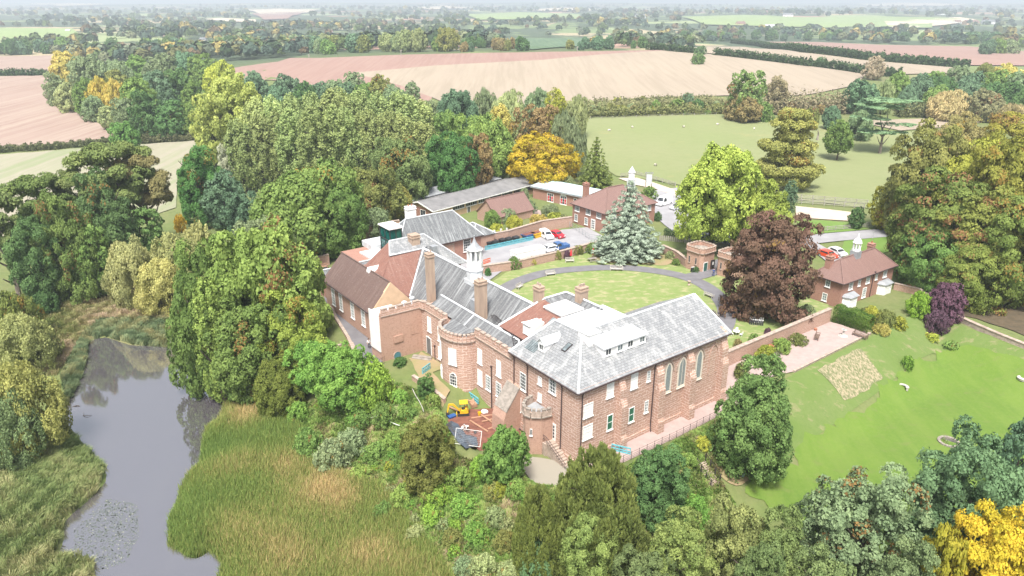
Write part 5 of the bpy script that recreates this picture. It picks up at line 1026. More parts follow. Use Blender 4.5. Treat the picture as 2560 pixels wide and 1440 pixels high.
CROWN_BASE = {'round': 0.03, 'willow': 0.02, 'bush': 0.0, 'tall': 0.04, 'yew': 0.0, 'conifer': 0.05, 'pine': 0.12, 'lebanon': 0.2, 'feather': 0.0, 'tiered': 0.03}
_CM = {}; _TM = {}
def get_crown(kind, lod, asp, var):
    a = min(ASP[kind], key=lambda q: abs(q - asp)); nv = 2 if lod == 'hi' and kind in ('round', 'feather', 'bush') else (2 if lod != 'hi' and kind == 'round' else 1); key = (kind, lod, a, var % nv)
    if key not in _CM:
        n, k = LOD[lod]; f = {'bush': 0.6, 'lebanon': 0.5, 'pine': 0.75}.get(kind, 1.0)
        _CM[key] = crown_mesh('crown', kind, sum(map(ord, kind)) * 13 + int(a * 100) + (var % nv) * 7, int(n * f), LEAF[kind] * k * 0.92, a)
    return _CM[key], a
def get_trunk(kind, var, pale=False):
    key = (kind == 'conifer', var % 3, pale)
    if key not in _TM: _TM[key] = trunk_mesh(kind, 5 + var % 3, 'bark_pale' if pale else 'bark')
    return _TM[key]
C_ = {'G': (.085, .125, .04), 'DG': (.042, .072, .030), 'LG': (.135, .185, .055), 'BG': (.15, .225, .045), 'OL': (.11, .115, .042), 'YG': (.235, .24, .045), 'Y': (.43, .29, .028), 'PY': (.31, .255, .085),
      'GG': (.125, .155, .095), 'PG': (.185, .205, .11), 'SB': (.21, .25, .235), 'BR': (.155, .115, .062), 'CP': (.056, .031, .026), 'PU': (.05, .026, .045), 'OR': (.20, .145, .03), 'DO': (.075, .08, .028), 'BLG': (.06, .095, .065),
      'YW': (.10, .095, .025), 'GO': (.47, .33, .03), 'BT': (.17, .115, .085), 'VG': (.105, .18, .045)}
TREES = []; LIFT = 2.2
_vn = 0
def tree(name, label, px, ytop, ybase, wpx, kind, col, turn=0.0, cat='tree', group=None, base=None, dz=0.0, pale=False, cb=None):
    """a tree standing at the ground point seen at (px, ybase), as tall and wide as it looks from the survey frame"""
    global _vn; _vn += 1
    if not base: px = 1280 + (px - 1280) * (5037 - ybase) / (5037 - (ytop + ybase) / 2)      # uprights lean outward in the survey frame
    g = base or G(px, ybase); ht = max(0.6, z_at(g, ytop)) + dz; D = depth((g[0], g[1], g[2] + ht * .5)); rad = wpx * D / F_PX / 2
    lod = 'hi' if wpx > 125 else ('mid' if wpx > 45 else 'lo')
    cb = (CROWN_BASE[kind] if cb is None else cb) * ht; hc = ht - cb
    me, a = get_crown(kind, lod, hc / (2 * rad), _vn)
    rs = random.Random(_vn * 17 + 3); rz = rs.uniform(0, 6.28); j = rs.uniform(0.88, 1.12)
    c = C_[col] if isinstance(col, str) else col
    lum = .3 * c[0] + .6 * c[1] + .1 * c[2]; j *= (LIFT if D < 240 else LIFT * 1.2) * (lum / .115) ** -.38 * .93; c = (c[0] * j * .97 * rs.uniform(.95, 1.09), c[1] * j * 1.03, c[2] * j * .84, turn * 0.45)  # far trees get a brighter leaf colour: distance haze put into it
    loc = (g[0], g[1], g[2] - 0.15)
    if lod == 'lo' or kind == 'bush':
        o = inst(name, me, None, loc, rz, (rad, rad, ht / (2 * a))); o.color = c; tag(o, label, cat, group); TREES.append((g[0], g[1], rad)); return o
    r = empty(name, loc, 0, label, cat, group)
    t = inst('trunk', get_trunk(kind, _vn, pale), r, (0, 0, 0), rz, (ht * (0.62 + 0.02 * rad), ht * (0.62 + 0.02 * rad), ht))
    k = inst('crown', me, r, (0, 0, cb), rz, (rad, rad, hc / (2 * a))); k.color = c
    TREES.append((g[0], g[1], rad)); return r
T = tree
# -- the group west of the manor, above the pond
T('horse_chestnut_tree', 'broad bright green tree nearest the hall, over the tarmac path', 690, 560, 905, 300, 'round', 'LG', 0.04)
T('sycamore_tree', 'dark green tree overhanging the top end of the pond', 500, 640, 985, 170, 'round', 'G')
T('sycamore_tree', 'mid green tree crown rising behind the pond trees', 590, 590, 940, 230, 'round', 'LG', 0.05)
T('ivy_clad_tree', 'narrow pale green column of ivy in front of the pond trees', 535, 695, 1000, 105, 'tall', (.17, .205, .06))
T('sycamore_tree', 'mid green tree between the ivy column and the dark yew by the water', 615, 760, 1000, 210, 'round', 'G', 0.02)
T('false_acacia_tree', 'yellowish green tree with the gold patch beside the path', 735, 715, 945, 190, 'round', (.17, .215, .05), 0.10)
T('yew_tree', 'dark yew at the water edge below the pond trees', 690, 900, 1038, 130, 'round', (.075, .085, .022))
T('shrub', 'bright green shrubs below the tarmac turning place', 850, 865, 1015, 170, 'round', 'VG', cat='shrub')
T('shrub', 'fresh green tall shrub under the gold patched tree', 790, 850, 960, 150, 'round', 'VG', cat='shrub')
T('shrub', 'leafy green shrub to the left of the clipped round yews', 930, 900, 1010, 120, 'bush', 'BG', cat='shrub')
T('horse_chestnut_tree', 'huge domed green chestnut behind the lift tower', 765, 418, 640, 330, 'round', 'G', 0.02)
T('oak_tree', 'grey green tree crown tucked behind the domed chestnut', 665, 545, 760, 190, 'round', 'GG')
T('horse_chestnut_tree', 'green tree leaning over the ruined wall', 850, 470, 640, 150, 'round', 'G')
T('chestnut_tree', 'rusty brown topped tree behind the domed chestnut', 905, 420, 560, 190, 'round', 'OL', 0.22)
T('field_maple', 'small yellow green tree at the corner of the workshop', 995, 460, 545, 80, 'round', (.19, .19, .06), 0.15)
T('shrub', 'grey green bush by the ruined wall and the workshop gable', 940, 520, 590, 90, 'bush', 'GG', cat='shrub')
# -- trees behind the workshop and cafe
T('oak_tree', 'dull green tree flecked with red behind the workshop', 1010, 345, 520, 170, 'round', (.085, .105, .045), 0.12)
T('lime_tree', 'glossy dark green tree behind the middle of the workshop roof', 1130, 335, 500, 150, 'round', (.05, .10, .035))
T('red_oak_tree', 'pinkish brown tree right of the glossy dark green tree', 1190, 335, 485, 90, 'round', 'BR', 0.3)
T('ash_tree', 'wide light green ash behind the pinkish brown tree', 1215, 288, 460, 200, 'round', (.12, .175, .055))
T('copper_oak', 'olive brown round tree behind the yellow hornbeam', 1345, 262, 420, 115, 'round', 'BR', 0.05)
T('willow_tree', 'grey green willow right of the olive brown tree', 1418, 285, 440, 100, 'willow', 'GG')
T('hornbeam_tree', 'domed golden yellow tree behind the cafe roof', 1352, 335, 470, 190, 'feather', (.36, .27, .025), 0.12)
T('holly_tree', 'dark olive pointed tree between the yellow tree and the pasture', 1490, 345, 478, 90, 'conifer', (.085, .105, .03))
T('hawthorn_shrub', 'grey twiggy shrub behind the flat pale roof', 1420, 440, 478, 50, 'bush', 'PG', cat='shrub')
T('ash_tree', 'dark grey green tree at the far edge of the red field', 1140, 225, 340, 135, 'round', 'BLG')
T('willow_tree', 'greyish small willow beside the stubble field', 1213, 222, 330, 70, 'willow', 'GG')
T('willow_tree', 'pale straw green willow in the wood edge', 1268, 228, 345, 95, 'willow', 'PG')
T('willow_tree', 'silvery green willow beside the pale yellow one', 1340, 222, 330, 85, 'willow', 'GG')
T('poplar_tree', 'yellow tipped tall tree at the end of the willow row', 1390, 220, 345, 60, 'tall', 'YG')
T('willow_tree', 'silvery willow at the right end of the willow row', 1435, 240, 345, 75, 'willow', 'PG')
T('birch_tree', 'thin pale yellow birch with a white trunk in front of the willows', 1250, 262, 370, 70, 'tall', 'PY', pale=True)
T('ash_tree', 'small grey green tree behind the light green ash', 1120, 278, 390, 90, 'round', 'G')
# -- poplar plantation
for i, x in enumerate((612, 655, 698, 742, 786, 830, 874, 918, 962, 1006, 1048)):
    T('poplar_tree', 'tall pale green poplar in the front rank of the plantation', x + (i * 37 % 11 - 5) * 2, (i * 53 % 11) - 5 + 292 - 26 * math.sin(i * 0.33) + (14 if i == 0 else 0) + (12 if i > 9 else 0), 478 - i * 5, 92, 'tall', (.195, .225, .10), group='front rank of the poplar plantation')
for i, x in enumerate((655, 696, 738, 780, 822, 864, 906, 948, 990, 1030, 1062)):
    T('poplar_tree', 'pale green poplar top in the back rank of the plantation', x + (i * 29 % 13 - 6) * 2, (i * 47 % 11) - 5 + 254 - 30 * math.sin(i * 0.30), 430 - i * 4, 92, 'tall', (.205, .24, .11), group='back rank of the poplar plantation')
for x, yt, yb, c in ((800, 205, 275, 'BLG'), (845, 200, 272, 'GG'), (905, 210, 275, 'G'), (985, 212, 275, 'GG'), (1075, 250, 330, 'GG'), (690, 215, 300, 'BLG')): T('woodland_tree', 'dull green tree behind the tops of the poplar plantation', x, yt, yb, 70, 'round', c, group='trees behind the poplar plantation')
T('plane_tree', 'big yellow green tree at the left end of the poplars', 580, 185, 400, 190, 'round', (.225, .235, .075), 0.0)
T('plane_tree', 'lower yellow green tree leaning left of the poplars', 530, 235, 415, 100, 'round', (.22, .23, .075))
T('oak_tree', 'dark green tree at the foot of the poplars', 495, 365, 560, 130, 'round', (.05, .10, .032), 0.06)
T('holm_oak', 'bluish dark tree between the poplars and the domed chestnut', 560, 430, 570, 110, 'round', 'BLG')
T('whitebeam', 'silvery white small tree against the poplars', 567, 360, 480, 52, 'round', (.38, .40, .34))
T('oak_tree', 'dark bluish tree behind the big left chestnut', 610, 480, 600, 90, 'round', 'BLG')
# -- mixed wood between the tilled field and the red field
wood_l = [(165, 128, 215, 90, 'PY'), (225, 140, 240, 95, 'GG'), (295, 150, 235, 95, 'GG'), (345, 138, 225, 85, 'G'), (405, 135, 225, 90, 'GG'), (460, 130, 220, 80, 'BLG'), (510, 135, 225, 80, 'G'), (545, 152, 240, 90, 'YG'), (140, 180, 265, 60, 'GG'),
    (170, 205, 280, 70, 'PG'), (210, 195, 290, 70, 'G'), (345, 195, 320, 95, 'G'), (405, 178, 300, 90, 'BLG'), (450, 172, 295, 80, 'DG'), (370, 225, 345, 90, 'DG'), (425, 250, 350, 85, 'DG'), (470, 260, 345, 70, 'G'), (310, 245, 330, 60, 'GG'), (275, 265, 325, 55, 'PG'),
    (235, 240, 305, 60, 'GG'), (480, 200, 300, 70, 'G'), (300, 175, 270, 70, 'OL')]
for i, (x, yt, yb, w_, c) in enumerate(wood_l): T('woodland_tree', {'PY': 'straw yellow tree at the left corner of the mixed wood', 'GG': 'grey green tree in the mixed wood beside the tilled field', 'G': 'mid green tree in the mixed wood beside the tilled field', 'BLG': 'bluish dark tree in the mixed wood beside the tilled field', 'YG': 'yellow green tree at the right corner of the mixed wood', 'PG': 'pale bushy tree at the field edge of the mixed wood', 'DG': 'dark green tree in the mixed wood beside the tilled field', 'OL': 'olive tree in the middle of the mixed wood'}[c], x, yt, yb, w_, 'round' if i % 3 else 'feather', c, group='mixed wood beside the tilled field')
T('golden_willow', 'golden yellow willow, left one of the pair in the mixed wood', 245, 193, 290, 62, 'willow', (.37, .28, .07)); T('golden_willow', 'golden yellow willow, right one of the pair in the mixed wood', 293, 198, 292, 62, 'willow', (.38, .28, .08))
T('golden_willow', 'dull gold willow lower down at the field corner', 388, 258, 335, 66, 'willow', (.27, .225, .085))
T('oak_tree', 'lone round green tree on the hedge below the tilled field', 315, 305, 378, 76, 'round', (.06, .115, .035))
T('woodland_tree', 'dark tree left of the lone thorn by the red field', 640, 178, 260, 80, 'round', 'BLG'); T('woodland_tree', 'grey green bushy tree on the lower edge of the red field', 720, 185, 270, 95, 'round', 'BLG'); T('woodland_tree', 'dark green tree behind the poplar tops', 760, 205, 285, 80, 'round', 'DG'); T('woodland_tree', 'small grey tree on the stubble edge above the poplars', 885, 180, 265, 55, 'round', 'GG')
T('oak_tree', 'olive brown oak above the poplar tops', 945, 188, 270, 80, 'round', 'OL', 0.15); T('woodland_tree', 'grey small tree right of the olive brown oak', 1030, 205, 265, 44, 'round', 'GG'); T('woodland_tree', 'dark bush left of the olive brown oak', 870, 205, 275, 60, 'round', 'BLG')
# -- left side: pines and broadleaves
T('scots_pine', 'tall flat topped pine at the right of the pine group', 365, 385, 640, 150, 'pine', (.115, .10, .05), pale=True)
T('scots_pine', 'tallest pine of the group by the weedy field', 290, 355, 650, 200, 'pine', (.085, .10, .038), pale=True)
T('scots_pine', 'spreading pine at the left of the pine group', 110, 435, 690, 170, 'pine', (.075, .10, .035), pale=True)
T('scots_pine', 'pine cut by the left edge with a tall bare trunk', 12, 485, 748, 120, 'pine', (.075, .09, .038), pale=True)
T('scots_pine', 'middle pine behind the broadleaf trees', 205, 420, 660, 130, 'pine', (.085, .10, .04), pale=True)
T('alder_tree', 'dark broadleaf tree under the tallest pine', 265, 430, 690, 170, 'round', (.05, .08, .035), 0.03); T('alder_tree', 'dense green broadleaf below the spreading pine', 95, 545, 760, 150, 'round', (.06, .095, .04)); T('alder_tree', 'olive green pointed tree in the left wood', 175, 480, 745, 150, 'round', (.075, .105, .035), 0.05)
T('alder_tree', 'dark green tree at the right of the left wood', 285, 530, 700, 110, 'round', 'DG', 0.06); T('beech_tree', 'leafy green tree between the pines and the pale willow scrub', 350, 520, 665, 120, 'feather', (.07, .115, .04)); T('maple_sapling', 'small lemon yellow tree at the foot of the left wood', 158, 672, 735, 52, 'round', (.30, .29, .03)); T('maple_sapling', 'yellow orange sapling in front of the dark tree by the willow scrub', 450, 535, 580, 32, 'bush', 'Y')
T('alder_tree', 'mid green tree between the two pointed trees in the left wood', 225, 560, 742, 110, 'round', 'G'); T('shrub', 'dark bush at the foot of the left wood', 110, 725, 780, 70, 'bush', 'DG', cat='shrub'); T('shrub', 'green and bronze bush by the left edge', 35, 730, 850, 110, 'bush', (.10, .115, .035), 0.15, cat='shrub')
T('willow_scrub', 'pale olive willow scrub, right mass beside the meadow', 440, 585, 735, 150, 'bush', (.33, .31, .15)); T('willow_scrub', 'pale olive willow scrub, left mass beside the meadow', 330, 600, 760, 130, 'bush', (.32, .31, .16)); T('willow_scrub', 'yellowish willow scrub at the front of the meadow scrub', 400, 650, 775, 140, 'bush', (.33, .31, .135)); T('willow_scrub', 'low olive scrub running to the pond trees', 500, 560, 690, 90, 'bush', (.30, .29, .14))
T('willow_bush', 'big olive willow bush over the lower left bank', 50, 915, 1115, 215, 'bush', (.20, .20, .075), cat='bush'); T('willow_bush', 'grey green willow bush at the left edge by the marsh', 20, 985, 1150, 170, 'bush', (.09, .115, .06), cat='bush'); T('willow_bush', 'pale leggy bush above the willow bushes', 45, 790, 930, 160, 'bush', (.20, .215, .10), cat='bush'); T('willow_bush', 'feathery green bush left of the pond head', 85, 800, 900, 120, 'bush', (.20, .22, .095), cat='bush')
# -- bank below the house
T('yew_tree', 'large rounded olive yew below the dug earth', 1062, 1045, 1215, 158, 'round', (.090, .092, .030)); T('holly_tree', 'round bright green bush beside the stair turret', 1262, 1068, 1195, 125, 'round', (.085, .135, .04), cat='bush')
T('yew_tree', 'spiky bronze green yew in front of the house corner', 1490, 1130, 1400, 230, 'yew', (.090, .105, .034)); T('yew_tree', 'olive gold yew at the left of the yew group', 1345, 1225, 1420, 130, 'yew', (.105, .118, .036)); T('yew_tree', 'dark lower yew at the right of the yew group', 1560, 1290, 1450, 150, 'yew', (.075, .088, .030))
T('ash_tree', 'light green leafy tree in front of the yew group', 1472, 1268, 1480, 155, 'round', (.145, .185, .065)); T('holly_tree', 'deep green holly by the steps and the path', 1645, 1112, 1290, 160, 'round', (.06, .10, .042)); T('shrub', 'blue green sapling at the bottom of the yew group', 1345, 1355, 1450, 95, 'bush', (.08, .14, .075), cat='shrub')
T('ash_tree', 'tall full green ash standing on the slope right of the chapel', 1895, 905, 1185, 222, 'round', (.095, .15, .055)); T('ash_tree', 'lower skirt tree of the ash on the slope', 1855, 1010, 1170, 130, 'round', (.085, .14, .05))
T('field_maple', 'grey green tree top at the bottom right edge of the lawn', 2150, 1172, 1500, 320, 'round', (.125, .155, .095), 0.03); T('ash_tree', 'dense blue green tree at the lower right by the stone pond', 2420, 1105, 1450, 280, 'round', (.085, .13, .075)); T('hazel_tree', 'pale leafy tree at the bottom between the yews and the lawn', 1830, 1240, 1520, 200, 'round', (.155, .175, .075)); T('hazel_tree', 'olive green tree at the bottom edge right of the yews', 1700, 1300, 1520, 190, 'round', (.115, .14, .05))
T('hazel_tree', 'green tree below the pale leafy tree at the bottom edge', 1950, 1290, 1560, 190, 'round', (.105, .135, .055)); T('maple_tree', 'brilliant yellow tree in the bottom right corner', 2500, 1275, 1600, 235, 'feather', 'GO'); T('maple_tree', 'yellow green branch tree left of the brilliant yellow tree', 2340, 1310, 1600, 110, 'feather', (.25, .22, .03)); T('holm_oak', 'dark bluish tree cut by the right edge', 2555, 1045, 1230, 110, 'round', 'BLG')
T('hazel_tree', 'grey green tree at the bottom below the field maple', 2250, 1370, 1640, 210, 'round', (.11, .14, .075)); T('hazel_tree', 'dull green tree at the bottom below the steps', 1600, 1380, 1560, 150, 'round', (.065, .085, .04)); T('hazel_tree', 'dark green tree behind the pale leafy tree', 1890, 1350, 1600, 160, 'round', (.075, .10, .045)); T('hazel_tree', 'olive tree at the very bottom near the dead twigs', 2060, 1395, 1640, 190, 'round', (.105, .13, .06))
# -- courtyard and park
T('blue_cedar', 'silvery blue conical cedar beside the courtyard path', 1572, 455, 640, 178, 'conifer', 'SB'); T('tulip_tree', 'tall vivid lime green tree behind the gate tower', 1790, 365, 630, 210, 'round', (.25, .31, .075), cb=.16); T('tulip_tree', 'lower vivid lime green limb of the tree behind the gate towers', 1900, 425, 640, 150, 'round', (.24, .30, .072))
T('copper_beech', 'broad dark copper beech on the courtyard lawn', 1925, 528, 790, 218, 'feather', 'CP', 0.05); T('cypress_tree', 'slim dark conifer behind the lime green tree', 1975, 450, 530, 40, 'tall', 'BLG')
T('horse_chestnut_tree', 'tiered yellow green chestnut in the park', 1975, 272, 470, 165, 'tiered', (.26, .26, .09), 0.1); T('lime_tree', 'oval green tree on a bare stem beside the dead tree', 2100, 300, 402, 78, 'round', (.095, .14, .045), cb=.2); T('cedar_of_lebanon', 'flat topped cedar with grey limbs in the park', 2212, 246, 385, 150, 'lebanon', (.085, .125, .08), pale=True)
T('holm_oak', 'dark grey green tree behind the oval tree', 2150, 275, 348, 90, 'round', (.07, .10, .06)); T('copse_tree', 'dark green tree of the copse beside the cedar', 2080, 265, 325, 48, 'round', 'BLG'); T('maple_tree', 'small orange and olive tree near the dead tree', 2030, 268, 325, 50, 'round', 'OL', 0.3)
T('copse_tree', 'tall green tree of the copse on the pasture edge', 1868, 176, 300, 95, 'round', (.095, .13, .05), 0.05); T('copse_tree', 'brown tree of the copse on the pasture edge', 1865, 238, 305, 112, 'round', 'BR', 0.1); T('copse_tree', 'bare looking pinkish brown tree behind the copse', 1942, 190, 285, 62, 'round', (.21, .165, .12)); T('shrub', 'green ivy bush at the right foot of the copse', 1912, 255, 305, 42, 'round', 'G', cat='shrub')
T('holm_oak', 'big dark round tree behind the flat topped cedar', 2150, 198, 285, 105, 'round', (.05, .085, .055)); T('winter_tree', 'leafless pinkish tree standing on the far hedge', 2190, 140, 200, 52, 'round', (.27, .22, .185)); T('willow_tree', 'pale willow behind the dark round tree', 2210, 200, 285, 50, 'willow', 'PG')
right_wood = [(2240, 180, 260, 75, 'G'), (2300, 185, 262, 80, 'BLG'), (2360, 190, 262, 80, 'DG'), (2425, 180, 262, 85, 'BLG'), (2490, 175, 265, 85, 'G'), (2550, 180, 270, 80, 'GG'), (2270, 215, 280, 70, 'BLG'), (2340, 212, 275, 70, 'G'), (2410, 210, 275, 70, 'BLG'), (2470, 205, 275, 80, 'DG'), (2530, 205, 285, 80, 'DG'), (2400, 165, 235, 70, 'GG'), (2460, 158, 230, 75, 'OL'), (2520, 160, 235, 80, 'PY'), (2330, 178, 240, 70, 'G'), (2555, 225, 310, 70, 'DG')]
for x, yt, yb, w_, c in right_wood: T('woodland_tree', {'G': 'mid green tree in the dense wood right of the far hedge', 'BLG': 'bluish dark tree in the dense wood right of the far hedge', 'DG': 'dark green tree in the dense wood right of the far hedge', 'GG': 'grey green tree in the dense wood right of the far hedge', 'OL': 'olive tree on the skyline of the dense wood', 'PY': 'yellowish tree on the skyline of the dense wood'}[c], x, yt, yb, w_, 'round', c, group='dense wood right of the far hedge')
T('willow_tree', 'straw brown willow mass in front of the dense wood', 2370, 228, 300, 110, 'willow', (.23, .19, .11)); T('oak_tree', 'grey brown domed tree beside the straw brown willow', 2468, 222, 302, 100, 'round', (.135, .13, .08), 0.1); T('willow_tree', 'brownish willow at the right edge below the dense wood', 2545, 260, 330, 90, 'willow', (.17, .14, .085))
# -- beeches on the right
for (x, yt, yb, w_, c, tn, lb) in ((2320, 305, 600, 190, (.135, .12, .045), .12, 'olive brown beech at the left front of the beech wood'), (2430, 345, 640, 230, (.20, .175, .038), .16, 'golden green beech in the middle of the beech wood'), (2520, 330, 680, 200, (.17, .145, .035), .22, 'tall golden brown beech at the right edge'), (2340, 420, 690, 230, (.095, .11, .035), .10, 'dark leafy beech above the lodge'),
        (2450, 470, 730, 240, (.13, .13, .038), .22, 'broad green beech above the purple plum'), (2545, 500, 760, 190, (.105, .115, .035), .2, 'rusty green beech on the right edge above the litter floor'), (2270, 400, 590, 110, (.11, .10, .042), .14, 'narrow brown green beech beside the park'), (2225, 460, 575, 90, (.23, .20, .035), .1, 'small yellow beech over the lane'), (2330, 560, 720, 190, (.075, .10, .032), .05, 'low dark beech boughs behind the lodge roof'), (2420, 620, 765, 180, (.115, .125, .035), .14, 'drooping gold flecked beech behind the purple plum'), (2400, 285, 480, 150, (.165, .13, .065), .2, 'faded brown beech on the crest of the beech wood'), (2530, 285, 470, 170, (.21, .165, .035), .28, 'orange tinted beech top at the right edge')):
    T('beech_tree', lb, x, yt, yb, w_, 'feather', (c[0] * .9, c[1] * 1.04, c[2]), tn)
T('purple_plum', 'deep purple leaved tree beside the lodge garden', 2362, 708, 800, 95, 'round', 'PU'); T('purple_plum', 'low dark purple bush under the purple tree', 2345, 775, 832, 60, 'bush', (.045, .025, .042), cat='bush'); T('laurel_bush', 'round bright green bush at the end of the lodge garden', 2298, 728, 790, 62, 'bush', (.15, .235, .035), cat='bush'); T('box_bush', 'small clipped green ball on the grass bank', 2270, 888, 922, 36, 'bush', (.095, .15, .028), cat='bush')
T('juniper_tree', 'small dark upright tree beside the lane', 2142, 518, 572, 42, 'round', 'DG'); T('shrub', 'green bush in front of the louvred notice post', 1625, 465, 500, 40, 'bush', 'G', cat='shrub'); T('shrub', 'small green bush beside the cottage gate', 1645, 528, 552, 22, 'bush', 'DG', cat='shrub')
# clipped and garden shrubs
T('clipped_yew', 'dark clipped yew drum at the foot of the tower steps', 1011, 892, 940, 46, 'round', (.045, .085, .03), cat='shrub', base=(*W(-5.4, 33.2), float(H(*W(-5.4, 33.2))))); T('clipped_yew', 'dark clipped yew drum beside the bow front', 1065, 938, 992, 48, 'round', (.045, .085, .03), cat='shrub'); T('clipped_yew', 'small dark clipped bush at the end of the low yard wall', 1220, 668, 690, 20, 'bush', (.04, .085, .03), cat='shrub'); T('berberis_bush', 'round dark purple bush by the closed red parasol', 1418, 624, 648, 20, 'bush', 'PU', cat='bush')
for (x, yt, yb, w_, c, lb) in ((1265, 520, 555, 55, 'GG', 'grey green bush below the tiled barn'), (1320, 497, 535, 45, 'GG', 'olive tree like bush beside the barn'), (1375, 510, 542, 50, 'GG', 'dark bush on the cafe terrace'), (1285, 538, 572, 48, 'YG', 'yellow bush behind the garden wall'), (1345, 535, 560, 52, 'PY', 'straw yellow bush behind the garden wall'), (1390, 530, 558, 45, 'YG', 'golden shrub near the cafe terrace'), (1240, 558, 580, 36, 'YG', 'small yellow shrub beside the grey hipped roof'),
        (1230, 525, 565, 50, 'G', 'green shrub by the grey hipped roof'), (1310, 470, 520, 36, 'GG', 'small tree at the end of the workshop'), (1410, 535, 562, 36, 'PG', 'pale shrub by the cottage wall'), (1285, 640, 672, 36, 'G', 'rounded green creeper on the yard wall'), (1330, 640, 662, 26, 'YG', 'yellow green creeper on the yard wall'), (1395, 625, 650, 22, 'OL', 'reddish shrub on the yard wall'), (1445, 612, 636, 36, 'OL', 'olive creeper on the right part of the yard wall'), (1480, 606, 634, 34, 'G', 'green shrub under the blue cedar edge'),
        (1675, 626, 648, 24, 'PG', 'pale shrub at the courtyard wall'), (1690, 645, 662, 26, 'G', 'green shrub with white flowers at the gate tower'), (1740, 665, 682, 18, 'DG', 'small shrub beside the blackboard sign'), (1915, 862, 905, 60, 'YG', 'yellow green border planting, front of the terrace'), (1955, 845, 880, 55, 'LG', 'light green border planting in the terrace bed'), (1995, 832, 862, 46, 'OL', 'bronze border planting at the end of the terrace bed'), (1855, 905, 945, 45, 'OL', 'bronze shrub between the chapel and the ash'), (1845, 845, 870, 26, 'BR', 'dark red shrub behind the terrace wall'), (1885, 832, 856, 30, 'G', 'green shrub behind the terrace wall'),
        (1920, 818, 838, 22, 'PU', 'purple shrub beside the terrace wall'), (2020, 760, 790, 40, 'GG', 'silver shrub at the foot of the lodge'), (2180, 765, 805, 46, 'YG', 'lemon green shrub in the lodge garden'), (2215, 775, 812, 60, 'OL', 'brown seed heads in the lodge garden'), (2250, 790, 822, 40, 'YG', 'yellow flowering border at the bank top'), (2205, 810, 832, 50, 'PY', 'golden low border beside the terrace hedge'), (2010, 765, 782, 24, 'YG', 'small yellow shrub at the lodge corner'), (1615, 640, 655, 20, 'G', 'low shrub by the cedar')):
    T('garden_shrub', lb, x, yt, yb, w_, 'bush', c, cat='shrub')
# scrub on the bank between house and reeds
scr = [(880, 1050, 1130, 95, 'GG'), (830, 1070, 1170, 110, 'GG'), (770, 1045, 1140, 90, 'G'), (960, 985, 1060, 80, 'G'), (1005, 1000, 1040, 55, 'LG'), (900, 1010, 1060, 70, 'G'), (985, 1060, 1120, 70, 'LG'), (940, 1090, 1150, 80, 'G'), (900, 1150, 1200, 70, 'LG'), (1090, 1190, 1260, 90, 'BG'), (1150, 1150, 1215, 80, 'LG'), (1205, 1115, 1190, 70, 'BG'), (1010, 1190, 1260, 80, 'LG'), (1160, 1220, 1275, 80, 'VG'), (1080, 1250, 1300, 70, 'BG'), (1230, 1190, 1240, 65, 'OL'), (1290, 1180, 1235, 70, 'LG'),
       (1330, 1200, 1250, 60, 'OL'), (1240, 1250, 1310, 70, 'PG'), (1190, 1290, 1350, 80, 'VG'), (1130, 1310, 1360, 70, 'OL'), (1260, 1310, 1370, 70, 'OL'), (1210, 1370, 1430, 80, 'PG'), (1160, 1380, 1430, 70, 'GG'), (960, 1240, 1290, 60, 'G'), (1040, 1300, 1345, 60, 'PG'), (1270, 1390, 1450, 80, 'PG'), (1560, 1210, 1260, 60, 'G'), (1720, 1120, 1165, 60, 'LG'), (1760, 1080, 1120, 55, 'YG'), (1800, 1060, 1100, 45, 'LG'), (1740, 1220, 1280, 70, 'VG'), (1770, 1260, 1320, 70, 'VG'), (1700, 1190, 1240, 60, 'G'), (1690, 1250, 1310, 70, 'DG'), (1110, 1060, 1100, 40, 'LG'), (745, 985, 1050, 70, 'VG'), (1000, 960, 1005, 60, 'VG'), (960, 940, 985, 50, 'LG'), (1530, 1170, 1215, 60, 'YW'), (2380, 845, 868, 40, 'G'), (2330, 825, 850, 40, 'YG')]
scl = {'GG': 'grey green scrub bush on the bank below the house', 'G': 'mid green scrub bush on the bank below the house', 'LG': 'light green scrub bush on the bank below the house', 'BG': 'bright green nettle bush on the bank below the house', 'VG': 'vivid green bramble bush on the bank below the house', 'OL': 'olive scrub bush on the bank below the house', 'PG': 'pale dry scrub bush on the bank below the house', 'YG': 'yellow green scrub bush on the bank below the house', 'DG': 'dark scrub bush on the bank below the steps', 'YW': 'rusty yew sapling beside the south path'}
for x, yt, yb, w_, c in scr: T('scrub_bush', scl[c], x, yb - (yb - yt) * .72, yb, w_ * .88, 'bush', tuple(q * 1.3 for q in C_[c]), 0.03, 'bush', 'scrub bushes on the bank below the house')
rb_ = random.Random(21); BANKP = [(860, 975), (1000, 975), (1100, 1010), (1130, 1140), (1250, 1190), (1330, 1225), (1280, 1400), (1150, 1430), (1010, 1290), (940, 1215), (850, 1190), (740, 1040)]
k = 0
while k < 70:
    x, y = rb_.uniform(740, 1330), rb_.uniform(975, 1430)
    if float(sdist(x, y, BANKP)) < 6: continue
    k += 1; w_ = rb_.uniform(22, 46); T('bramble_clump', 'low leafy bramble clump on the bank between the manor and the reeds', x, y - w_ * rb_.uniform(.4, .75), y, w_, 'bush', rb_.choice(('LG', 'BG', 'G', 'VG', 'YG', 'PG', 'LG')), 0.04, 'bramble', 'low bramble clumps on the bank')
for i in range(34):
    x = 1455 + i * 11.2 + rb_.uniform(-4, 4); y = 288 - (x - 1455) * .014 + rb_.uniform(-14, 3); w_ = rb_.uniform(14, 30); T('hedgerow_shrub', 'rough shrub in the overgrown strip above the pasture', x, y - w_ * rb_.uniform(.5, .9), y, w_, 'round', rb_.choice(('OL', 'GG', 'BR', 'G', 'PG', 'YG')), 0.05, 'shrub', 'shrubs in the overgrown strip above the pasture')
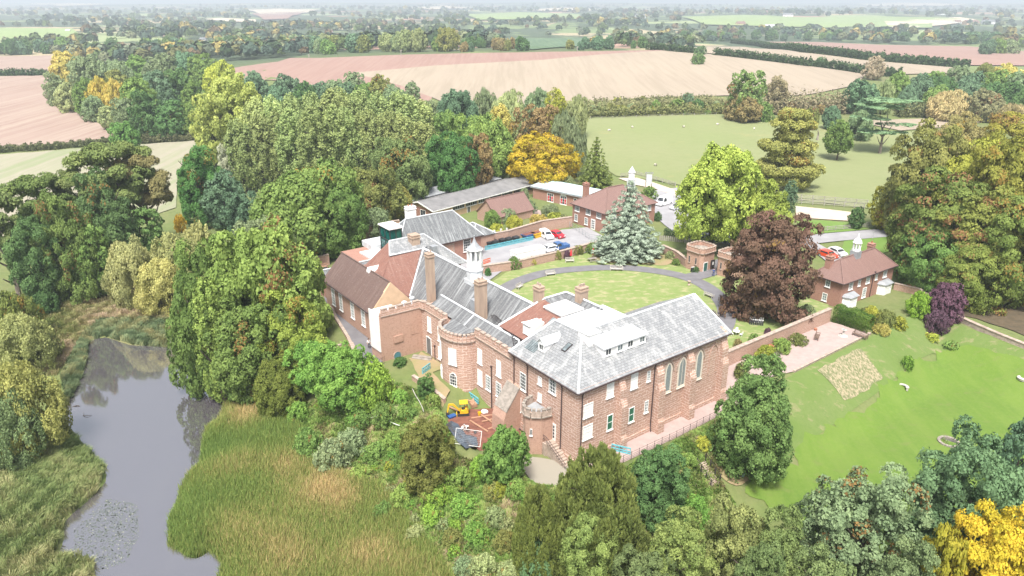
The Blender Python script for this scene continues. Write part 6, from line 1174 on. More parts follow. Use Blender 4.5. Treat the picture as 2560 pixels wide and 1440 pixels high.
# lone field trees, hedgerow trees
T('oak_tree', 'lone leaning oak in the stubble field', 1748, 132, 162, 38, 'round', (.06, .095, .04)); T('oak_tree', 'oak on the hedge just behind the lone leaning oak', 1750, 114, 138, 32, 'round', (.05, .08, .045)); T('oak_tree', 'small oak standing on the long hedge', 2050, 142, 168, 28, 'round', (.05, .085, .045))
# ---------------------------------------------------------------- hedges: leafy boxes of many leaves
def hedge(name, label, pts, h, wd, col, leaf=0.22, per=260, cat='hedge', group=None, rag=0.12):
    rng = np.random.default_rng(int(abs(pts[0][0] * 31 + pts[0][1] * 17)) % 9999); V_ = []; tn = []
    for i in range(len(pts) - 1):
        p, q = np.array(pts[i][:2]), np.array(pts[i + 1][:2]); L = np.linalg.norm(q - p); d = (q - p) / L; nv = np.array((-d[1], d[0])); n = max(30, int(L * per * (h + wd) / 3))
        s = rng.uniform(0, L, n); per_ = rng.uniform(0, 2 * h + wd, n); lump = 1 + rag * np.sin(s * 1.9 + 2 * np.sin(s * .6)) + rng.normal(0, rag * .6, n)
        off = np.where(per_ < h, -wd / 2, np.where(per_ < h + wd, per_ - h - wd / 2, wd / 2)) * lump; zz = np.where(per_ < h, per_, np.where(per_ < h + wd, h * (1 - 0.12 * (2 * np.abs(per_ - h - wd / 2) / wd) ** 2), 2 * h + wd - per_)) * lump
        xy = p + d * s[:, None] + nv * off[:, None]; gz = H(xy[:, 0], xy[:, 1]); pos = np.column_stack([xy, gz + zz])
        out = unit(np.column_stack([nv[0] * off, nv[1] * off, (zz - h * .5) * 1.4])); nrm = unit(out + rng.normal(size=(n, 3)) * .5); tx = unit(np.cross(nrm, rng.normal(size=(n, 3)))); ty = np.cross(nrm, tx); sz = leaf * rng.uniform(.6, 1.4, (n, 1)) * .5
        V_.append(np.stack([pos - tx * sz - ty * sz, pos + tx * sz - ty * sz * .4, pos + tx * sz * .4 + ty * sz, pos - tx * sz + ty * sz * .3], 1).reshape(-1, 3)); tn.append(np.clip(.5 + .35 * np.sin(s * .8 + off * 3) + rng.normal(0, .25, n), 0, 1))
    v = np.concatenate(V_); o0 = np.array((*pts[0][:2], float(H(*pts[0][:2])))); tn = np.concatenate(tn); n = len(tn)
    me = mesh_np(name, v - o0, np.arange(n * 4).reshape(n, 4), [MT['foliage']], tn); a = me.attributes.new('turn', 'FLOAT', 'FACE'); a.data.foreach_set('value', np.random.default_rng(1).uniform(0.01, 1, n).astype(np.float32))
    o = inst(name, me, None, tuple(o0)); c = C_[col] if isinstance(col, str) else col; o.color = (c[0] * 1.6, c[1] * 1.6, c[2] * 1.5, 0.0); return tag(o, label, cat, group)
hedge('clipped_hedge', 'thick clipped bright green hedge at the end of the gravel terrace', [W(60.6, 3.6), W(60.9, -2.4)], 2.9, 2.0, (.065, .115, .022), 0.13, 1100, rag=.05); hedge('clipped_hedge', 'square clipped green hedge beside the lodge garden bush', [W(83.5, -3.2), W(79.6, -6.2)], 2.8, 2.2, (.055, .10, .022), 0.13, 1000, rag=.05)
hedge('clipped_hedge', 'low dark hedge along the pale fence behind the gate towers', [G(1660, 590)[:2], G(1720, 598)[:2], G(1810, 612)[:2], G(1840, 618)[:2]], 1.7, 1.4, 'DG', 0.2, 200); hedge('low_hedge', 'low brownish hedge in the lodge garden', [G(2155, 785)[:2], G(2225, 812)[:2]], 1.2, 1.3, 'OL', 0.2, 220)
hedge('field_hedge', 'long dark hedge between the two stubble fields', [G(x, y)[:2] for x, y in ((1785, 139), (1850, 145), (1930, 155), (2010, 166), (2080, 172), (2170, 188), (2250, 192))], 4.2, 4.0, 'DG', 1.0, 22, rag=.25); hedge('field_hedge', 'long hedge between the upper stubble field and the red field', [G(x, y)[:2] for x, y in ((1830, 108), (1900, 116), (2010, 131), (2160, 149), (2300, 161), (2420, 172))], 4.5, 5.0, 'DG', 1.1, 22, rag=.25)
hedge('field_hedge', 'dark hedge at the far corner of the stubble field', [G(x, y)[:2] for x, y in ((1620, 124), (1690, 131), (1740, 135))], 4.2, 4.0, 'DG', 1.0, 22, rag=.25); hedge('field_hedge', 'trimmed hedge below the tilled field', [G(x, y)[:2] for x, y in ((-60, 385), (0, 382), (120, 374), (200, 368), (290, 360))], 2.2, 2.4, (.075, .085, .04), 0.5, 60, rag=.2); hedge('field_hedge', 'hedge running from the lone round tree to the yellow green tree', [G(x, y)[:2] for x, y in ((345, 358), (420, 355), (490, 350))], 2.4, 2.6, (.085, .09, .045), 0.5, 60, rag=.25)
hedge('field_hedge', 'short dark hedge between the two tilled fields', [G(x, y)[:2] for x, y in ((-40, 190), (30, 189), (118, 190))], 3.5, 3.5, 'DG', 0.9, 26, rag=.3); hedge('field_hedge', 'scrubby hedge along the far side of the pasture', [G(x, y)[:2] for x, y in ((1455, 292), (1540, 290), (1640, 286), (1720, 284), (1820, 283))], 2.4, 3.5, (.14, .15, .06), 0.6, 60, rag=.5); hedge('field_hedge', 'rough hedge at the lower edge of the stubble field', [G(x, y)[:2] for x, y in ((1450, 272), (1560, 268), (1680, 262), (1800, 258))], 1.8, 9.0, (.17, .17, .085), 0.6, 45, rag=.6)
hedge('field_hedge', 'tall brown hedge between the copse and the dark round tree', [G(x, y)[:2] for x, y in ((1930, 285), (2000, 284), (2080, 282), (2150, 284))], 5.0, 5.0, (.19, .165, .105), 0.7, 50, rag=.6); hedge('field_hedge', 'straggling hedge below the bare park strip', [G(x, y)[:2] for x, y in ((2240, 292), (2330, 292), (2420, 290))], 4.0, 4.0, (.12, .13, .06), 0.7, 45, rag=.35)
for i, (x, yt, yb, w_, c) in enumerate(((1480, 262, 285, 30, 'GG'), (1530, 258, 284, 34, 'OL'), (1590, 262, 284, 30, 'BR'), (1640, 250, 282, 36, 'G'), (1690, 246, 280, 40, 'G'), (1745, 248, 280, 44, 'DG'), (1790, 258, 282, 34, 'OL'), (1720, 232, 268, 36, 'BLG'), (1610, 240, 262, 26, 'OL'), (1545, 243, 262, 30, 'YG'), (1980, 255, 285, 40, 'BR'), (2050, 258, 286, 40, 'BR'))): T('hedgerow_tree', {'GG': 'grey green hedgerow bush at the left end of the pasture hedge', 'OL': 'olive hedgerow bush along the pasture hedge', 'BR': 'brown hedgerow bush along the pasture hedge', 'G': 'green hedgerow tree along the pasture hedge', 'DG': 'dark hedgerow tree near the copse', 'BLG': 'bluish hedgerow tree at the stubble edge near the copse', 'YG': 'yellowish hedgerow bush at the stubble edge'}[c], x, yt, yb, w_, 'round', c, 0.05, group='hedgerow bushes along the pasture')
# ---------------------------------------------------------------- mid-distance tree belts: each tree its own object (kinds share meshes)
rngb = np.random.default_rng(11); belts = []
def belt(n, x0, x1, yb0, yb1, cols, hm=(9, 15), lab='', grp=''):
    """trees along a band of survey rows; hm = height in metres"""
    k = 0; tries = 0
    while k < n and tries < n * 12:
        tries += 1; x = rngb.uniform(x0, x1); t = (x - x0) / (x1 - x0); y = yb0 + (yb1 - yb0) * t + rngb.uniform(-7, 7); g = G(x, y)
        if any(float(sdist(g[0], g[1], f)) > -2 for f in FIELDS): continue
        if any((g[0] - a) ** 2 + (g[1] - b_) ** 2 < (0.55 * r_) ** 2 for a, b_, r_ in belts): continue
        h = rngb.uniform(*hm); D = depth(g); rad = h * rngb.uniform(.42, .62); c = cols[int(rngb.integers(len(cols)))]
        belts.append((g[0], g[1], rad)); k += 1
        yt = 720 - F_PX * ((g[1] * _s + (g[2] + h - CAM_H) * _c) / (g[1] * _c - (g[2] + h - CAM_H) * _s))
        nm = {'G': 'mid green', 'BLG': 'bluish dark', 'DG': 'dark green', 'GG': 'grey green', 'OL': 'olive', 'PY': 'straw yellow', 'BR': 'brownish', 'PG': 'pale green', 'YG': 'yellow green'}[c]
        T('distant_tree', f'{nm} round tree {lab}', x, yt, y, 2 * rad / D * F_PX, 'round', c, 0.0, group=grp, base=g)
belt(34, -30, 640, 138, 134, ('DG', 'G', 'BLG', 'GG', 'DG'), (10, 17), 'in the belt above the two tilled fields', 'belt of trees above the tilled fields')
belt(46, 520, 1180, 128, 130, ('G', 'BLG', 'GG', 'DG', 'PG', 'OL'), (11, 19), 'in the belt behind the red field', 'belt of trees behind the red field')
belt(40, 1150, 1740, 124, 118, ('GG', 'BR', 'DG', 'OL', 'BLG'), (6, 11), 'in the low belt behind the stubble field', 'low belt of trees behind the stubble field')
belt(52, 1700, 2600, 100, 112, ('DG', 'BLG', 'G', 'DG', 'GG'), (11, 18), 'in the belt behind the right hand red field', 'belt of trees behind the upper red field')
belt(26, 560, 820, 118, 126, ('PY', 'OL', 'PG', 'GG'), (10, 16), 'in the pale belt left of the red field', 'pale belt of trees left of the red field')
for (x, yt, yb, w_, c, lb) in ((2470, 98, 138, 46, 'BLG', 'pair tree on the right edge of the red field, left one'), (2500, 96, 136, 40, 'G', 'pair tree on the right edge of the red field, middle one'), (2530, 98, 136, 40, 'GG', 'pair tree on the right edge of the red field, right one')): T('oak_tree', lb, x, yt, yb, w_, 'round', c)
# ---------------------------------------------------------------- the far woods: more trees than one could count, in one mass
def far_woods():
    rng = np.random.default_rng(4); n = 8200
    # more to the square mile nearer in
    az = np.radians(rng.uniform(-41, 41, n)); d = np.exp(rng.uniform(math.log(690), math.log(7500), n)); X = d * np.sin(az); Y = d * np.cos(az)
    clump = np.sin(X / 160 + 1.5 * np.sin(Y / 210)) * np.sin(Y / 140 + 1.2 * np.sin(X / 260)) + 0.5 * np.sin(X / 63 + Y / 81)
    keep = clump + rng.normal(0, .35, n) > np.where(d < 1500, -0.25, 0.12)
    for f in FIELDS: keep &= sdist(X, Y, f) < -4
    keep &= ~((d < 760) & (np.abs(X - 60) < 500) & (Y < 640))
    X, Y = X[keep], Y[keep]; Z = H(X, Y); m = len(X); d = np.hypot(X, Y); hgt = rng.uniform(8, 16, m) * np.where(d > 3000, 1.25, 1); rad = hgt * rng.uniform(.42, .7, m)
    pal = np.array([C_[c] for c in ('G', 'BLG', 'DG', 'GG', 'G', 'DG', 'OL', 'BLG', 'PG', 'GG', 'BLG', 'G', 'DG', 'BR', 'PY')]); ci = rng.integers(0, len(pal), m)
    V_, Q, Cc, k0 = [], [], [], 0
    for sel, nq in ((d < 1300, 150), ((d >= 1300) & (d < 2600), 60), (d >= 2600, 22)):
        ix = np.where(sel)[0]
        if not len(ix): continue
        N_ = len(ix) * nq; ii = np.repeat(ix, nq); dr = unit(rng.normal(size=(N_, 3))); dr[:, 2] = np.abs(dr[:, 2]) * 1.2 - 0.2; lump = 0.82 + 0.25 * np.sin(dr[:, 0] * 5 + ii) * np.sin(dr[:, 1] * 5 + ii * 1.7)
        pos = np.column_stack([X[ii], Y[ii], Z[ii] + hgt[ii] * .5]) + dr * lump[:, None] * np.column_stack([rad[ii], rad[ii], hgt[ii] * .5]); nrm = unit(dr + rng.normal(size=(N_, 3)) * .35)
        tx = unit(np.cross(nrm, rng.normal(size=(N_, 3)))); ty = np.cross(nrm, tx); s = (rad[ii] * 2.6 / math.sqrt(nq))[:, None] * rng.uniform(.8, 1.3, (N_, 1))
        V_.append(np.stack([pos - tx * s - ty * s * .6, pos + tx * s - ty * s, pos + tx * s * .7 + ty * s, pos - tx * s * .8 + ty * s], 1).reshape(-1, 3)); Cc.append(pal[ci[ii]] * rng.uniform(.8, 1.2, (N_, 1)))
    v = np.concatenate(V_); c = np.concatenate(Cc); nf = len(c)
    mt, t, b = newmat('far_foliage'); at = N(t, 'ShaderNodeAttribute', attribute_name='leaf_colour'); t.links.new(at.outputs['Color'], b.inputs['Base Color']); b.inputs['Roughness'].default_value = 0.8; b.inputs['Specular IOR Level'].default_value = 0.2
    me = mesh_np('far_woodland', v, np.arange(nf * 4).reshape(nf, 4), [mt]); a = me.attributes.new('leaf_colour', 'FLOAT_COLOR', 'FACE'); a.data.foreach_set('color', np.column_stack([c, np.ones(nf)]).astype(np.float32).ravel())
    o = inst('far_woodland', me); tag(o, 'distant hazy woodland and hedgerow trees stretching to the horizon', 'woodland', None, 'stuff')
far_woods()
# ---------------------------------------------------------------- reeds, marsh grass and undergrowth
def blades(name, label, cat, polys, n, h, lean, wd, cols, seed=1, excl=(), kindname='stuff', tuft=0.0, curl=0.3, patch=0.12, spots=()):
    """a stand of grass blades over ground polygons"""
    rng = np.random.default_rng(seed); XY = []
    tot = sum(abs(sum(p[i][0] * p[(i + 1) % len(p)][1] - p[(i + 1) % len(p)][0] * p[i][1] for i in range(len(p)))) / 2 for p in polys)
    for p in polys:
        P_ = np.array(p); a_ = abs(sum(p[i][0] * p[(i + 1) % len(p)][1] - p[(i + 1) % len(p)][0] * p[i][1] for i in range(len(p)))) / 2; want = int(n * a_ / tot); lo, hi = P_.min(0), P_.max(0); got = 0
        while got < want:
            q = rng.uniform(lo, hi, (want * 2, 2)); q = q[sdist(q[:, 0], q[:, 1], p) > 0]
            for e in excl: q = q[sdist(q[:, 0], q[:, 1], e) < .9]
            XY.append(q[:want - got]); got += len(q[:want - got])
            if not len(q): break
    xy = np.concatenate(XY); m = len(xy)
    big = np.sin(xy[:, 0] * patch * 6.3 + 2 * np.sin(xy[:, 1] * patch * 4)) * np.sin(xy[:, 1] * patch * 5.1 + 1.6 * np.sin(xy[:, 0] * patch * 3.3))
    if tuft:
        cells = np.round(xy / tuft + 0.35 * np.sin(xy[:, ::-1] * 2.1)); ctr = (cells + 0.25 * np.sin(cells * 12.9)) * tuft; off = xy - ctr; dirn = np.column_stack([off * 1.6 / tuft, np.zeros(m)]); gx = 0.8 * np.sin(ctr[:, 0] * .35 + ctr[:, 1] * .2); dirn[:, 0] += lean[0] + gx * .4; dirn[:, 1] += lean[1]; hsc = 1 - 0.45 * np.linalg.norm(off, axis=1) / tuft; tz = np.sin(cells[:, 0] * 7.7 + cells[:, 1] * 3.1) * .5 + .5
    else: dirn = np.column_stack([lean[0] + rng.normal(0, curl, m), lean[1] + rng.normal(0, curl, m), np.zeros(m)]); hsc = 1.0; tz = rng.uniform(0, 1, m)
    hh = h * rng.uniform(.6, 1.2, m) * hsc * (1 + .18 * big); base = np.column_stack([xy, H(xy[:, 0], xy[:, 1]) - .05]); tip = base + dirn * hh[:, None] * .55 + np.column_stack([np.zeros((m, 2)), hh * (0.9 if not tuft else .75)])
    side = unit(np.column_stack([np.cos(t_ := rng.uniform(0, 6.28, m)), np.sin(t_), np.zeros(m)])) * wd; mid = base * .45 + tip * .55 + np.column_stack([np.zeros((m, 2)), hh * .16])
    v = np.stack([base - side, base + side, mid + side * .8, mid - side * .8, mid - side * .8, mid + side * .8, tip + side * .15, tip - side * .15], 1).reshape(-1, 3)
    tint = 0.5 + (.33 if not spots else .16) * big + .3 * (tz - .5) + rng.normal(0, .13, m)
    for sx_, sy_, sr2_, sa_ in spots:
        c0 = G(sx_, sy_); tint += sa_ * np.exp(-((xy[:, 0] - c0[0]) ** 2 + ((xy[:, 1] - c0[1]) * .8) ** 2) / sr2_ ** 2 * (1 + .5 * big))
    tint = np.clip(tint, 0, 1)
    mt, t, b = newmat(name); b.inputs['Roughness'].default_value = .75; b.inputs['Specular IOR Level'].default_value = .25; at = N(t, 'ShaderNodeAttribute', attribute_name='tint'); cr = t.nodes.new('ShaderNodeValToRGB'); t.links.new(at.outputs['Fac'], cr.inputs[0])
    for i, (p_, c) in enumerate(cols): e = cr.color_ramp.elements[i] if i < 2 else cr.color_ramp.elements.new(p_); e.position = p_; e.color = (*c, 1)
    tr = t.nodes.new('ShaderNodeBsdfTranslucent'); t.links.new(cr.outputs[0], tr.inputs[0]); t.links.new(cr.outputs[0], b.inputs['Base Color']); ms = t.nodes.new('ShaderNodeMixShader'); ms.inputs[0].default_value = .25; t.links.new(b.outputs[0], ms.inputs[1]); t.links.new(tr.outputs[0], ms.inputs[2]); t.links.new(ms.outputs[0], t.nodes['Material Output'].inputs[0])
    o = inst(name, mesh_np(name, v, np.arange(m * 8).reshape(m * 2, 4), [mt], np.repeat(tint, 2))); return tag(o, label, cat, None, kindname)
gp = lambda *px: g2(*px)
PONDX = [POND, pool]
blades('reed_bed', 'tall green and straw reeds filling the marsh beside the pond', 'reeds', [gp((560, 1020), (640, 1015), (720, 1035), (790, 1120), (850, 1190), (940, 1215), (1010, 1290), (1100, 1400), (1150, 1500), (430, 1560), (380, 1540), (390, 1400), (400, 1320), (440, 1250), (500, 1170), (520, 1080))], 150000, 1.55, (.08, .12), .03, ((0, (0.150, 0.240, 0.058)), (.35, (0.202, 0.280, 0.065)), (.62, (0.273, 0.305, 0.085)), (.82, (0.429, 0.358, 0.143)), (1, (0.598, 0.442, 0.221))), 2, PONDX, patch=.05, spots=((620, 1045, 3.0, .3), (715, 1175, 2.0, .32), (800, 1225, 3.2, .4), (860, 1260, 2.2, .32), (560, 1120, 3.0, -.25), (520, 1260, 3.5, -.25), (660, 1090, 2.6, -.3), (600, 1330, 4, .1), (900, 1400, 3, .25), (700, 1420, 4, .15)))
blades('marsh_grass', 'pale tussocky sedge leaning over the left bank of the pond', 'sedge', [gp((-120, 1100), (60, 1100), (170, 1075), (215, 1120), (268, 1178), (240, 1235), (165, 1295), (150, 1340), (140, 1390), (220, 1390), (245, 1440), (235, 1560), (-150, 1600))], 80000, 1.5, (.35, -.1), .035, ((0, (0.149, 0.218, 0.075)), (.35, (0.253, 0.316, 0.115)), (.65, (0.345, 0.368, 0.161)), (1, (0.529, 0.483, 0.253))), 3, PONDX, tuft=1.5, patch=.06)
blades('bank_sedge', 'blue green sedge along the top end of the pond', 'sedge', [gp((165, 1010), (150, 940), (200, 850), (250, 800), (420, 800), (480, 880), (430, 870), (330, 862), (260, 840), (222, 855), (205, 940), (170, 1015))], 42000, 1.3, (.1, .05), .04, ((0, (.125, .19, .09)), (.4, (.19, .25, .125)), (.7, (.26, .28, .13)), (1, (.38, .34, .16))), 4, PONDX, tuft=1.6)
blades('rough_meadow', 'rough straw and green meadow grass behind the pond', 'grass', [gp((-200, 800), (100, 770), (240, 735), (330, 720), (480, 700), (520, 720), (440, 800), (250, 800), (200, 850), (140, 940), (-200, 960))], 90000, 1.1, (.1, 0), .045, ((0, (0.192, 0.240, 0.078)), (.35, (0.300, 0.300, 0.120)), (.6, (0.396, 0.348, 0.180)), (.8, (0.444, 0.336, 0.216)), (1, (0.540, 0.420, 0.300))), 5, PONDX, tuft=2.0, patch=.04)
blades('undergrowth', 'weedy green undergrowth of nettles and grass on the bank below the manor', 'undergrowth', [gp((860, 960), (1000, 960), (1100, 1000), (1140, 1140), (1250, 1165), (1330, 1205), (1400, 1230), (1560, 1170), (1700, 1100), (1800, 1050), (1830, 1110), (1800, 1200), (1840, 1260), (1800, 1400), (1500, 1500), (1150, 1500), (1010, 1290), (940, 1215), (850, 1190), (720, 1035))], 110000, .75, (0, 0), .07, ((0, (0.110, 0.193, 0.044)), (.35, (0.176, 0.286, 0.061)), (.6, (0.253, 0.341, 0.088)), (.82, (0.319, 0.297, 0.132)), (1, (0.363, 0.275, 0.176))), 6, PONDX, tuft=.9, patch=.08)
blades('lily_pads', 'scattered lily pads floating on the lower left of the pond', 'lily pads', [[P(x, y, -7) for x, y in ((280, 1255), (340, 1260), (345, 1340), (315, 1400), (250, 1425), (190, 1385), (190, 1320))]], 10, .1, (0, 0), .05, ((0, (.2, .25, .1)), (1, (.3, .3, .2)))) if False else None
def pads():
    rng = np.random.default_rng(9); poly = [P(x, y, -7) for x, y in ((270, 1245), (345, 1262), (348, 1340), (315, 1405), (250, 1430), (185, 1390), (185, 1320))]; q = rng.uniform(np.min(poly, 0), np.max(poly, 0), (9000, 2)); q = q[(sdist(q[:, 0], q[:, 1], poly) > 0) & (sdist(q[:, 0], q[:, 1], POND) > .5)][:1500]; n = len(q); an = np.linspace(0, 2 * math.pi, 6, endpoint=False); s = rng.uniform(.035, .10, (n, 1)) ; z = np.full((n, 6, 1), -6.985)
    v = np.concatenate([np.stack([q[:, :1] + s * np.cos(an), q[:, 1:] + s * np.sin(an)], 2), z], 2).reshape(-1, 3); t = rng.uniform(0, 1, n)
    m, tt, b = newmat('lily_pad'); at = N(tt, 'ShaderNodeAttribute', attribute_name='tint'); tt.links.new(mixc(tt, ramp(tt, at.outputs['Fac'], .85, .98), (.12, .14, .12), (.32, .33, .26)), b.inputs['Base Color']); b.inputs['Roughness'].default_value = .4
    tag(inst('lily_pads', mesh_np('lily_pads', v, np.arange(n * 6).reshape(n, 6), [m], t)), 'scattered small lily pads floating in the lower left of the pond', 'lily pads', None, 'stuff')
pads()
# ---------------------------------------------------------------- vehicles
def heading(pf, pb): a = G(*pf); b_ = G(*pb); return math.atan2(a[1] - b_[1], a[0] - b_[0])
PAINT = {}
def paint(n, c):
    if n not in PAINT: PAINT[n] = car_paint('paint_' + n, c)
    return PAINT[n]
def vehicle(name, label, cat, px, py, rz, color, kind='car', group=None, L=4.2):
    g = G(px, py); r = empty(name, (g[0], g[1], g[2] + 0.06), rz, label, cat, group); h = L / 2; wd = 0.88 if kind != 'van' else 1.0
    if kind == 'van': side = [(-h, .35), (h - .1, .35), (h, .6), (h - .15, 1.05), (h - .85, 1.25), (h - 1.55, 2.25), (h - 2.0, 2.42), (-h + .1, 2.42), (-h, 2.2)]
    elif kind == 'small_van': side = [(-h, .32), (h - .08, .32), (h, .6), (h - .2, .95), (h - .95, 1.1), (h - 1.65, 1.72), (h - 2.0, 1.82), (-h + .15, 1.85), (-h, 1.6)]
    elif kind == 'pickup': side = [(-h, .4), (h - .08, .4), (h, .7), (h - .2, 1.0), (h - 1.1, 1.12), (h - 1.7, 1.72), (h - 2.9, 1.75), (h - 3.2, 1.1), (-h, 1.1)]
    else: side = [(-h, .32), (h - .08, .32), (h, .58), (h - .2, .84), (h - 1.05, .98), (h - 1.75, 1.42), (h - 2.7, 1.50), (-h + .45, 1.40), (-h + .05, 1.0)]
    belt_ = 1.0 if kind != 'van' else 1.3
    b = MB(); ins = lambda z: wd - max(0, z - belt_) * 0.22
    n = len(side); Lp = [(x, -ins(z), z) for x, z in side]; Rp = [(x, ins(z), z) for x, z in side]
    b.face(Lp); b.face(Rp[::-1])
    for i in range(n): j = (i + 1) % n; b.face((Lp[j], Lp[i], Rp[i], Rp[j]))
    b.build('body', paint(*color), r)
    # glass
    gl = MB(); k = 4; (xa, za), (xb, zb) = side[k], side[k + 1]; e = 0.02; t0, t1 = .12, .9
    q = lambda t: (xa + (xb - xa) * t + e, za + (zb - za) * t + e)
    (x0, z0), (x1, z1) = q(t0), q(t1); gl.face(((x0, -ins(z0) * .88, z0), (x0, ins(z0) * .88, z0), (x1, ins(z1) * .86, z1), (x1, -ins(z1) * .86, z1))); gl.build('windscreen', MT['glass'], r)
    xs = (xb - .1, xb - 1.0) if kind in ('van', 'small_van', 'pickup') else (xb - .05, -h + .75); zt = side[5][1] - (.12 if kind != 'car' else .06); zb_ = belt_ + .05
    for s in (-1, 1):
        w_ = MB(); w_.face([(xs[0] + .45, s * (ins(zb_) + .008), zb_), (xs[1], s * (ins(zb_) + .008), zb_), (xs[1] + .1, s * (ins(zt) + .008), zt), (xs[0], s * (ins(zt) + .008), zt)][::s]); w_.build('side_window', MT['glass'], r)
    if kind == 'car':
        w_ = MB(); x0, z0, x1, z1 = side[-2][0] - .01, side[-2][1] - .06, side[-1][0] - .012, side[-1][1] + .03; w_.face(((x0, ins(z0) * .85, z0), (x0, -ins(z0) * .85, z0), (x1, -ins(z1) * .85, z1), (x1, ins(z1) * .85, z1))); w_.build('rear_window', MT['glass'], r)
    for sx in (h - .8, -h + .75):
        for s in (-1, 1):
            w_ = MB(); rw = .33; ring = lambda y, rr: [(rr * math.cos(a_ * math.pi / 6), y, rr * math.sin(a_ * math.pi / 6)) for a_ in range(12)]
            w_.solid(ring(-.1, rw), ring(.1, rw)); wo = w_.build('wheel', MT['tyre'], r, (sx, s * (wd - .08), rw - .02)); w2 = MB(); w2.solid(ring(s * .105, .2), ring(s * .095, .2)); w2.build('rim', MT['galv'], wo)
    for s in (-1, 1):
        w_ = MB(); w_.box(h - .12, h + .012, s * .62 - .18, s * .62 + .18, .62, .76); w_.build('headlight', MT['white_paint'], r); w_ = MB(); w_.box(-h - .012, -h + .05, s * .68 - .1, s * .68 + .1, .75, .95); w_.build('tail_light', MT['red_cloth'], r)
    return r
WHT, RED, SIL, BLU, SCA = ('white', (.78, .78, .78)), ('red', (.55, .015, .03)), ('silver', (.50, .52, .54)), ('dark_blue', (.03, .06, .14)), ('scarlet', (.62, .06, .02))
vehicle('parked_van', 'small white van parked against the garden wall', 'van', 1366, 596, heading((1383, 597), (1350, 578)), WHT, 'small_van'); vehicle('parked_car', 'red hatchback beside the small white van', 'car', 1393, 594, heading((1408, 594), (1380, 583)), RED, 'car', L=3.9)
vehicle('parked_van', 'tall white van in the car park behind the cottage', 'van', 1659, 513, heading((1640, 518), (1678, 506)), WHT, 'van', L=5.4); vehicle('parked_car', 'silver car beside the tall white van', 'car', 1692, 524, heading((1676, 525), (1708, 518)), SIL); vehicle('parked_car', 'dark blue car behind the cafe roof', 'car', 1520, 480, heading((1505, 482), (1535, 478)), BLU)
vehicle('parked_car', 'orange red car on the grass behind the lodge', 'car', 2069, 644, heading((2088, 648), (2052, 636)), SCA); vehicle('parked_car', 'silver estate car behind the orange red car', 'car', 2093, 638, heading((2108, 642), (2074, 628)), ('pale_silver', (.68, .69, .70)))
vehicle('parked_car', 'white car half hidden behind the low yard wall', 'car', 1371, 630, heading((1356, 632), (1386, 626)), WHT); vehicle('pickup_truck', 'blue pickup behind the low yard wall', 'pickup truck', 1396, 625, heading((1380, 627), (1412, 621)), ('blue', (.04, .11, .28)), 'pickup', L=4.8)
g = G(1320, 652); tr = empty('box_trailer', (g[0], g[1], g[2] + .05), heading((1350, 645), (1290, 658)), 'long plain white box trailer standing in the car yard', 'trailer')
b = MB(); b.box(-3.6, 3.6, -1.15, 1.15, .6, 2.5); b.build('body', MT['white_paint'], tr); b = MB(); b.box(-3.66, 3.66, -1.2, 1.2, 2.502, 2.58); b.build('roof', MT['render_white'], tr)
for x in (-.6, .6):
    for s in (-1, 1): b = MB(); b.lathe(0, 0, [(.36, -.1), (.36, .1)], 10); o = b.build('wheel', MT['tyre'], tr, (x, s * 1.0, .36)); o.rotation_euler = (math.pi / 2, 0, 0)
b = MB(); b.bar((3.6, 0, .5), (4.6, 0, .5), .1); b.build('drawbar', MT['iron'], tr)
# ---------------------------------------------------------------- site barriers, bins, skips
def barrier(label, p, rz, mt='turquoise', group='plastic site barriers', L=2.0):
    r = empty('site_barrier', p, rz, label, 'barrier', group); b = MB(); h = L / 2
    for z0, z1 in ((.12, .28), (.48, .58), (.9, 1.05)): b.box(-h, h, -.05, .05, z0, z1)
    for k in range(6): x = -h + .04 + k * (L - .08) / 5; b.box(x - .035, x + .035, -.047, .047, .282, .898)
    b.build('panel', MT[mt], r)
    for s in (-.7, .7): f = MB(); f.box(s * h - .06, s * h + .06, -.32, .32, 0, .11); f.build('foot', MT['black_plastic'], r)
    return r
def at(px, py): return tuple(G(px, py))
barrier('turquoise plastic barrier beside the digger under the bow front', at(1184, 1003), ROT_U + R(90), L=2.4); barrier('turquoise plastic barrier standing at the foot of the tower steps', at(1066, 930), ROT_U + R(25)); barrier('turquoise plastic barrier by the iron gate on the south path', at(1552, 1133), ROT_U + R(-60), L=2.4)
p0, p1 = np.array(P(1212, 628)), np.array(P(1333, 602)); nb = 12
for k in range(nb):
    q = p0 + (p1 - p0) * (k + .5) / nb; dx = p1 - p0; barrier('turquoise plastic barrier in the long row in front of the bins', (q[0], q[1], .08), math.atan2(dx[1], dx[0]), group='row of turquoise barriers in the car yard', L=np.linalg.norm(dx) / nb * .97)
barrier('bright orange barrier beside the foot of the lantern in the yard', (*P(1217, 660), .08), ROT_U + R(10), 'orange')
def bin_(label, p, rz, mt):
    r = empty('wheelie_bin', p, rz, label, 'bin', 'row of waste bins in the car yard'); b = MB(); b.solid([(-.55, -.4, .15), (.55, -.4, .15), (.55, .4, .15), (-.55, .4, .15)], [(-.68, -.52, 1.1), (.68, -.52, 1.1), (.68, .52, 1.1), (-.68, .52, 1.1)]); b.build('body', MT[mt], r)
    b = MB(); b.solid([(-.72, -.56, 1.102), (.72, -.56, 1.102), (.72, .56, 1.102), (-.72, .56, 1.102)], [(-.66, -.5, 1.25), (.66, -.5, 1.25), (.66, .5, 1.36), (-.66, .5, 1.36)]); b.build('lid', MT['black_plastic'], r)
    for x in (-.45, .45):
        for y in (-.3, .3): b = MB(); b.ball((x, y, .08), .08, 6); b.build('wheel', MT['tyre'], r)
    return r
MT['bin_green'] = pm('bin_green', (.05, .09, .075), (.04, .07, .06), 3, .5)
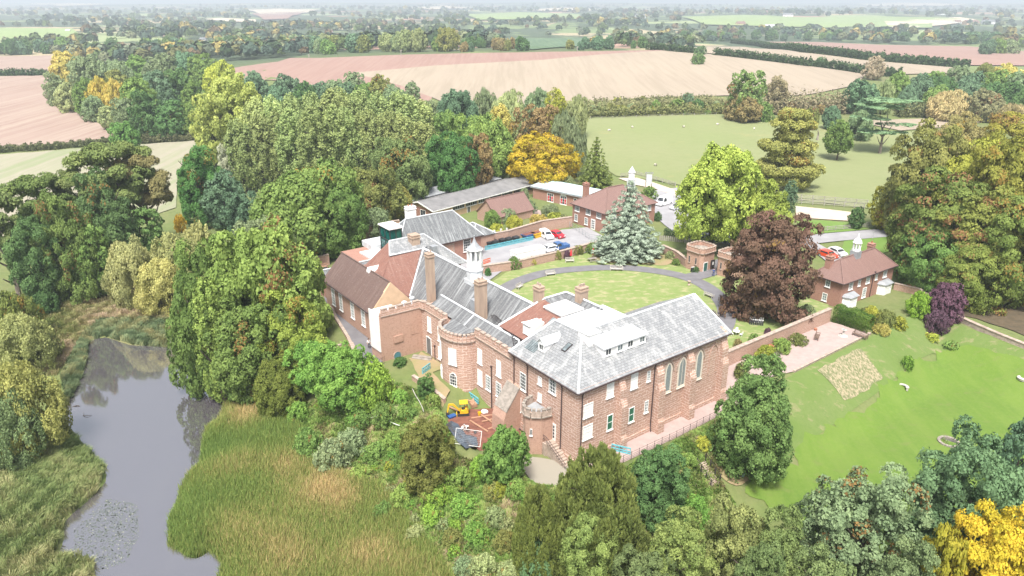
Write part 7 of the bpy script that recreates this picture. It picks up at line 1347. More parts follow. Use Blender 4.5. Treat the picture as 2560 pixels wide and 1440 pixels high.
for k, (x, y) in enumerate(((1222, 618), (1238, 616), (1256, 612), (1272, 609), (1290, 606))): bin_('dark four wheeled waste bin in the row behind the turquoise barriers', (*P(x, y), .08), ROT_U + R(7), 'bin_green' if k % 2 else 'black_plastic')
def skip(label, px, py, mt, rz):
    r = empty('waste_skip', (*P(px, py), .08), rz, label, 'skip', 'waste skips in the car yard'); b = MB(); b.solid([(-1.0, -.8, 0), (1.0, -.8, 0), (1.0, .8, 0), (-1.0, .8, 0)], [(-1.7, -.85, 1.2), (1.7, -.85, 1.2), (1.7, .85, 1.2), (-1.7, .85, 1.2)]); b.build('body', MT[mt], r)
    b = MB(); b.box(-1.5, 1.5, -.7, .7, 1.202, 1.3); b.build('rubble', MT['soil'], r)
    for s in (-1, 1): b = MB(); b.bar((-1.75, s * .9, 1.15), (1.75, s * .9, 1.15), .1, .14); b.build('rail', MT[mt], r)
skip('dark blue skip at the end of the barrier row', 1322, 598, 'blue_paint', ROT_U + R(8)); skip('yellow skip beside the blue skip', 1342, 594, 'yellow', ROT_U + R(8))
for k, (x, y) in enumerate(((1206, 611), (1236, 603), (1252, 599), (1267, 597))):
    p = P(x, y); r = empty('parking_sign', (*p, .05), ROT_U, 'small round white parking sign on a post by the garden wall', 'sign', 'parking signs by the garden wall'); b = MB(); b.tube([(0, 0, 0), (0, 0, 2.2)], .03, 5); b.build('post', MT['galv'], r); b = MB(); b.lathe(0, 0, [(.28, -.02), (.28, .02)], 12); o = b.build('plate', MT['white_paint'], r, (0, -.05, 2.3)); o.rotation_euler = (math.pi / 2, 0, 0)
# ---------------------------------------------------------------- benches and garden furniture
def bench(label, px, py, rz, mt='stone_pale', L=2.0, name='garden_bench'):
    g = G(px, py); r = empty(name, (g[0], g[1], g[2] + .08), rz, label, 'bench', 'garden benches'); h = L / 2
    b = MB()
    for k in range(4): b.box(-h, h, -.28 + k * .14, -.17 + k * .14, .42, .46)
    b.build('seat', MT[mt], r); b = MB(); b.box(-h, h, .27, .31, .92, 1.0); b.box(-h, h, .27, .31, .52, .57)
    for k in range(11): x = -h + .1 + k * (L - .2) / 10; b.box(x - .03, x + .03, .275, .305, .572, .918)
    b.build('backrest', MT[mt], r)
    for s in (-1, 1):
        for y in (-.26, .29): b = MB(); b.box(s * h - .04, s * h + .04, y - .04, y + .04, -.1, .65 if y < 0 else .98); b.build('leg', MT[mt], r)
        b = MB(); b.box(s * h - .05, s * h + .05, -.34, .26, .651, .7); b.build('armrest', MT[mt], r)
    return r
bench('long pale bench at the back of the oval path', 1541, 678, R(-4), 'stone_pale', 2.5); bench('pale bench on the oval lawn edge nearest the yard wall', 1376, 690, R(18), 'stone_pale', 1.9); bench('pale bench below the yard wall beside the left parasol', 1424, 657, R(5), 'stone_pale', 1.7); bench('pale bench on the right edge of the oval lawn', 1772, 744, R(125), 'stone_pale', 1.8); bench('grey bench low on the oval lawn edge above the chapel gable', 1789, 792, R(95), 'oak_grey', 1.6); bench('pale bench on the oval lawn beyond the long roof', 1299, 722, R(60), 'stone_pale', 1.7)
bench('brown wooden bench at the end of the terrace flower bed', 2042, 848, ROT_U + R(25), 'wood_brown', 2.0); bench('brown wooden bench against the clipped terrace hedge', 2149, 845, ROT_U - R(90), 'wood_brown', 2.2); bench('weathered wooden bench on the tarmac beside the hall', 805, 672, R(8), 'plank', 2.2)
def picnic():
    r = empty('picnic_table', (*P(1481, 655), .08), R(20), 'wooden picnic table by the right hand closed red parasol', 'picnic table'); b = MB()
    for k in range(5): b.box(-.9, .9, -.4 + k * .165, -.26 + k * .165, .72, .76)
    b.build('tabletop', MT['oak_grey'], r)
    for s in (-1, 1):
        b = MB(); b.box(-.9, .9, s * .75 - .13, s * .75 + .13, .42, .46); b.build('seat', MT['oak_grey'], r)
        for t in (-1, 1): b = MB(); b.bar((s * .6, t * .75, -.05), (s * .6, t * .25, .72), .08); b.build('leg', MT['oak_grey'], r)
picnic()
for x, y, lb in ((1427, 652, 'closed red parasol beside the purple bush, left one of two'), (1482, 648, 'closed red parasol beside the picnic table, right one of two')):
    r = empty('parasol', (*P(x, y), .05), 0, lb, 'parasol', 'closed red parasols'); b = MB(); b.tube([(0, 0, 0), (0, 0, 2.5)], .03, 6); b.build('pole', MT['galv'], r); b = MB(); b.lathe(0, 0, [(.1, .95), (.24, 1.15), (.17, 1.9), (.05, 2.5)], 8); b.build('canopy', MT['red_cloth'], r); b = MB(); b.lathe(0, 0, [(.28, 0), (.26, .09)], 10); b.build('base', MT['iron'], r)
b = MB()
for i in range(8):
    for j in range(8):
        if (i + j) % 2 == 0: b.box(i * .5 - 2, i * .5 - 1.52, j * .5 - 2, j * .5 - 1.52, 0, .05)
tag(b.build('giant_chessboard', MT['white_paint'], None, (*P(1606, 650), .12), R(20)), 'chequered white slabs of a giant chessboard set in the lawn', 'chessboard')
pc = [(.26, 0), (.26, .08), (.2, .12), (.12, .3), (.1, .55), (.16, .62), (.1, .66)]
wm = MB(); wm.lathe(0, 0, pc + [(.17, .85), (.19, 1.0), (.05, 1.1)], 10); wme = wm.mesh('chess_piece', MT['chess_white'], True); bm_ = MB(); bm_.lathe(0, 0, [(r_, z * .75) for r_, z in pc] + [(.15, .6), (.14, .7), (.03, .78)], 10); bme = bm_.mesh('chess_piece', MT['black_plastic'], True)
for k in range(8):
    for me, yy, lb in ((wme, 803, 'tall white giant chess piece in the row on the grass by the copper beech'), (wme, 806, 'white giant chess pawn in the second row by the copper beech'), (bme, 809, 'black giant chess piece in the row on the grass by the copper beech'), (bme, 812, 'black giant chess pawn in the front row by the copper beech')):
        tag(inst('chess_piece', me, None, (*P(1874 + k * 4.6, yy + k * .5), .03), 0, (.8, .8, .8 if yy != 806 else .62)), lb, 'chess piece', 'giant chess pieces on the lawn')
def iron_table():
    p = P(1840, 838); r = empty('garden_table', (*p, .03), 0, 'round white cast iron garden table behind the chapel gable', 'table'); b = MB(); b.lathe(0, 0, [(.55, .7), (.55, .74)], 14); b.build('tabletop', MT['white_paint'], r); b = MB(); b.lathe(0, 0, [(.3, 0), (.06, .1), (.06, .69)], 8); b.build('leg', MT['white_paint'], r)
    for k, lb in enumerate(('white cast iron chair nearest the chapel gable', 'white cast iron chair on the far side of the white table', 'white cast iron chair on the right of the white table')):
        an = R(200 + 115 * k); c = empty('garden_chair', (p[0] + .85 * math.cos(an), p[1] + .85 * math.sin(an), .03), an - math.pi / 2, lb, 'chair', 'white cast iron chairs'); b = MB(); b.lathe(0, 0, [(.23, .42), (.23, .46)], 10); b.build('seat', MT['white_paint'], c); b = MB(); b.box(-.2, .2, .2, .24, .47, .9); b.build('backrest', MT['white_paint'], c)
        for x in (-.16, .16):
            for y in (-.16, .16): b = MB(); b.tube([(x * 1.2, y * 1.2, 0), (x, y, .42)], .022, 5); b.build('leg', MT['white_paint'], c)
iron_table()
def lathe_thing(name, label, cat, p, prof, mt, n=12, group=None):
    b = MB(); b.lathe(0, 0, prof, n); return tag(b.build(name, MT[mt], None, p, 0, True), label, cat, group)
sdl = empty('sundial', (*P(2107, 842), .08), 0, 'pale stone pedestal sundial on the gravel terrace', 'sundial'); b = MB(); b.lathe(0, 0, [(.75, 0), (.75, .12), (.5, .14), (.5, .26), (.24, .3), (.16, .7), (.2, 1.05), (.42, 1.12), (.42, 1.2)], 8); b.build('pedestal', MT['stone_pale'], sdl); b = MB(); b.lathe(0, 0, [(.25, 1.201), (.25, 1.22)], 12); b.solid([(-.12, -.01, 1.222), (.12, -.01, 1.222), (.12, .01, 1.222), (-.12, .01, 1.222)], [(.1, -.01, 1.4), (.12, -.01, 1.4), (.12, .01, 1.4), (.1, .01, 1.4)]); b.build('dial', MT['lead_dark'], sdl)
lathe_thing('terracotta_urn', 'large terracotta urn at the front of the terrace flower bed', 'urn', (*P(1925, 880), .08), [(.3, 0), (.3, .25), (.18, .3), (.2, .5), (.42, .75), (.5, 1.05), (.42, 1.1), (.4, 1.0)], 'terracotta'); lathe_thing('terracotta_urn', 'small terracotta pot at the foot of the terrace wall', 'urn', (*P(2038, 828), .08), [(.2, 0), (.28, .4), (.25, .42)], 'terracotta'); lathe_thing('stone_urn', 'small pale and tan urn at the edge of the oval path', 'urn', (*P(1722, 715), .06), [(.26, 0), (.26, .3), (.14, .4), (.3, .8), (.34, .95), (.28, 1.0)], 'stone_cap')
g = G(2371, 1108); pr = empty('stone_pool', g, 0, 'round stone edged garden pool on the bright lawn', 'pool'); b = MB(); n = 24
for k in range(n):
    a0, a1 = k * 2 * math.pi / n, (k + 1) * 2 * math.pi / n - .03
    for r0, r1, z1 in ((1.02, 1.36, .34),): b.solid([(r0 * math.cos(a0), r0 * math.sin(a0), -.3), (r1 * math.cos(a0), r1 * math.sin(a0), -.3), (r1 * math.cos(a1), r1 * math.sin(a1), -.3), (r0 * math.cos(a1), r0 * math.sin(a1), -.3)], [(r0 * math.cos(a0), r0 * math.sin(a0), z1), (r1 * math.cos(a0), r1 * math.sin(a0), z1), (r1 * math.cos(a1), r1 * math.sin(a1), z1), (r0 * math.cos(a1), r0 * math.sin(a1), z1)])
b.build('rim', MT['stone_old'], pr); b = MB(); b.lathe(0, 0, [(1.03, .05), (1.03, .09)], 20); b.build('water', MT['water'], pr)
b = MB(); rs_ = random.Random(3)
for k in range(46): an = rs_.uniform(1.8, 4.2); r_ = rs_.uniform(.2, .9); x, y = r_ * math.cos(an), r_ * math.sin(an); h_ = rs_.uniform(.5, 1.0); dx_, dy_ = rs_.uniform(-.2, .2), rs_.uniform(-.2, .2); b.face(((x - .025, y, .1), (x + .025, y, .1), (x + dx_, y + dy_, h_)))
MT['rush'] = pm('rush', (.14, .22, .06), (.2, .24, .08), 2); b.build('rushes', MT['rush'], pr)
g = G(2254, 972); b = MB()
for k in range(7): a0, a1 = R(20 + k * 20), R(20 + (k + 1) * 20); b.solid([(.5 * math.cos(a0), .5 * math.sin(a0), .36), (.95 * math.cos(a0), .95 * math.sin(a0), .36), (.95 * math.cos(a1), .95 * math.sin(a1), .36), (.5 * math.cos(a1), .5 * math.sin(a1), .36)], [(.5 * math.cos(a0), .5 * math.sin(a0), .47), (.95 * math.cos(a0), .95 * math.sin(a0), .47), (.95 * math.cos(a1), .95 * math.sin(a1), .47), (.5 * math.cos(a1), .5 * math.sin(a1), .47)])
sb = empty('stone_bench', g, R(-60), 'curved white stone bench alone on the bright lawn', 'bench'); b.build('seat', MT['stone_pale'], sb)
for t in (35, 145): b = MB(); b.box(-.12, .12, -.18, .18, -.1, .358); b.build('leg', MT['stone_pale'], sb, (.72 * math.cos(R(t)), .72 * math.sin(R(t)), 0), R(t))
lathe_thing('stone_basin', 'grey stone basin at the right edge of the lawn', 'basin', G(2557, 948), [(.7, -.1), (.8, .25), (.65, .3), (.3, .18)], 'stone_pale', 14)
# chess-side post, A board, notice board
g = P(1969, 806); b = MB(); b.tube([(0, 0, 0), (0, 0, 1.6)], .07, 6); b.ball((0, 0, 1.65), .09, 6); tag(b.build('white_post', MT['white_paint'], None, (*g, .02)), 'thin white post in the border by the terrace wall', 'post')
ab = empty('blackboard_sign', (*P(1731, 682), .12), R(15), 'small folding blackboard sign by the gate path', 'sign')
for s in (-1, 1): b = MB(); b.solid([(-.35, s * .28 - .02, 0), (.35, s * .28 - .02, 0), (.35, s * .28 + .02, 0), (-.35, s * .28 + .02, 0)], [(-.35, s * .03 - .02, 1.05), (.35, s * .03 - .02, 1.05), (.35, s * .03 + .02, 1.05), (-.35, s * .03 + .02, 1.05)]); b.build('board', MT['black_plastic'], ab)
b = MB(); b.box(-.4, .4, -.06, .06, 1.052, 1.12); b.build('frame', MT['white_paint'], ab)
nbd = empty('notice_board', (*P(1780, 676), .12), R(35), 'dark notice board in the gateway beside the green door', 'notice board'); b = MB(); b.box(-.55, .55, -.05, .05, .5, 2.1); b.build('board', MT['iron'], nbd); b = MB(); b.box(-.18, .2, -.06, -.052, 1.1, 1.7); b.build('notice', MT['white_paint'], nbd)
for s in (-.5, .5): b = MB(); b.box(s - .05, s + .05, -.049, .049, -.1, .498); b.build('leg', MT['iron'], nbd)
# ---------------------------------------------------------------- fences
def fence(name, label, pts, h, rails, mt, sp, post=.1, rail=.07, pr_=0.0, cat='fence'):
    p0 = pts[0]; z0 = float(H(*p0[:2])); r = empty(name, (p0[0], p0[1], z0), 0, label, cat); d = []
    for i in range(len(pts) - 1):
        a, c = np.array(pts[i][:2]), np.array(pts[i + 1][:2]); n = max(1, round(np.linalg.norm(c - a) / sp)); d += [a + (c - a) * k / n for k in range(n)]
    d.append(np.array(pts[-1][:2])); pm_ = MB(); pm_.box(-post / 2, post / 2, -post / 2, post / 2, -.3, h + .08); pme = pm_.mesh('post', MT[mt]); rb = MB(); V3 = [Vector((q[0] - p0[0], q[1] - p0[1], float(H(*q)) - z0)) for q in d]
    for q in V3[:100]: inst('post', pme, r, q)
    for t in rails:
        for q, s in zip(V3, V3[1:]): rb.bar(q + Vector((0, 0, h * t)), s + Vector((0, 0, h * t)), rail * .5, rail)
    rb.build('rails', MT[mt], r); return r
fence('iron_railing', 'long black estate railing along the outer edge of the south path', [W(3.6, -2.95), W(14, -3.15), W(28.3, -2.9)], 1.15, (.3, .5, .7, .98), 'iron', 1.35, .045, .03); fence('iron_gate', 'small black iron gate at the near end of the estate railing', [W(0.6, -2.75), W(3.2, -2.9)], 1.15, (.15, .4, .7, .98), 'iron', 1.3, .12, .035, cat='gate')
fence('post_and_rail_fence', 'long grey post and rail fence across the bottom of the park', [G(x, y) for x, y in ((1975, 496), (2060, 503), (2168, 512))], 1.3, (.35, .65, .95), 'fence_wood', 2.6, .16, .14); fence('post_and_rail_fence', 'grey post and rail fence behind the riding arena', [G(x, y) for x, y in ((1975, 508), (2060, 514), (2160, 522))], 1.3, (.35, .65, .95), 'fence_wood', 2.6, .16, .14); fence('post_and_rail_fence', 'wooden fence along the verge beside the lane', [G(x, y) for x, y in ((2046, 580), (2130, 574), (2190, 566), (2240, 562))], 1.2, (.35, .65, .95), 'fence_wood', 2.2, .15, .13)
fence('post_and_rail_fence', 'pale post and rail fence round the sandy track', [G(x, y) for x, y in ((1552, 444), (1590, 438), (1640, 452), (1688, 466))], 1.2, (.35, .65, .95), 'fence_wood', 2.4, .15, .13); fence('pasture_fence', 'thin wire fence at the top edge of the pasture', [G(x, y) for x, y in ((1448, 300), (1560, 297), (1680, 292), (1790, 289))], 1.2, (.5, .95), 'fence_wood', 5, .16, .06)
fence('handrail_fence', 'galvanised handrail along the ramp in front of the cottage', [P(1424, 570), P(1448, 584), P(1472, 601), P(1492, 606)], 1.5, (.1, .4, .7, 1.0), 'galv', 1.8, .07, .05); fence('iron_railing', 'short black railing at the edge of the tarmac turning place', [P(903, 935), P(930, 928), P(962, 908)], 1.1, (.1, .98), 'iron', .35, .03, .03)
def board_fence(pts):
    r = empty('board_fence', (*pts[0][:2], float(H(*pts[0][:2]))), 0, 'pale vertical board fence in front of the dark hedge behind the gate towers', 'fence'); b = MB(); z0 = float(H(*pts[0][:2]))
    for a, c in zip(pts, pts[1:]):
        a, c = np.array(a[:2]), np.array(c[:2]); n = int(np.linalg.norm(c - a) / .42); dd = (c - a) / n
        for k in range(n):
            p, q = a + dd * k, a + dd * (k + .75); za = float(H(*p)) - z0; b.bar((p[0] - pts[0][0], p[1] - pts[0][1], za + .55), (q[0] - pts[0][0], q[1] - pts[0][1], za + .55), .06, 1.15 + .08 * (k % 3))
    b.build('boards', MT['fence_wood'], r)
board_fence([G(1648, 601), G(1720, 607), G(1822, 622)])
# steps down the slope with rail
def steps(name, label, pt, pb, wd, n, mt, rail=True, top=None, zb=None):
    a = np.array(pt[:2]); c = np.array(pb[:2]); za, zb_ = float(H(*a)) if top is None else top, float(H(*c)) if zb is None else zb; L = np.linalg.norm(c - a); rz = math.atan2(c[1] - a[1], c[0] - a[0]); r = empty(name, (a[0], a[1], za), rz, label, 'steps'); b = MB()
    for k in range(n): b.box(L * k / n, L * (k + 1) / n + .06, -wd / 2, wd / 2, -abs(za - zb_) - .6, .12 - (za - zb_) * k / n)
    b.build('treads', MT[mt], r)
    if rail:
        for s in (-1, 1):
            for k in range(4): t = k / 3; q = MB(); q.box(L * t - .05, L * t + .05, s * wd / 2 - .05 + s * .15, s * wd / 2 + .05 + s * .15, -.3 - (za - zb_) * t, 1.1 - (za - zb_) * t); q.build('post', MT['iron'], r)
            q = MB(); q.bar((0, s * (wd / 2 + .15), 1.05), (L, s * (wd / 2 + .15), 1.05 - (za - zb_)), .04, .04); q.build('handrail', MT['iron'], r)
    return r
steps('garden_steps', 'narrow stone steps with iron posts going down to the lawn', G(1752, 1158), G(1788, 1212), 1.3, 11, 'stone_cap')
steps('tower_steps', 'broad worn stone steps in the corner below the grey door', W(-1.6, 33.0), W(-4.2, 31.0), 3.0, 7, 'stone_old', False, .25, -.9)
wall('retaining_wall', 'low stone retaining wall below the clipped yew drums', [P(1033, 950), P(1072, 975), P(1112, 995)], .7, .4, 'garden_stone', zoff=-1.4)
wall('kerb_wall', 'low pale kerb round the tarmac turning place', [P(845, 868), P(880, 862), P(905, 915), P(902, 938)], .35, .3, 'garden_stone')
# ---------------------------------------------------------------- the dig: mini digger, planks, sheets, buckets
def digger():
    p = W(-4.0, 18.3); r = empty('mini_digger', (p[0], p[1], float(H(*p)) + .08), ROT_U + R(150), 'yellow mini digger with a canopy at the edge of the dug earth', 'digger')
    for s in (-1, 1): b = MB(); b.prism([(-.8, s * .5 - .13), (.8, s * .5 - .13), (.8, s * .5 + .13), (-.8, s * .5 + .13)], .05, .42); b.box(-.95, .95, s * .5 - .12, s * .5 + .12, .12, .34); b.build('track', MT['tyre'], r)
    b = MB(); b.box(-.65, .5, -.55, .55, .5, 1.05); b.box(-.8, -.3, -.52, .52, .52, 1.3); b.build('body', MT['yellow'], r); b = MB(); b.box(-.25, .2, -.25, .25, 1.052, 1.2); b.box(-.3, -.2, -.25, .25, 1.201, 1.65); b.build('seat', MT['black_plastic'], r)
    b = MB(); b.box(-.75, .55, -.6, .6, 2.2, 2.32); b.build('canopy', MT['yellow'], r)
    for x in (-.65, .45):
        for y in (-.5, .5): b = MB(); b.bar((x, y, 1.06), (x, y, 2.199), .07); b.build('canopy_post', MT['iron'], r)
    b = MB(); b.bar((.5, 0, .8), (1.5, .1, 2.0), .22, .26); b.bar((1.5, .1, 2.0), (2.2, .15, 2.05), .2, .24); b.build('boom', MT['yellow'], r); b = MB(); b.bar((2.15, .15, 2.15), (2.45, .2, .75), .18, .22); b.build('arm', MT['yellow'], r)
    b = MB(); b.solid([(2.25, -.15, .2), (2.7, -.15, .3), (2.7, .5, .3), (2.25, .5, .2)], [(2.2, -.15, .7), (2.6, -.15, .75), (2.6, .5, .75), (2.2, .5, .7)]); b.build('bucket', MT['iron'], r); b = MB(); b.box(.95, 1.05, -.6, .6, .06, .4); b.build('blade', MT['yellow'], r); r.scale = (.86, .86, .86)
digger()
for k, (p, q) in enumerate((((1178, 1048), (1240, 1038)), ((1175, 1055), (1220, 1083)), ((1200, 1040), (1248, 1073)), ((1220, 1075), (1248, 1065)), ((1205, 1058), (1245, 1048)), ((1120, 1020), (1148, 1034)))):
    a, c = G(*p), G(*q); b = MB(); v = Vector(c) - Vector(a); b.bar((0, 0, .16 + .09 * (k % 3)), (v.x, v.y, v.z + .16 + .09 * (k % 3)), .24, .09); tag(b.build('plank', MT['plank'], None, a), ('long plank lying across the dug earth' if k < 5 else 'short plank beside the digger tracks'), 'plank', 'planks laid over the dug earth')
def cloth(name, label, cat, px, mt, amp, lift, seed, cell=.3):
    pts = [G(*p)[:2] for p in px]; P_ = np.array(pts); gx, gy = np.meshgrid(np.arange(P_[:, 0].min(), P_[:, 0].max(), cell), np.arange(P_[:, 1].min(), P_[:, 1].max(), cell)); gx, gy = gx.ravel(), gy.ravel(); k = sdist(gx, gy, pts) > .1; al = pts + list(zip(gx[k], gy[k])); nb_ = len(pts)
    vs, _, fs, *_q = delaunay_2d_cdt([Vector(p) for p in al], [(i, (i + 1) % nb_) for i in range(nb_)], [], 1, 1e-4); vv = np.array([tuple(v) for v in vs]); rg = np.random.default_rng(seed); fs = [f if (vv[f[1]][0] - vv[f[0]][0]) * (vv[f[2]][1] - vv[f[0]][1]) - (vv[f[2]][0] - vv[f[0]][0]) * (vv[f[1]][1] - vv[f[0]][1]) > 0 else f[::-1] for f in fs]
    z = H(vv[:, 0], vv[:, 1]) + lift + amp * np.abs(np.sin(vv[:, 0] * 3.1 + np.sin(vv[:, 1] * 2.3)) * np.sin(vv[:, 1] * 2.7 + vv[:, 0])) + rg.uniform(0, amp * .35, len(vv)); me = mesh_np(name, np.column_stack([vv, z]), np.array(fs), [MT[mt]]); return tag(inst(name, me), label, cat)
cloth('tarpaulin', 'crumpled dark blue grey tarpaulin at the near edge of the dug earth', 'tarpaulin', ((1115, 1072), (1128, 1058), (1145, 1068), (1165, 1092), (1192, 1098), (1195, 1122), (1165, 1132), (1145, 1110)), 'tarp', .35, .25, 1); cloth('tarpaulin', 'heap of dark plastic sheeting on the tarmac beside the hall', 'tarpaulin', ((786, 690), (800, 686), (815, 694), (812, 705), (795, 706)), 'tarp', .5, .15, 2, .35); cloth('tarpaulin', 'dark sheet tucked behind the stair turret', 'tarpaulin', ((1272, 1062), (1300, 1068), (1302, 1080), (1278, 1074)), 'tarp', .3, .2, 3)
hf = empty('mesh_fence_panel', G(1168, 1118), ROT_U + R(-50), 'galvanised mesh fence panel leaning over the tarpaulin', 'fence panel'); b = MB(); A, B_, C2, D2 = Vector((-1.6, 0, .3)), Vector((1.6, 0, .3)), Vector((1.6, .9, 1.9)), Vector((-1.6, .9, 1.9))
for p, q in ((A, B_), (B_, C2), (C2, D2), (D2, A)): b.tube([p, q], .03, 5)
b.build('frame', MT['white_paint'], hf); b = MB()
for k in range(1, 22): t = k / 22; b.tube([A.lerp(B_, t), D2.lerp(C2, t)], .006, 3)
for k in range(1, 9): t = k / 9; b.tube([A.lerp(D2, t), B_.lerp(C2, t)], .006, 3)
b.build('mesh', MT['galv'], hf)
lathe_thing('bucket', 'yellow bucket standing on the dug earth', 'bucket', (*G(1199, 1040)[:2], G(1199, 1040)[2] + .09), [(.2, 0), (.28, .5), (.26, .5), (.18, .06)], 'yellow'); lathe_thing('bucket', 'black bucket beside the kneeling worker', 'bucket', (*G(1188, 1085)[:2], G(1188, 1085)[2] + .09), [(.15, 0), (.2, .32), (.18, .32)], 'black_plastic')
g = G(1210, 1034); b = MB(); b.ball((0, 0, .3), .42, 8, 0, .8); b.ball((.3, .1, .2), .3, 7); tag(b.build('rubble_sack', MT['render_white'], None, g, 0, True), 'white rubble sack beside the yellow bucket', 'sack')
g = G(1130, 1045); b = MB(); b.box(-.5, .5, -.3, .3, 0, .25); b.box(-.55, .55, -.35, .35, .251, .3); tag(b.build('plastic_crate', MT['blue_paint'], None, (g[0], g[1], g[2] + .1), ROT_U), 'blue plastic crate at the left edge of the dig', 'crate'); g = G(1182, 1015); b = MB(); b.box(-.7, .7, -.4, .4, 0, .5); b.bar((-.6, -.3, .52), (.8, .5, .62), .2, .05); b.bar((-.7, .2, .58), (.7, -.4, .66), .2, .05); tag(b.build('timber_stack', MT['plank'], None, (g[0], g[1], g[2] + .1), ROT_U + R(80)), 'small stack of timber beside the turquoise barrier', 'timber')
def hose(label, px, mt, r_):
    pts = [G(*p) for p in px]; o = pts[0]; b = MB(); cp = curve_pts([p[:2] for p in pts], False, 4); b.tube([(x - o[0], y - o[1], float(H(x, y)) - o[2] + .8) for x, y in cp], r_, 5); return tag(b.build('hose', MT[mt], None, o), label, 'hose')
hose('pale rope looping down the bank from the path', ((1032, 985), (1040, 1002), (1052, 1022), (1060, 1042)), 'stone_pale', .045); hose('pale hose snaking across the bank above the reeds', ((905, 1051), (955, 1050), (975, 1066), (1000, 1076)), 'white_paint', .045)
br = empty('water_butt', G(1855, 1190), 0, 'pale blue barrel beside a white post at the foot of the bank', 'barrel'); b = MB(); b.lathe(0, 0, [(.3, 0), (.36, .3), (.36, .6), (.3, .9), (.28, .9)], 12); b.build('barrel', MT['blue_barrel'], br); b = MB(); b.box(-.6, -.46, -.07, .07, -.3, 1.1); b.build('post', MT['stone_pale'], br)
# ---------------------------------------------------------------- dead trees, logs, poles
def dead(name, label, px, ytop, yb, seed, spread, n, r0, mt='dead_wood', cat='dead tree', fork=3):
    g = G(px, yb); h_ = max(1.0, z_at(g, ytop)); rs = random.Random(seed); b = MB()
    def br_(p, d, L, r, lv):
        e = p + d * L; m_ = p + d * L * .5 + Vector((rs.uniform(-.06, .06), rs.uniform(-.06, .06), 0)) * L; b.tube([p, m_, e], [r, r * .75, r * .45], 5)
        if lv > 0:
            for k in range(n): nd = (d + Vector((rs.uniform(-1, 1), rs.uniform(-1, 1), rs.uniform(-.1, .7))) * spread).normalized(); br_(p + d * L * rs.uniform(.45, 1), nd, L * rs.uniform(.5, .8), r * .5, lv - 1)
    br_(Vector((0, 0, -.2)), Vector((rs.uniform(-.1, .1), 0, 1)).normalized(), h_ * .55, r0, fork); return tag(b.build(name, MT[mt], None, g), label, cat)
dead('dead_tree', 'forked bare grey dead trunk in the park between two green trees', 2044, 318, 352, 4, .75, 2, .55, fork=1); dead('dead_shrub', 'spray of bare straw coloured twigs at the bottom edge', 2060, 1350, 1470, 7, .55, 4, .09, 'dead_wood', 'dead shrub', 3); dead('dead_shrub', 'thin bare grey twigs between the bottom trees', 1915, 1360, 1480, 9, .6, 3, .06, 'dead_wood', 'dead shrub', 3); dead('dead_shrub', 'bare grey twigs at the left edge above the willow bushes', 22, 820, 925, 12, .5, 3, .06, 'dead_wood', 'dead shrub', 3)
for x, yt, lb, r0 in ((2254, 545, 'tall broken grey tree trunk beside the lane', .65), (2268, 552, 'slimmer broken trunk leaning behind the tall one', .45)):
    g = G(x, 597); h_ = z_at(g, yt); b = MB(); b.tube([(0, 0, -.3), (0, 0, h_ * .3), (.1, 0, h_ * .7), (.15, .1, h_)], [r0 * 1.25, r0, r0 * .85, r0 * .7], 9); b.tube([(0, 0, h_ * .55), (-.9, 0, h_ * .7)], [.15, .06], 5); tag(b.build('broken_tree', MT['dead_wood'], None, g), lb, 'dead trunk')
p = P(215, 1040, -7); b = MB(); b.tube([(-.5, .2, .02), (-.2, -.1, .1), (.3, -.1, .16), (.8, .1, .04)], [.05, .05, .04, .02], 5); b.tube([(-.3, 0, .05), (-.5, .5, .5)], [.03, .01], 4); tag(b.build('floating_branch', MT['bark'], None, (*p, -7.0)), 'dark curved branch lying in the pond', 'branch')
p = P(192, 1016, -7); b = MB(); b.tube([(-.6, 0, .0), (.1, .1, .12), (.5, 0, .02)], [.07, .07, .03], 5); tag(b.build('floating_branch', MT['bark'], None, (*p, -7.0)), 'short dark log near the left bank of the pond', 'branch')
tp = empty('transformer_pole', G(1620, 478), 0, 'grey transformer box on a pair of poles at the pasture edge', 'transformer'); g = G(1620, 478); hh = z_at(g, 430)
for s in (-.8, .8): b = MB(); b.tube([(s, 0, -.3), (s, 0, hh)], .12, 6); b.build('pole', MT['fence_wood'], tp)
b = MB(); b.box(-.75, .75, -.5, .5, hh * .42, hh * .85); b.build('box', MT['lead'], tp); b = MB(); b.box(-1.2, 1.2, -.08, .08, hh * .93, hh * .97); b.build('cross_arm', MT['galv'], tp)
for x, yb, yt, lb in ((1003, 141, 124, 'slim pole with wires at the back of the red field'), (1443, 131, 116, 'white topped pole at the back of the stubble field'), (773, 148, 136, 'slim pole at the left of the red field')):
    g = G(x, yb); b = MB(); h_ = z_at(g, yt); b.tube([(0, 0, -.5), (0, 0, h_)], [.3, .22], 6); b.box(-1, 1, -.1, .1, h_ - .6, h_ - .3); tag(b.build('utility_pole', MT['fence_wood'], None, g), lb, 'utility pole')
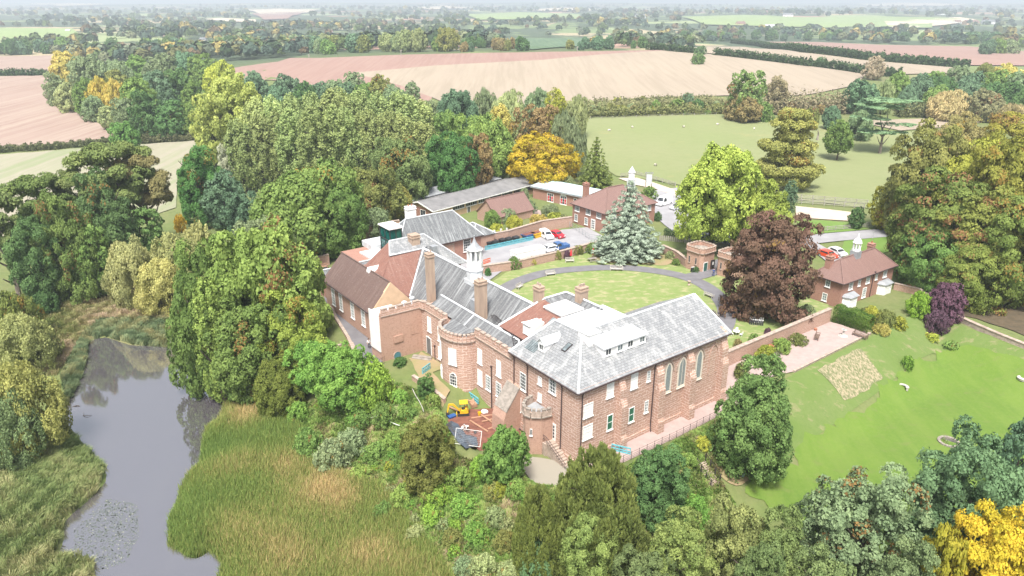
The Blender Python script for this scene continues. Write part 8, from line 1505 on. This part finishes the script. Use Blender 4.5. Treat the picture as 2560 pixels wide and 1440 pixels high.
# ---------------------------------------------------------------- sheep
def sheep_mesh():
    me = bpy.data.meshes.new('sheep'); vs = [(0, 0, .62), (.32, 0, .66), (.52, 0, .72), (.66, 0, .88), (.82, 0, .86), (-.34, 0, .64), (-.5, 0, .55)]; es = [(0, 1), (1, 2), (2, 3), (3, 4), (0, 5), (5, 6)]; rad = [.29, .27, .2, .12, .07, .28, .1]
    for x, bx in ((.38, 1), (-.36, 5)):
        for s in (-1, 1): k = len(vs); vs += [(x, s * .17, .45), (x + (.03 if x > 0 else -.07), s * .17, .24), (x, s * .17, .02)]; es += [(bx, k), (k, k + 1), (k + 1, k + 2)]; rad += [.1, .05, .04]
    for s in (-1, 1): k = len(vs); vs.append((.64, s * .15, .95)); es.append((3, k)); rad.append(.04)
    return vs, es, rad
def skin(name, vs, es, rad, mats, region, parent=None, root=0, sub=1):
    me = bpy.data.meshes.new(name); me.from_pydata(vs, es, []); o = bpy.data.objects.new(name, me); COL.objects.link(o); m = o.modifiers.new('skin', 'SKIN'); m.use_smooth_shade = True
    for i, sv in enumerate(me.skin_vertices[0].data): sv.radius = (rad[i], rad[i]); sv.use_root = (i == root)
    s = o.modifiers.new('sub', 'SUBSURF'); s.levels = sub; s.render_levels = sub
    dg = bpy.context.evaluated_depsgraph_get(); out = bpy.data.meshes.new_from_object(o.evaluated_get(dg)); bpy.data.objects.remove(o); out.name = name
    for mt in mats: out.materials.append(mt)
    for mt_ in range(0): pass
    seg = [(np.array(vs[a]), np.array(vs[b_]), region[b_]) for a, b_ in es]
    for p in out.polygons:
        c = np.array(p.center); best = min(seg, key=lambda q: np.linalg.norm(c - (q[0] + (q[1] - q[0]) * np.clip(np.dot(c - q[0], q[1] - q[0]) / (np.dot(q[1] - q[0], q[1] - q[0]) + 1e-9), 0, 1)))); p.material_index = best[2]; p.use_smooth = True
    return out
MT['fleece'] = pm('fleece', (.66, .62, .54), (.55, .51, .44), 9, .95); MT['sheep_face'] = pm('sheep_face', (.3, .26, .22), (.2, .17, .15), 6, .9)
vs, es, rad = sheep_mesh(); reg = [0] * len(vs); reg[4] = 1
for k in range(7, len(vs)): reg[k] = 1 if (k - 7) % 3 or k >= 19 else 0
shm = skin('sheep', vs, es, rad, [MT['fleece'], MT['sheep_face']], reg)
for k, (x, y) in enumerate(((1522, 329), (1581, 321), (1709, 320), (1793, 314), (1885, 325), (1843, 298), (1638, 416))):
    tag(inst('sheep', shm, None, G(x, y), k * 1.9, (1.05, 1.05, 1.05)), 'white sheep grazing on the open pasture', 'sheep', 'sheep grazing on the pasture')
# ---------------------------------------------------------------- people
MT['skin_tone'] = pm('skin_tone', (.50, .31, .23), (.46, .28, .2), 6, .6); MT['shirt_white'] = pm('shirt_white', (.74, .73, .71), (.66, .65, .63), 8, .85); MT['trouser_dark'] = pm('trouser_dark', (.05, .045, .045), (.07, .06, .06), 8, .9); MT['trouser_brown'] = pm('trouser_brown', (.2, .13, .09), (.16, .1, .07), 8, .9); MT['shirt_blue'] = pm('shirt_blue', (.05, .09, .28), (.04, .07, .22), 8, .85); MT['hair_dark'] = pm('hair_dark', (.05, .03, .02), (.08, .05, .035), 10, .7); MT['hair_grey'] = pm('hair_grey', (.4, .38, .36), (.3, .28, .27), 10, .7)
def person(label, g, rz, top, legs, hair, pose='stand', group=None):
    if pose == 'stand':
        J = dict(pelvis=(0, 0, .95), waist=(.01, 0, 1.1), chest=(.02, 0, 1.32), neck=(.03, 0, 1.47), head=(.06, 0, 1.60), crown=(.05, 0, 1.72), nose=(.165, 0, 1.60), shL=(.01, .19, 1.40), elL=(-.05, .25, 1.13), wrL=(.08, .25, .93), shR=(.01, -.19, 1.40), elR=(.02, -.25, 1.12), wrR=(.16, -.22, .96), hipL=(0, .1, .9), knL=(.14, .1, .5), anL=(.12, .1, .08), toL=(.27, .11, .04), hipR=(0, -.1, .9), knR=(.02, -.1, .5), anR=(-.14, -.1, .1), toR=(0, -.11, .04))
    elif pose == 'bend':
        J = dict(pelvis=(-.12, 0, .86), waist=(.02, 0, .95), chest=(.24, 0, 1.0), neck=(.38, 0, 1.02), head=(.50, 0, .98), crown=(.60, 0, 1.0), nose=(.52, 0, .87), shL=(.30, .19, .98), elL=(.36, .24, .7), wrL=(.46, .16, .46), shR=(.30, -.19, .98), elR=(.38, -.22, .7), wrR=(.5, -.12, .48), hipL=(-.12, .1, .82), knL=(.04, .14, .46), anL=(-.08, .14, .08), toL=(.1, .15, .04), hipR=(-.12, -.1, .82), knR=(.06, -.14, .46), anR=(-.1, -.14, .08), toR=(.08, -.15, .04))
    else:  # kneel
        J = dict(pelvis=(-.05, 0, .42), waist=(.05, 0, .55), chest=(.22, 0, .72), neck=(.32, 0, .83), head=(.42, 0, .9), crown=(.46, 0, 1.02), nose=(.52, 0, .86), shL=(.22, .19, .78), elL=(.36, .24, .5), wrL=(.52, .16, .3), shR=(.22, -.19, .78), elR=(.38, -.22, .5), wrR=(.56, -.1, .28), hipL=(-.05, .1, .38), knL=(.32, .14, .1), anL=(-.1, .14, .08), toL=(-.25, .14, .05), hipR=(-.05, -.1, .38), knR=(.32, -.14, .1), anR=(-.1, -.14, .08), toR=(-.25, -.14, .05))
    names = list(J); vs = [J[k] for k in names]; ix = {k: i for i, k in enumerate(names)}
    rd = dict(pelvis=.15, waist=.14, chest=.165, neck=.055, head=.095, crown=.07, nose=.016, shL=.075, elL=.048, wrL=.032, shR=.075, elR=.048, wrR=.032, hipL=.095, knL=.062, anL=.042, toL=.035, hipR=.095, knR=.062, anR=.042, toR=.035); rg = dict(pelvis=1, waist=0, chest=0, neck=2, head=2, crown=2, nose=2, shL=0, elL=0, wrL=2, shR=0, elR=0, wrR=2, hipL=1, knL=1, anL=1, toL=3, hipR=1, knR=1, anR=1, toR=3)
    es = [(ix[a], ix[b_]) for a, b_ in (('pelvis', 'waist'), ('waist', 'chest'), ('chest', 'neck'), ('neck', 'head'), ('head', 'crown'), ('head', 'nose'), ('chest', 'shL'), ('shL', 'elL'), ('elL', 'wrL'), ('chest', 'shR'), ('shR', 'elR'), ('elR', 'wrR'), ('pelvis', 'hipL'), ('hipL', 'knL'), ('knL', 'anL'), ('anL', 'toL'), ('pelvis', 'hipR'), ('hipR', 'knR'), ('knR', 'anR'), ('anR', 'toR'))]; rad = [rd[k] for k in names]; reg = [rg[k] for k in names]
    for s, wr, el in ((1, 'wrL', 'elL'), (-1, 'wrR', 'elR')):   # palm, four fingers and a thumb
        w_ = Vector(J[wr]); d = (w_ - Vector(J[el])).normalized(); sd_ = Vector((1, 0, 0)) if abs(d.x) < .7 else Vector((0, 0, 1)); pm_ = len(vs); vs.append(tuple(w_ + d * .08)); rad.append(.03); reg.append(2); es.append((ix[wr], pm_))
        for f, ln in enumerate((.065, .075, .07, .055)): k = len(vs); o_ = sd_ * (.024 * (f - 1.5)); vs.append(tuple(w_ + d * (.10 + ln * .5) + o_)); vs.append(tuple(w_ + d * (.10 + ln) + o_ + Vector((0, -s * .02, 0)))); rad += [.010, .008]; reg += [2, 2]; es += [(pm_, k), (k, k + 1)]
        k = len(vs); vs.append(tuple(w_ + d * .07 + sd_ * .055)); rad.append(.010); reg.append(2); es.append((pm_, k))
    me = skin('person', vs, es, rad, [MT[top], MT[legs], MT['skin_tone'], MT['iron']], reg); o = inst('person', me, None, g, rz); tag(o, label, 'person', group)
    hd, cr_ = Vector(J['head']), Vector(J['crown']); b = MB(); c = hd.lerp(cr_, .55) - (Vector(J['nose']) - hd) * .22; b.ball(c, .118, 8, 0, .95); b.build('hair', MT[hair], o, (0, 0, 0), 0, True)
    n_ = Vector(J['nose']); side_ = Vector((0, 1, 0)); b = MB()
    for s in (-1, 1): b.ball(hd.lerp(n_, .82) + (cr_ - hd) * .28 + side_ * s * .034, .013, 5)
    b.build('eyes', MT['iron'], o); return o
def up(g, d=.09): return (g[0], g[1], g[2] + d)
person('person in a white top and dark trousers walking on the tarmac path', up(G(923, 873)), R(-70), 'shirt_white', 'trouser_dark', 'hair_dark'); person('person in blue clothes standing in the gateway between the towers', up(G(1783, 693), .14), R(100), 'shirt_blue', 'shirt_blue', 'hair_dark')
person('worker in a white shirt bending over the dug earth', up(G(1170, 1082)), R(-150), 'shirt_white', 'trouser_brown', 'hair_grey', 'bend'); person('worker in a white shirt kneeling at the edge of the tarpaulin', up(G(1154, 1082)), R(30), 'shirt_white', 'trouser_dark', 'hair_grey', 'kneel')
# ---------------------------------------------------------------- far houses and barns
def far_house(label, px, py, wpx, hpx, rz, wmt='white_paint', rmt='tile_plain', name='farmhouse', cat='house', low=False):
    g = G(px, py); D = depth(g); wd = wpx * D / F_PX; ht = hpx * D / F_PX; r = empty(name, (g[0], g[1], g[2] - .5), rz, label, cat, 'far houses and barns'); dp = max(6, wd * .55); ev = ht * (.55 if not low else .6)
    b = MB(); b.box(-wd / 2, wd / 2, -dp / 2, dp / 2, -2, ev + .5); gable_fill(b, 'a', -wd / 2, -dp / 2, dp / 2, ev + .5, ht + .4, .4); gable_fill(b, 'a', wd / 2 - .4, -dp / 2, dp / 2, ev + .5, ht + .4, .4); b.build('wall', MT[wmt], r); hip_roof(r, -wd / 2, wd / 2, -dp / 2, dp / 2, ev + .5, ht + .6, 'a', 0, 0, .4, rmt, rmt)
    if not low:
        for x in (-.3, 0, .3):
            for z in (.12, .55): w_ = MB(); w_.box(x * wd - .6, x * wd + .6, -dp / 2 - .08, -dp / 2, .5 + z * ev, .5 + z * ev + ev * .25); w_.build('window', MT['glass'], r)
        chimney(r, wd * .38, 0, ht * .8, ht + 1.6, 1.0, 1.0, 'red_brick', 1)
for a in (('white house with a tiled roof among the far trees on the left', 425, 102, 26, 13, .3), ('small white bungalow roof among the far left trees', 509, 102, 16, 8, -.2, 'white_paint', 'slate_grey'), ('pale house behind the pale belt of trees', 662, 86, 18, 9, .1, 'white_paint', 'slate_grey'), ('tiny white house on the left hillside', 727, 84, 12, 8, .5), ('white cottage among trees above the pale belt', 826, 86, 14, 9, -.3), ('white gabled house in the middle distance woods', 1112, 86, 18, 9, .2, 'white_paint', 'slate_grey'),
          ('white house in the far trees above the orchard', 1522, 60, 16, 10, -.2), ('long white house far above the stubble field', 1600, 46, 24, 10, .2, 'white_paint', 'slate_grey'), ('pale farmhouse beside the three slim poplars', 1851, 64, 22, 10, .3, 'render_cream'), ('cream house on the far right hillside', 1908, 36, 20, 9, .1, 'render_cream'), ('white house cluster end on the far right hillside', 1969, 41, 24, 8, -.2, 'white_paint', 'slate_grey'), ('red roofed mansion in the trees on the far right', 2426, 62, 34, 11, .1, 'render_cream'), ('grey roofed house beside the red roofed mansion', 2469, 60, 28, 10, -.2, 'white_paint', 'slate_grey'), ('small house left of the red roofed mansion', 2392, 59, 18, 8, .2)): far_house(*a)
for a in (('long low polytunnel among the far left trees', 593, 101, 48, 5, .1, 'lead', 'lead', 'polytunnel', 'polytunnel', True), ('white shed at the edge of the far green meadow', 171, 79, 10, 5, 0, 'white_paint', 'lead', 'shed', 'shed', True), ('long pale glasshouse beyond the far green meadow', 346, 62, 60, 4, 0, 'lead', 'lead', 'glasshouse', 'glasshouse', True), ('pale blue roofed barn above the white house', 415, 74, 34, 6, -.1, 'lead', 'felt_teal', 'barn', 'barn', True), ('long grey barn right of the farmhouse', 1935, 68, 44, 6, -.15, 'lead', 'lead', 'barn', 'barn', True), ('white topped warehouse on the far right', 2355, 37, 26, 5, 0, 'white_paint', 'lead', 'warehouse', 'warehouse', True)): far_house(*a)
# ---------------------------------------------------------------- the air: one closed box of thin even haze round camera and ground
b = MB(); b.box(-17500, 17500, -3000, 17500, -60, 150)
hm, ht_, hb_ = newmat('haze'); ht_.nodes.remove(hb_); pv = ht_.nodes.new('ShaderNodeVolumePrincipled'); pv.inputs['Color'].default_value = (0.84, 0.93, 1.0, 1); pv.inputs['Density'].default_value = 0.00026; pv.inputs['Anisotropy'].default_value = 0.15
ht_.links.new(pv.outputs[0], ht_.nodes['Material Output'].inputs['Volume'])
tag(b.build('haze', hm), None, None, None, 'stuff')
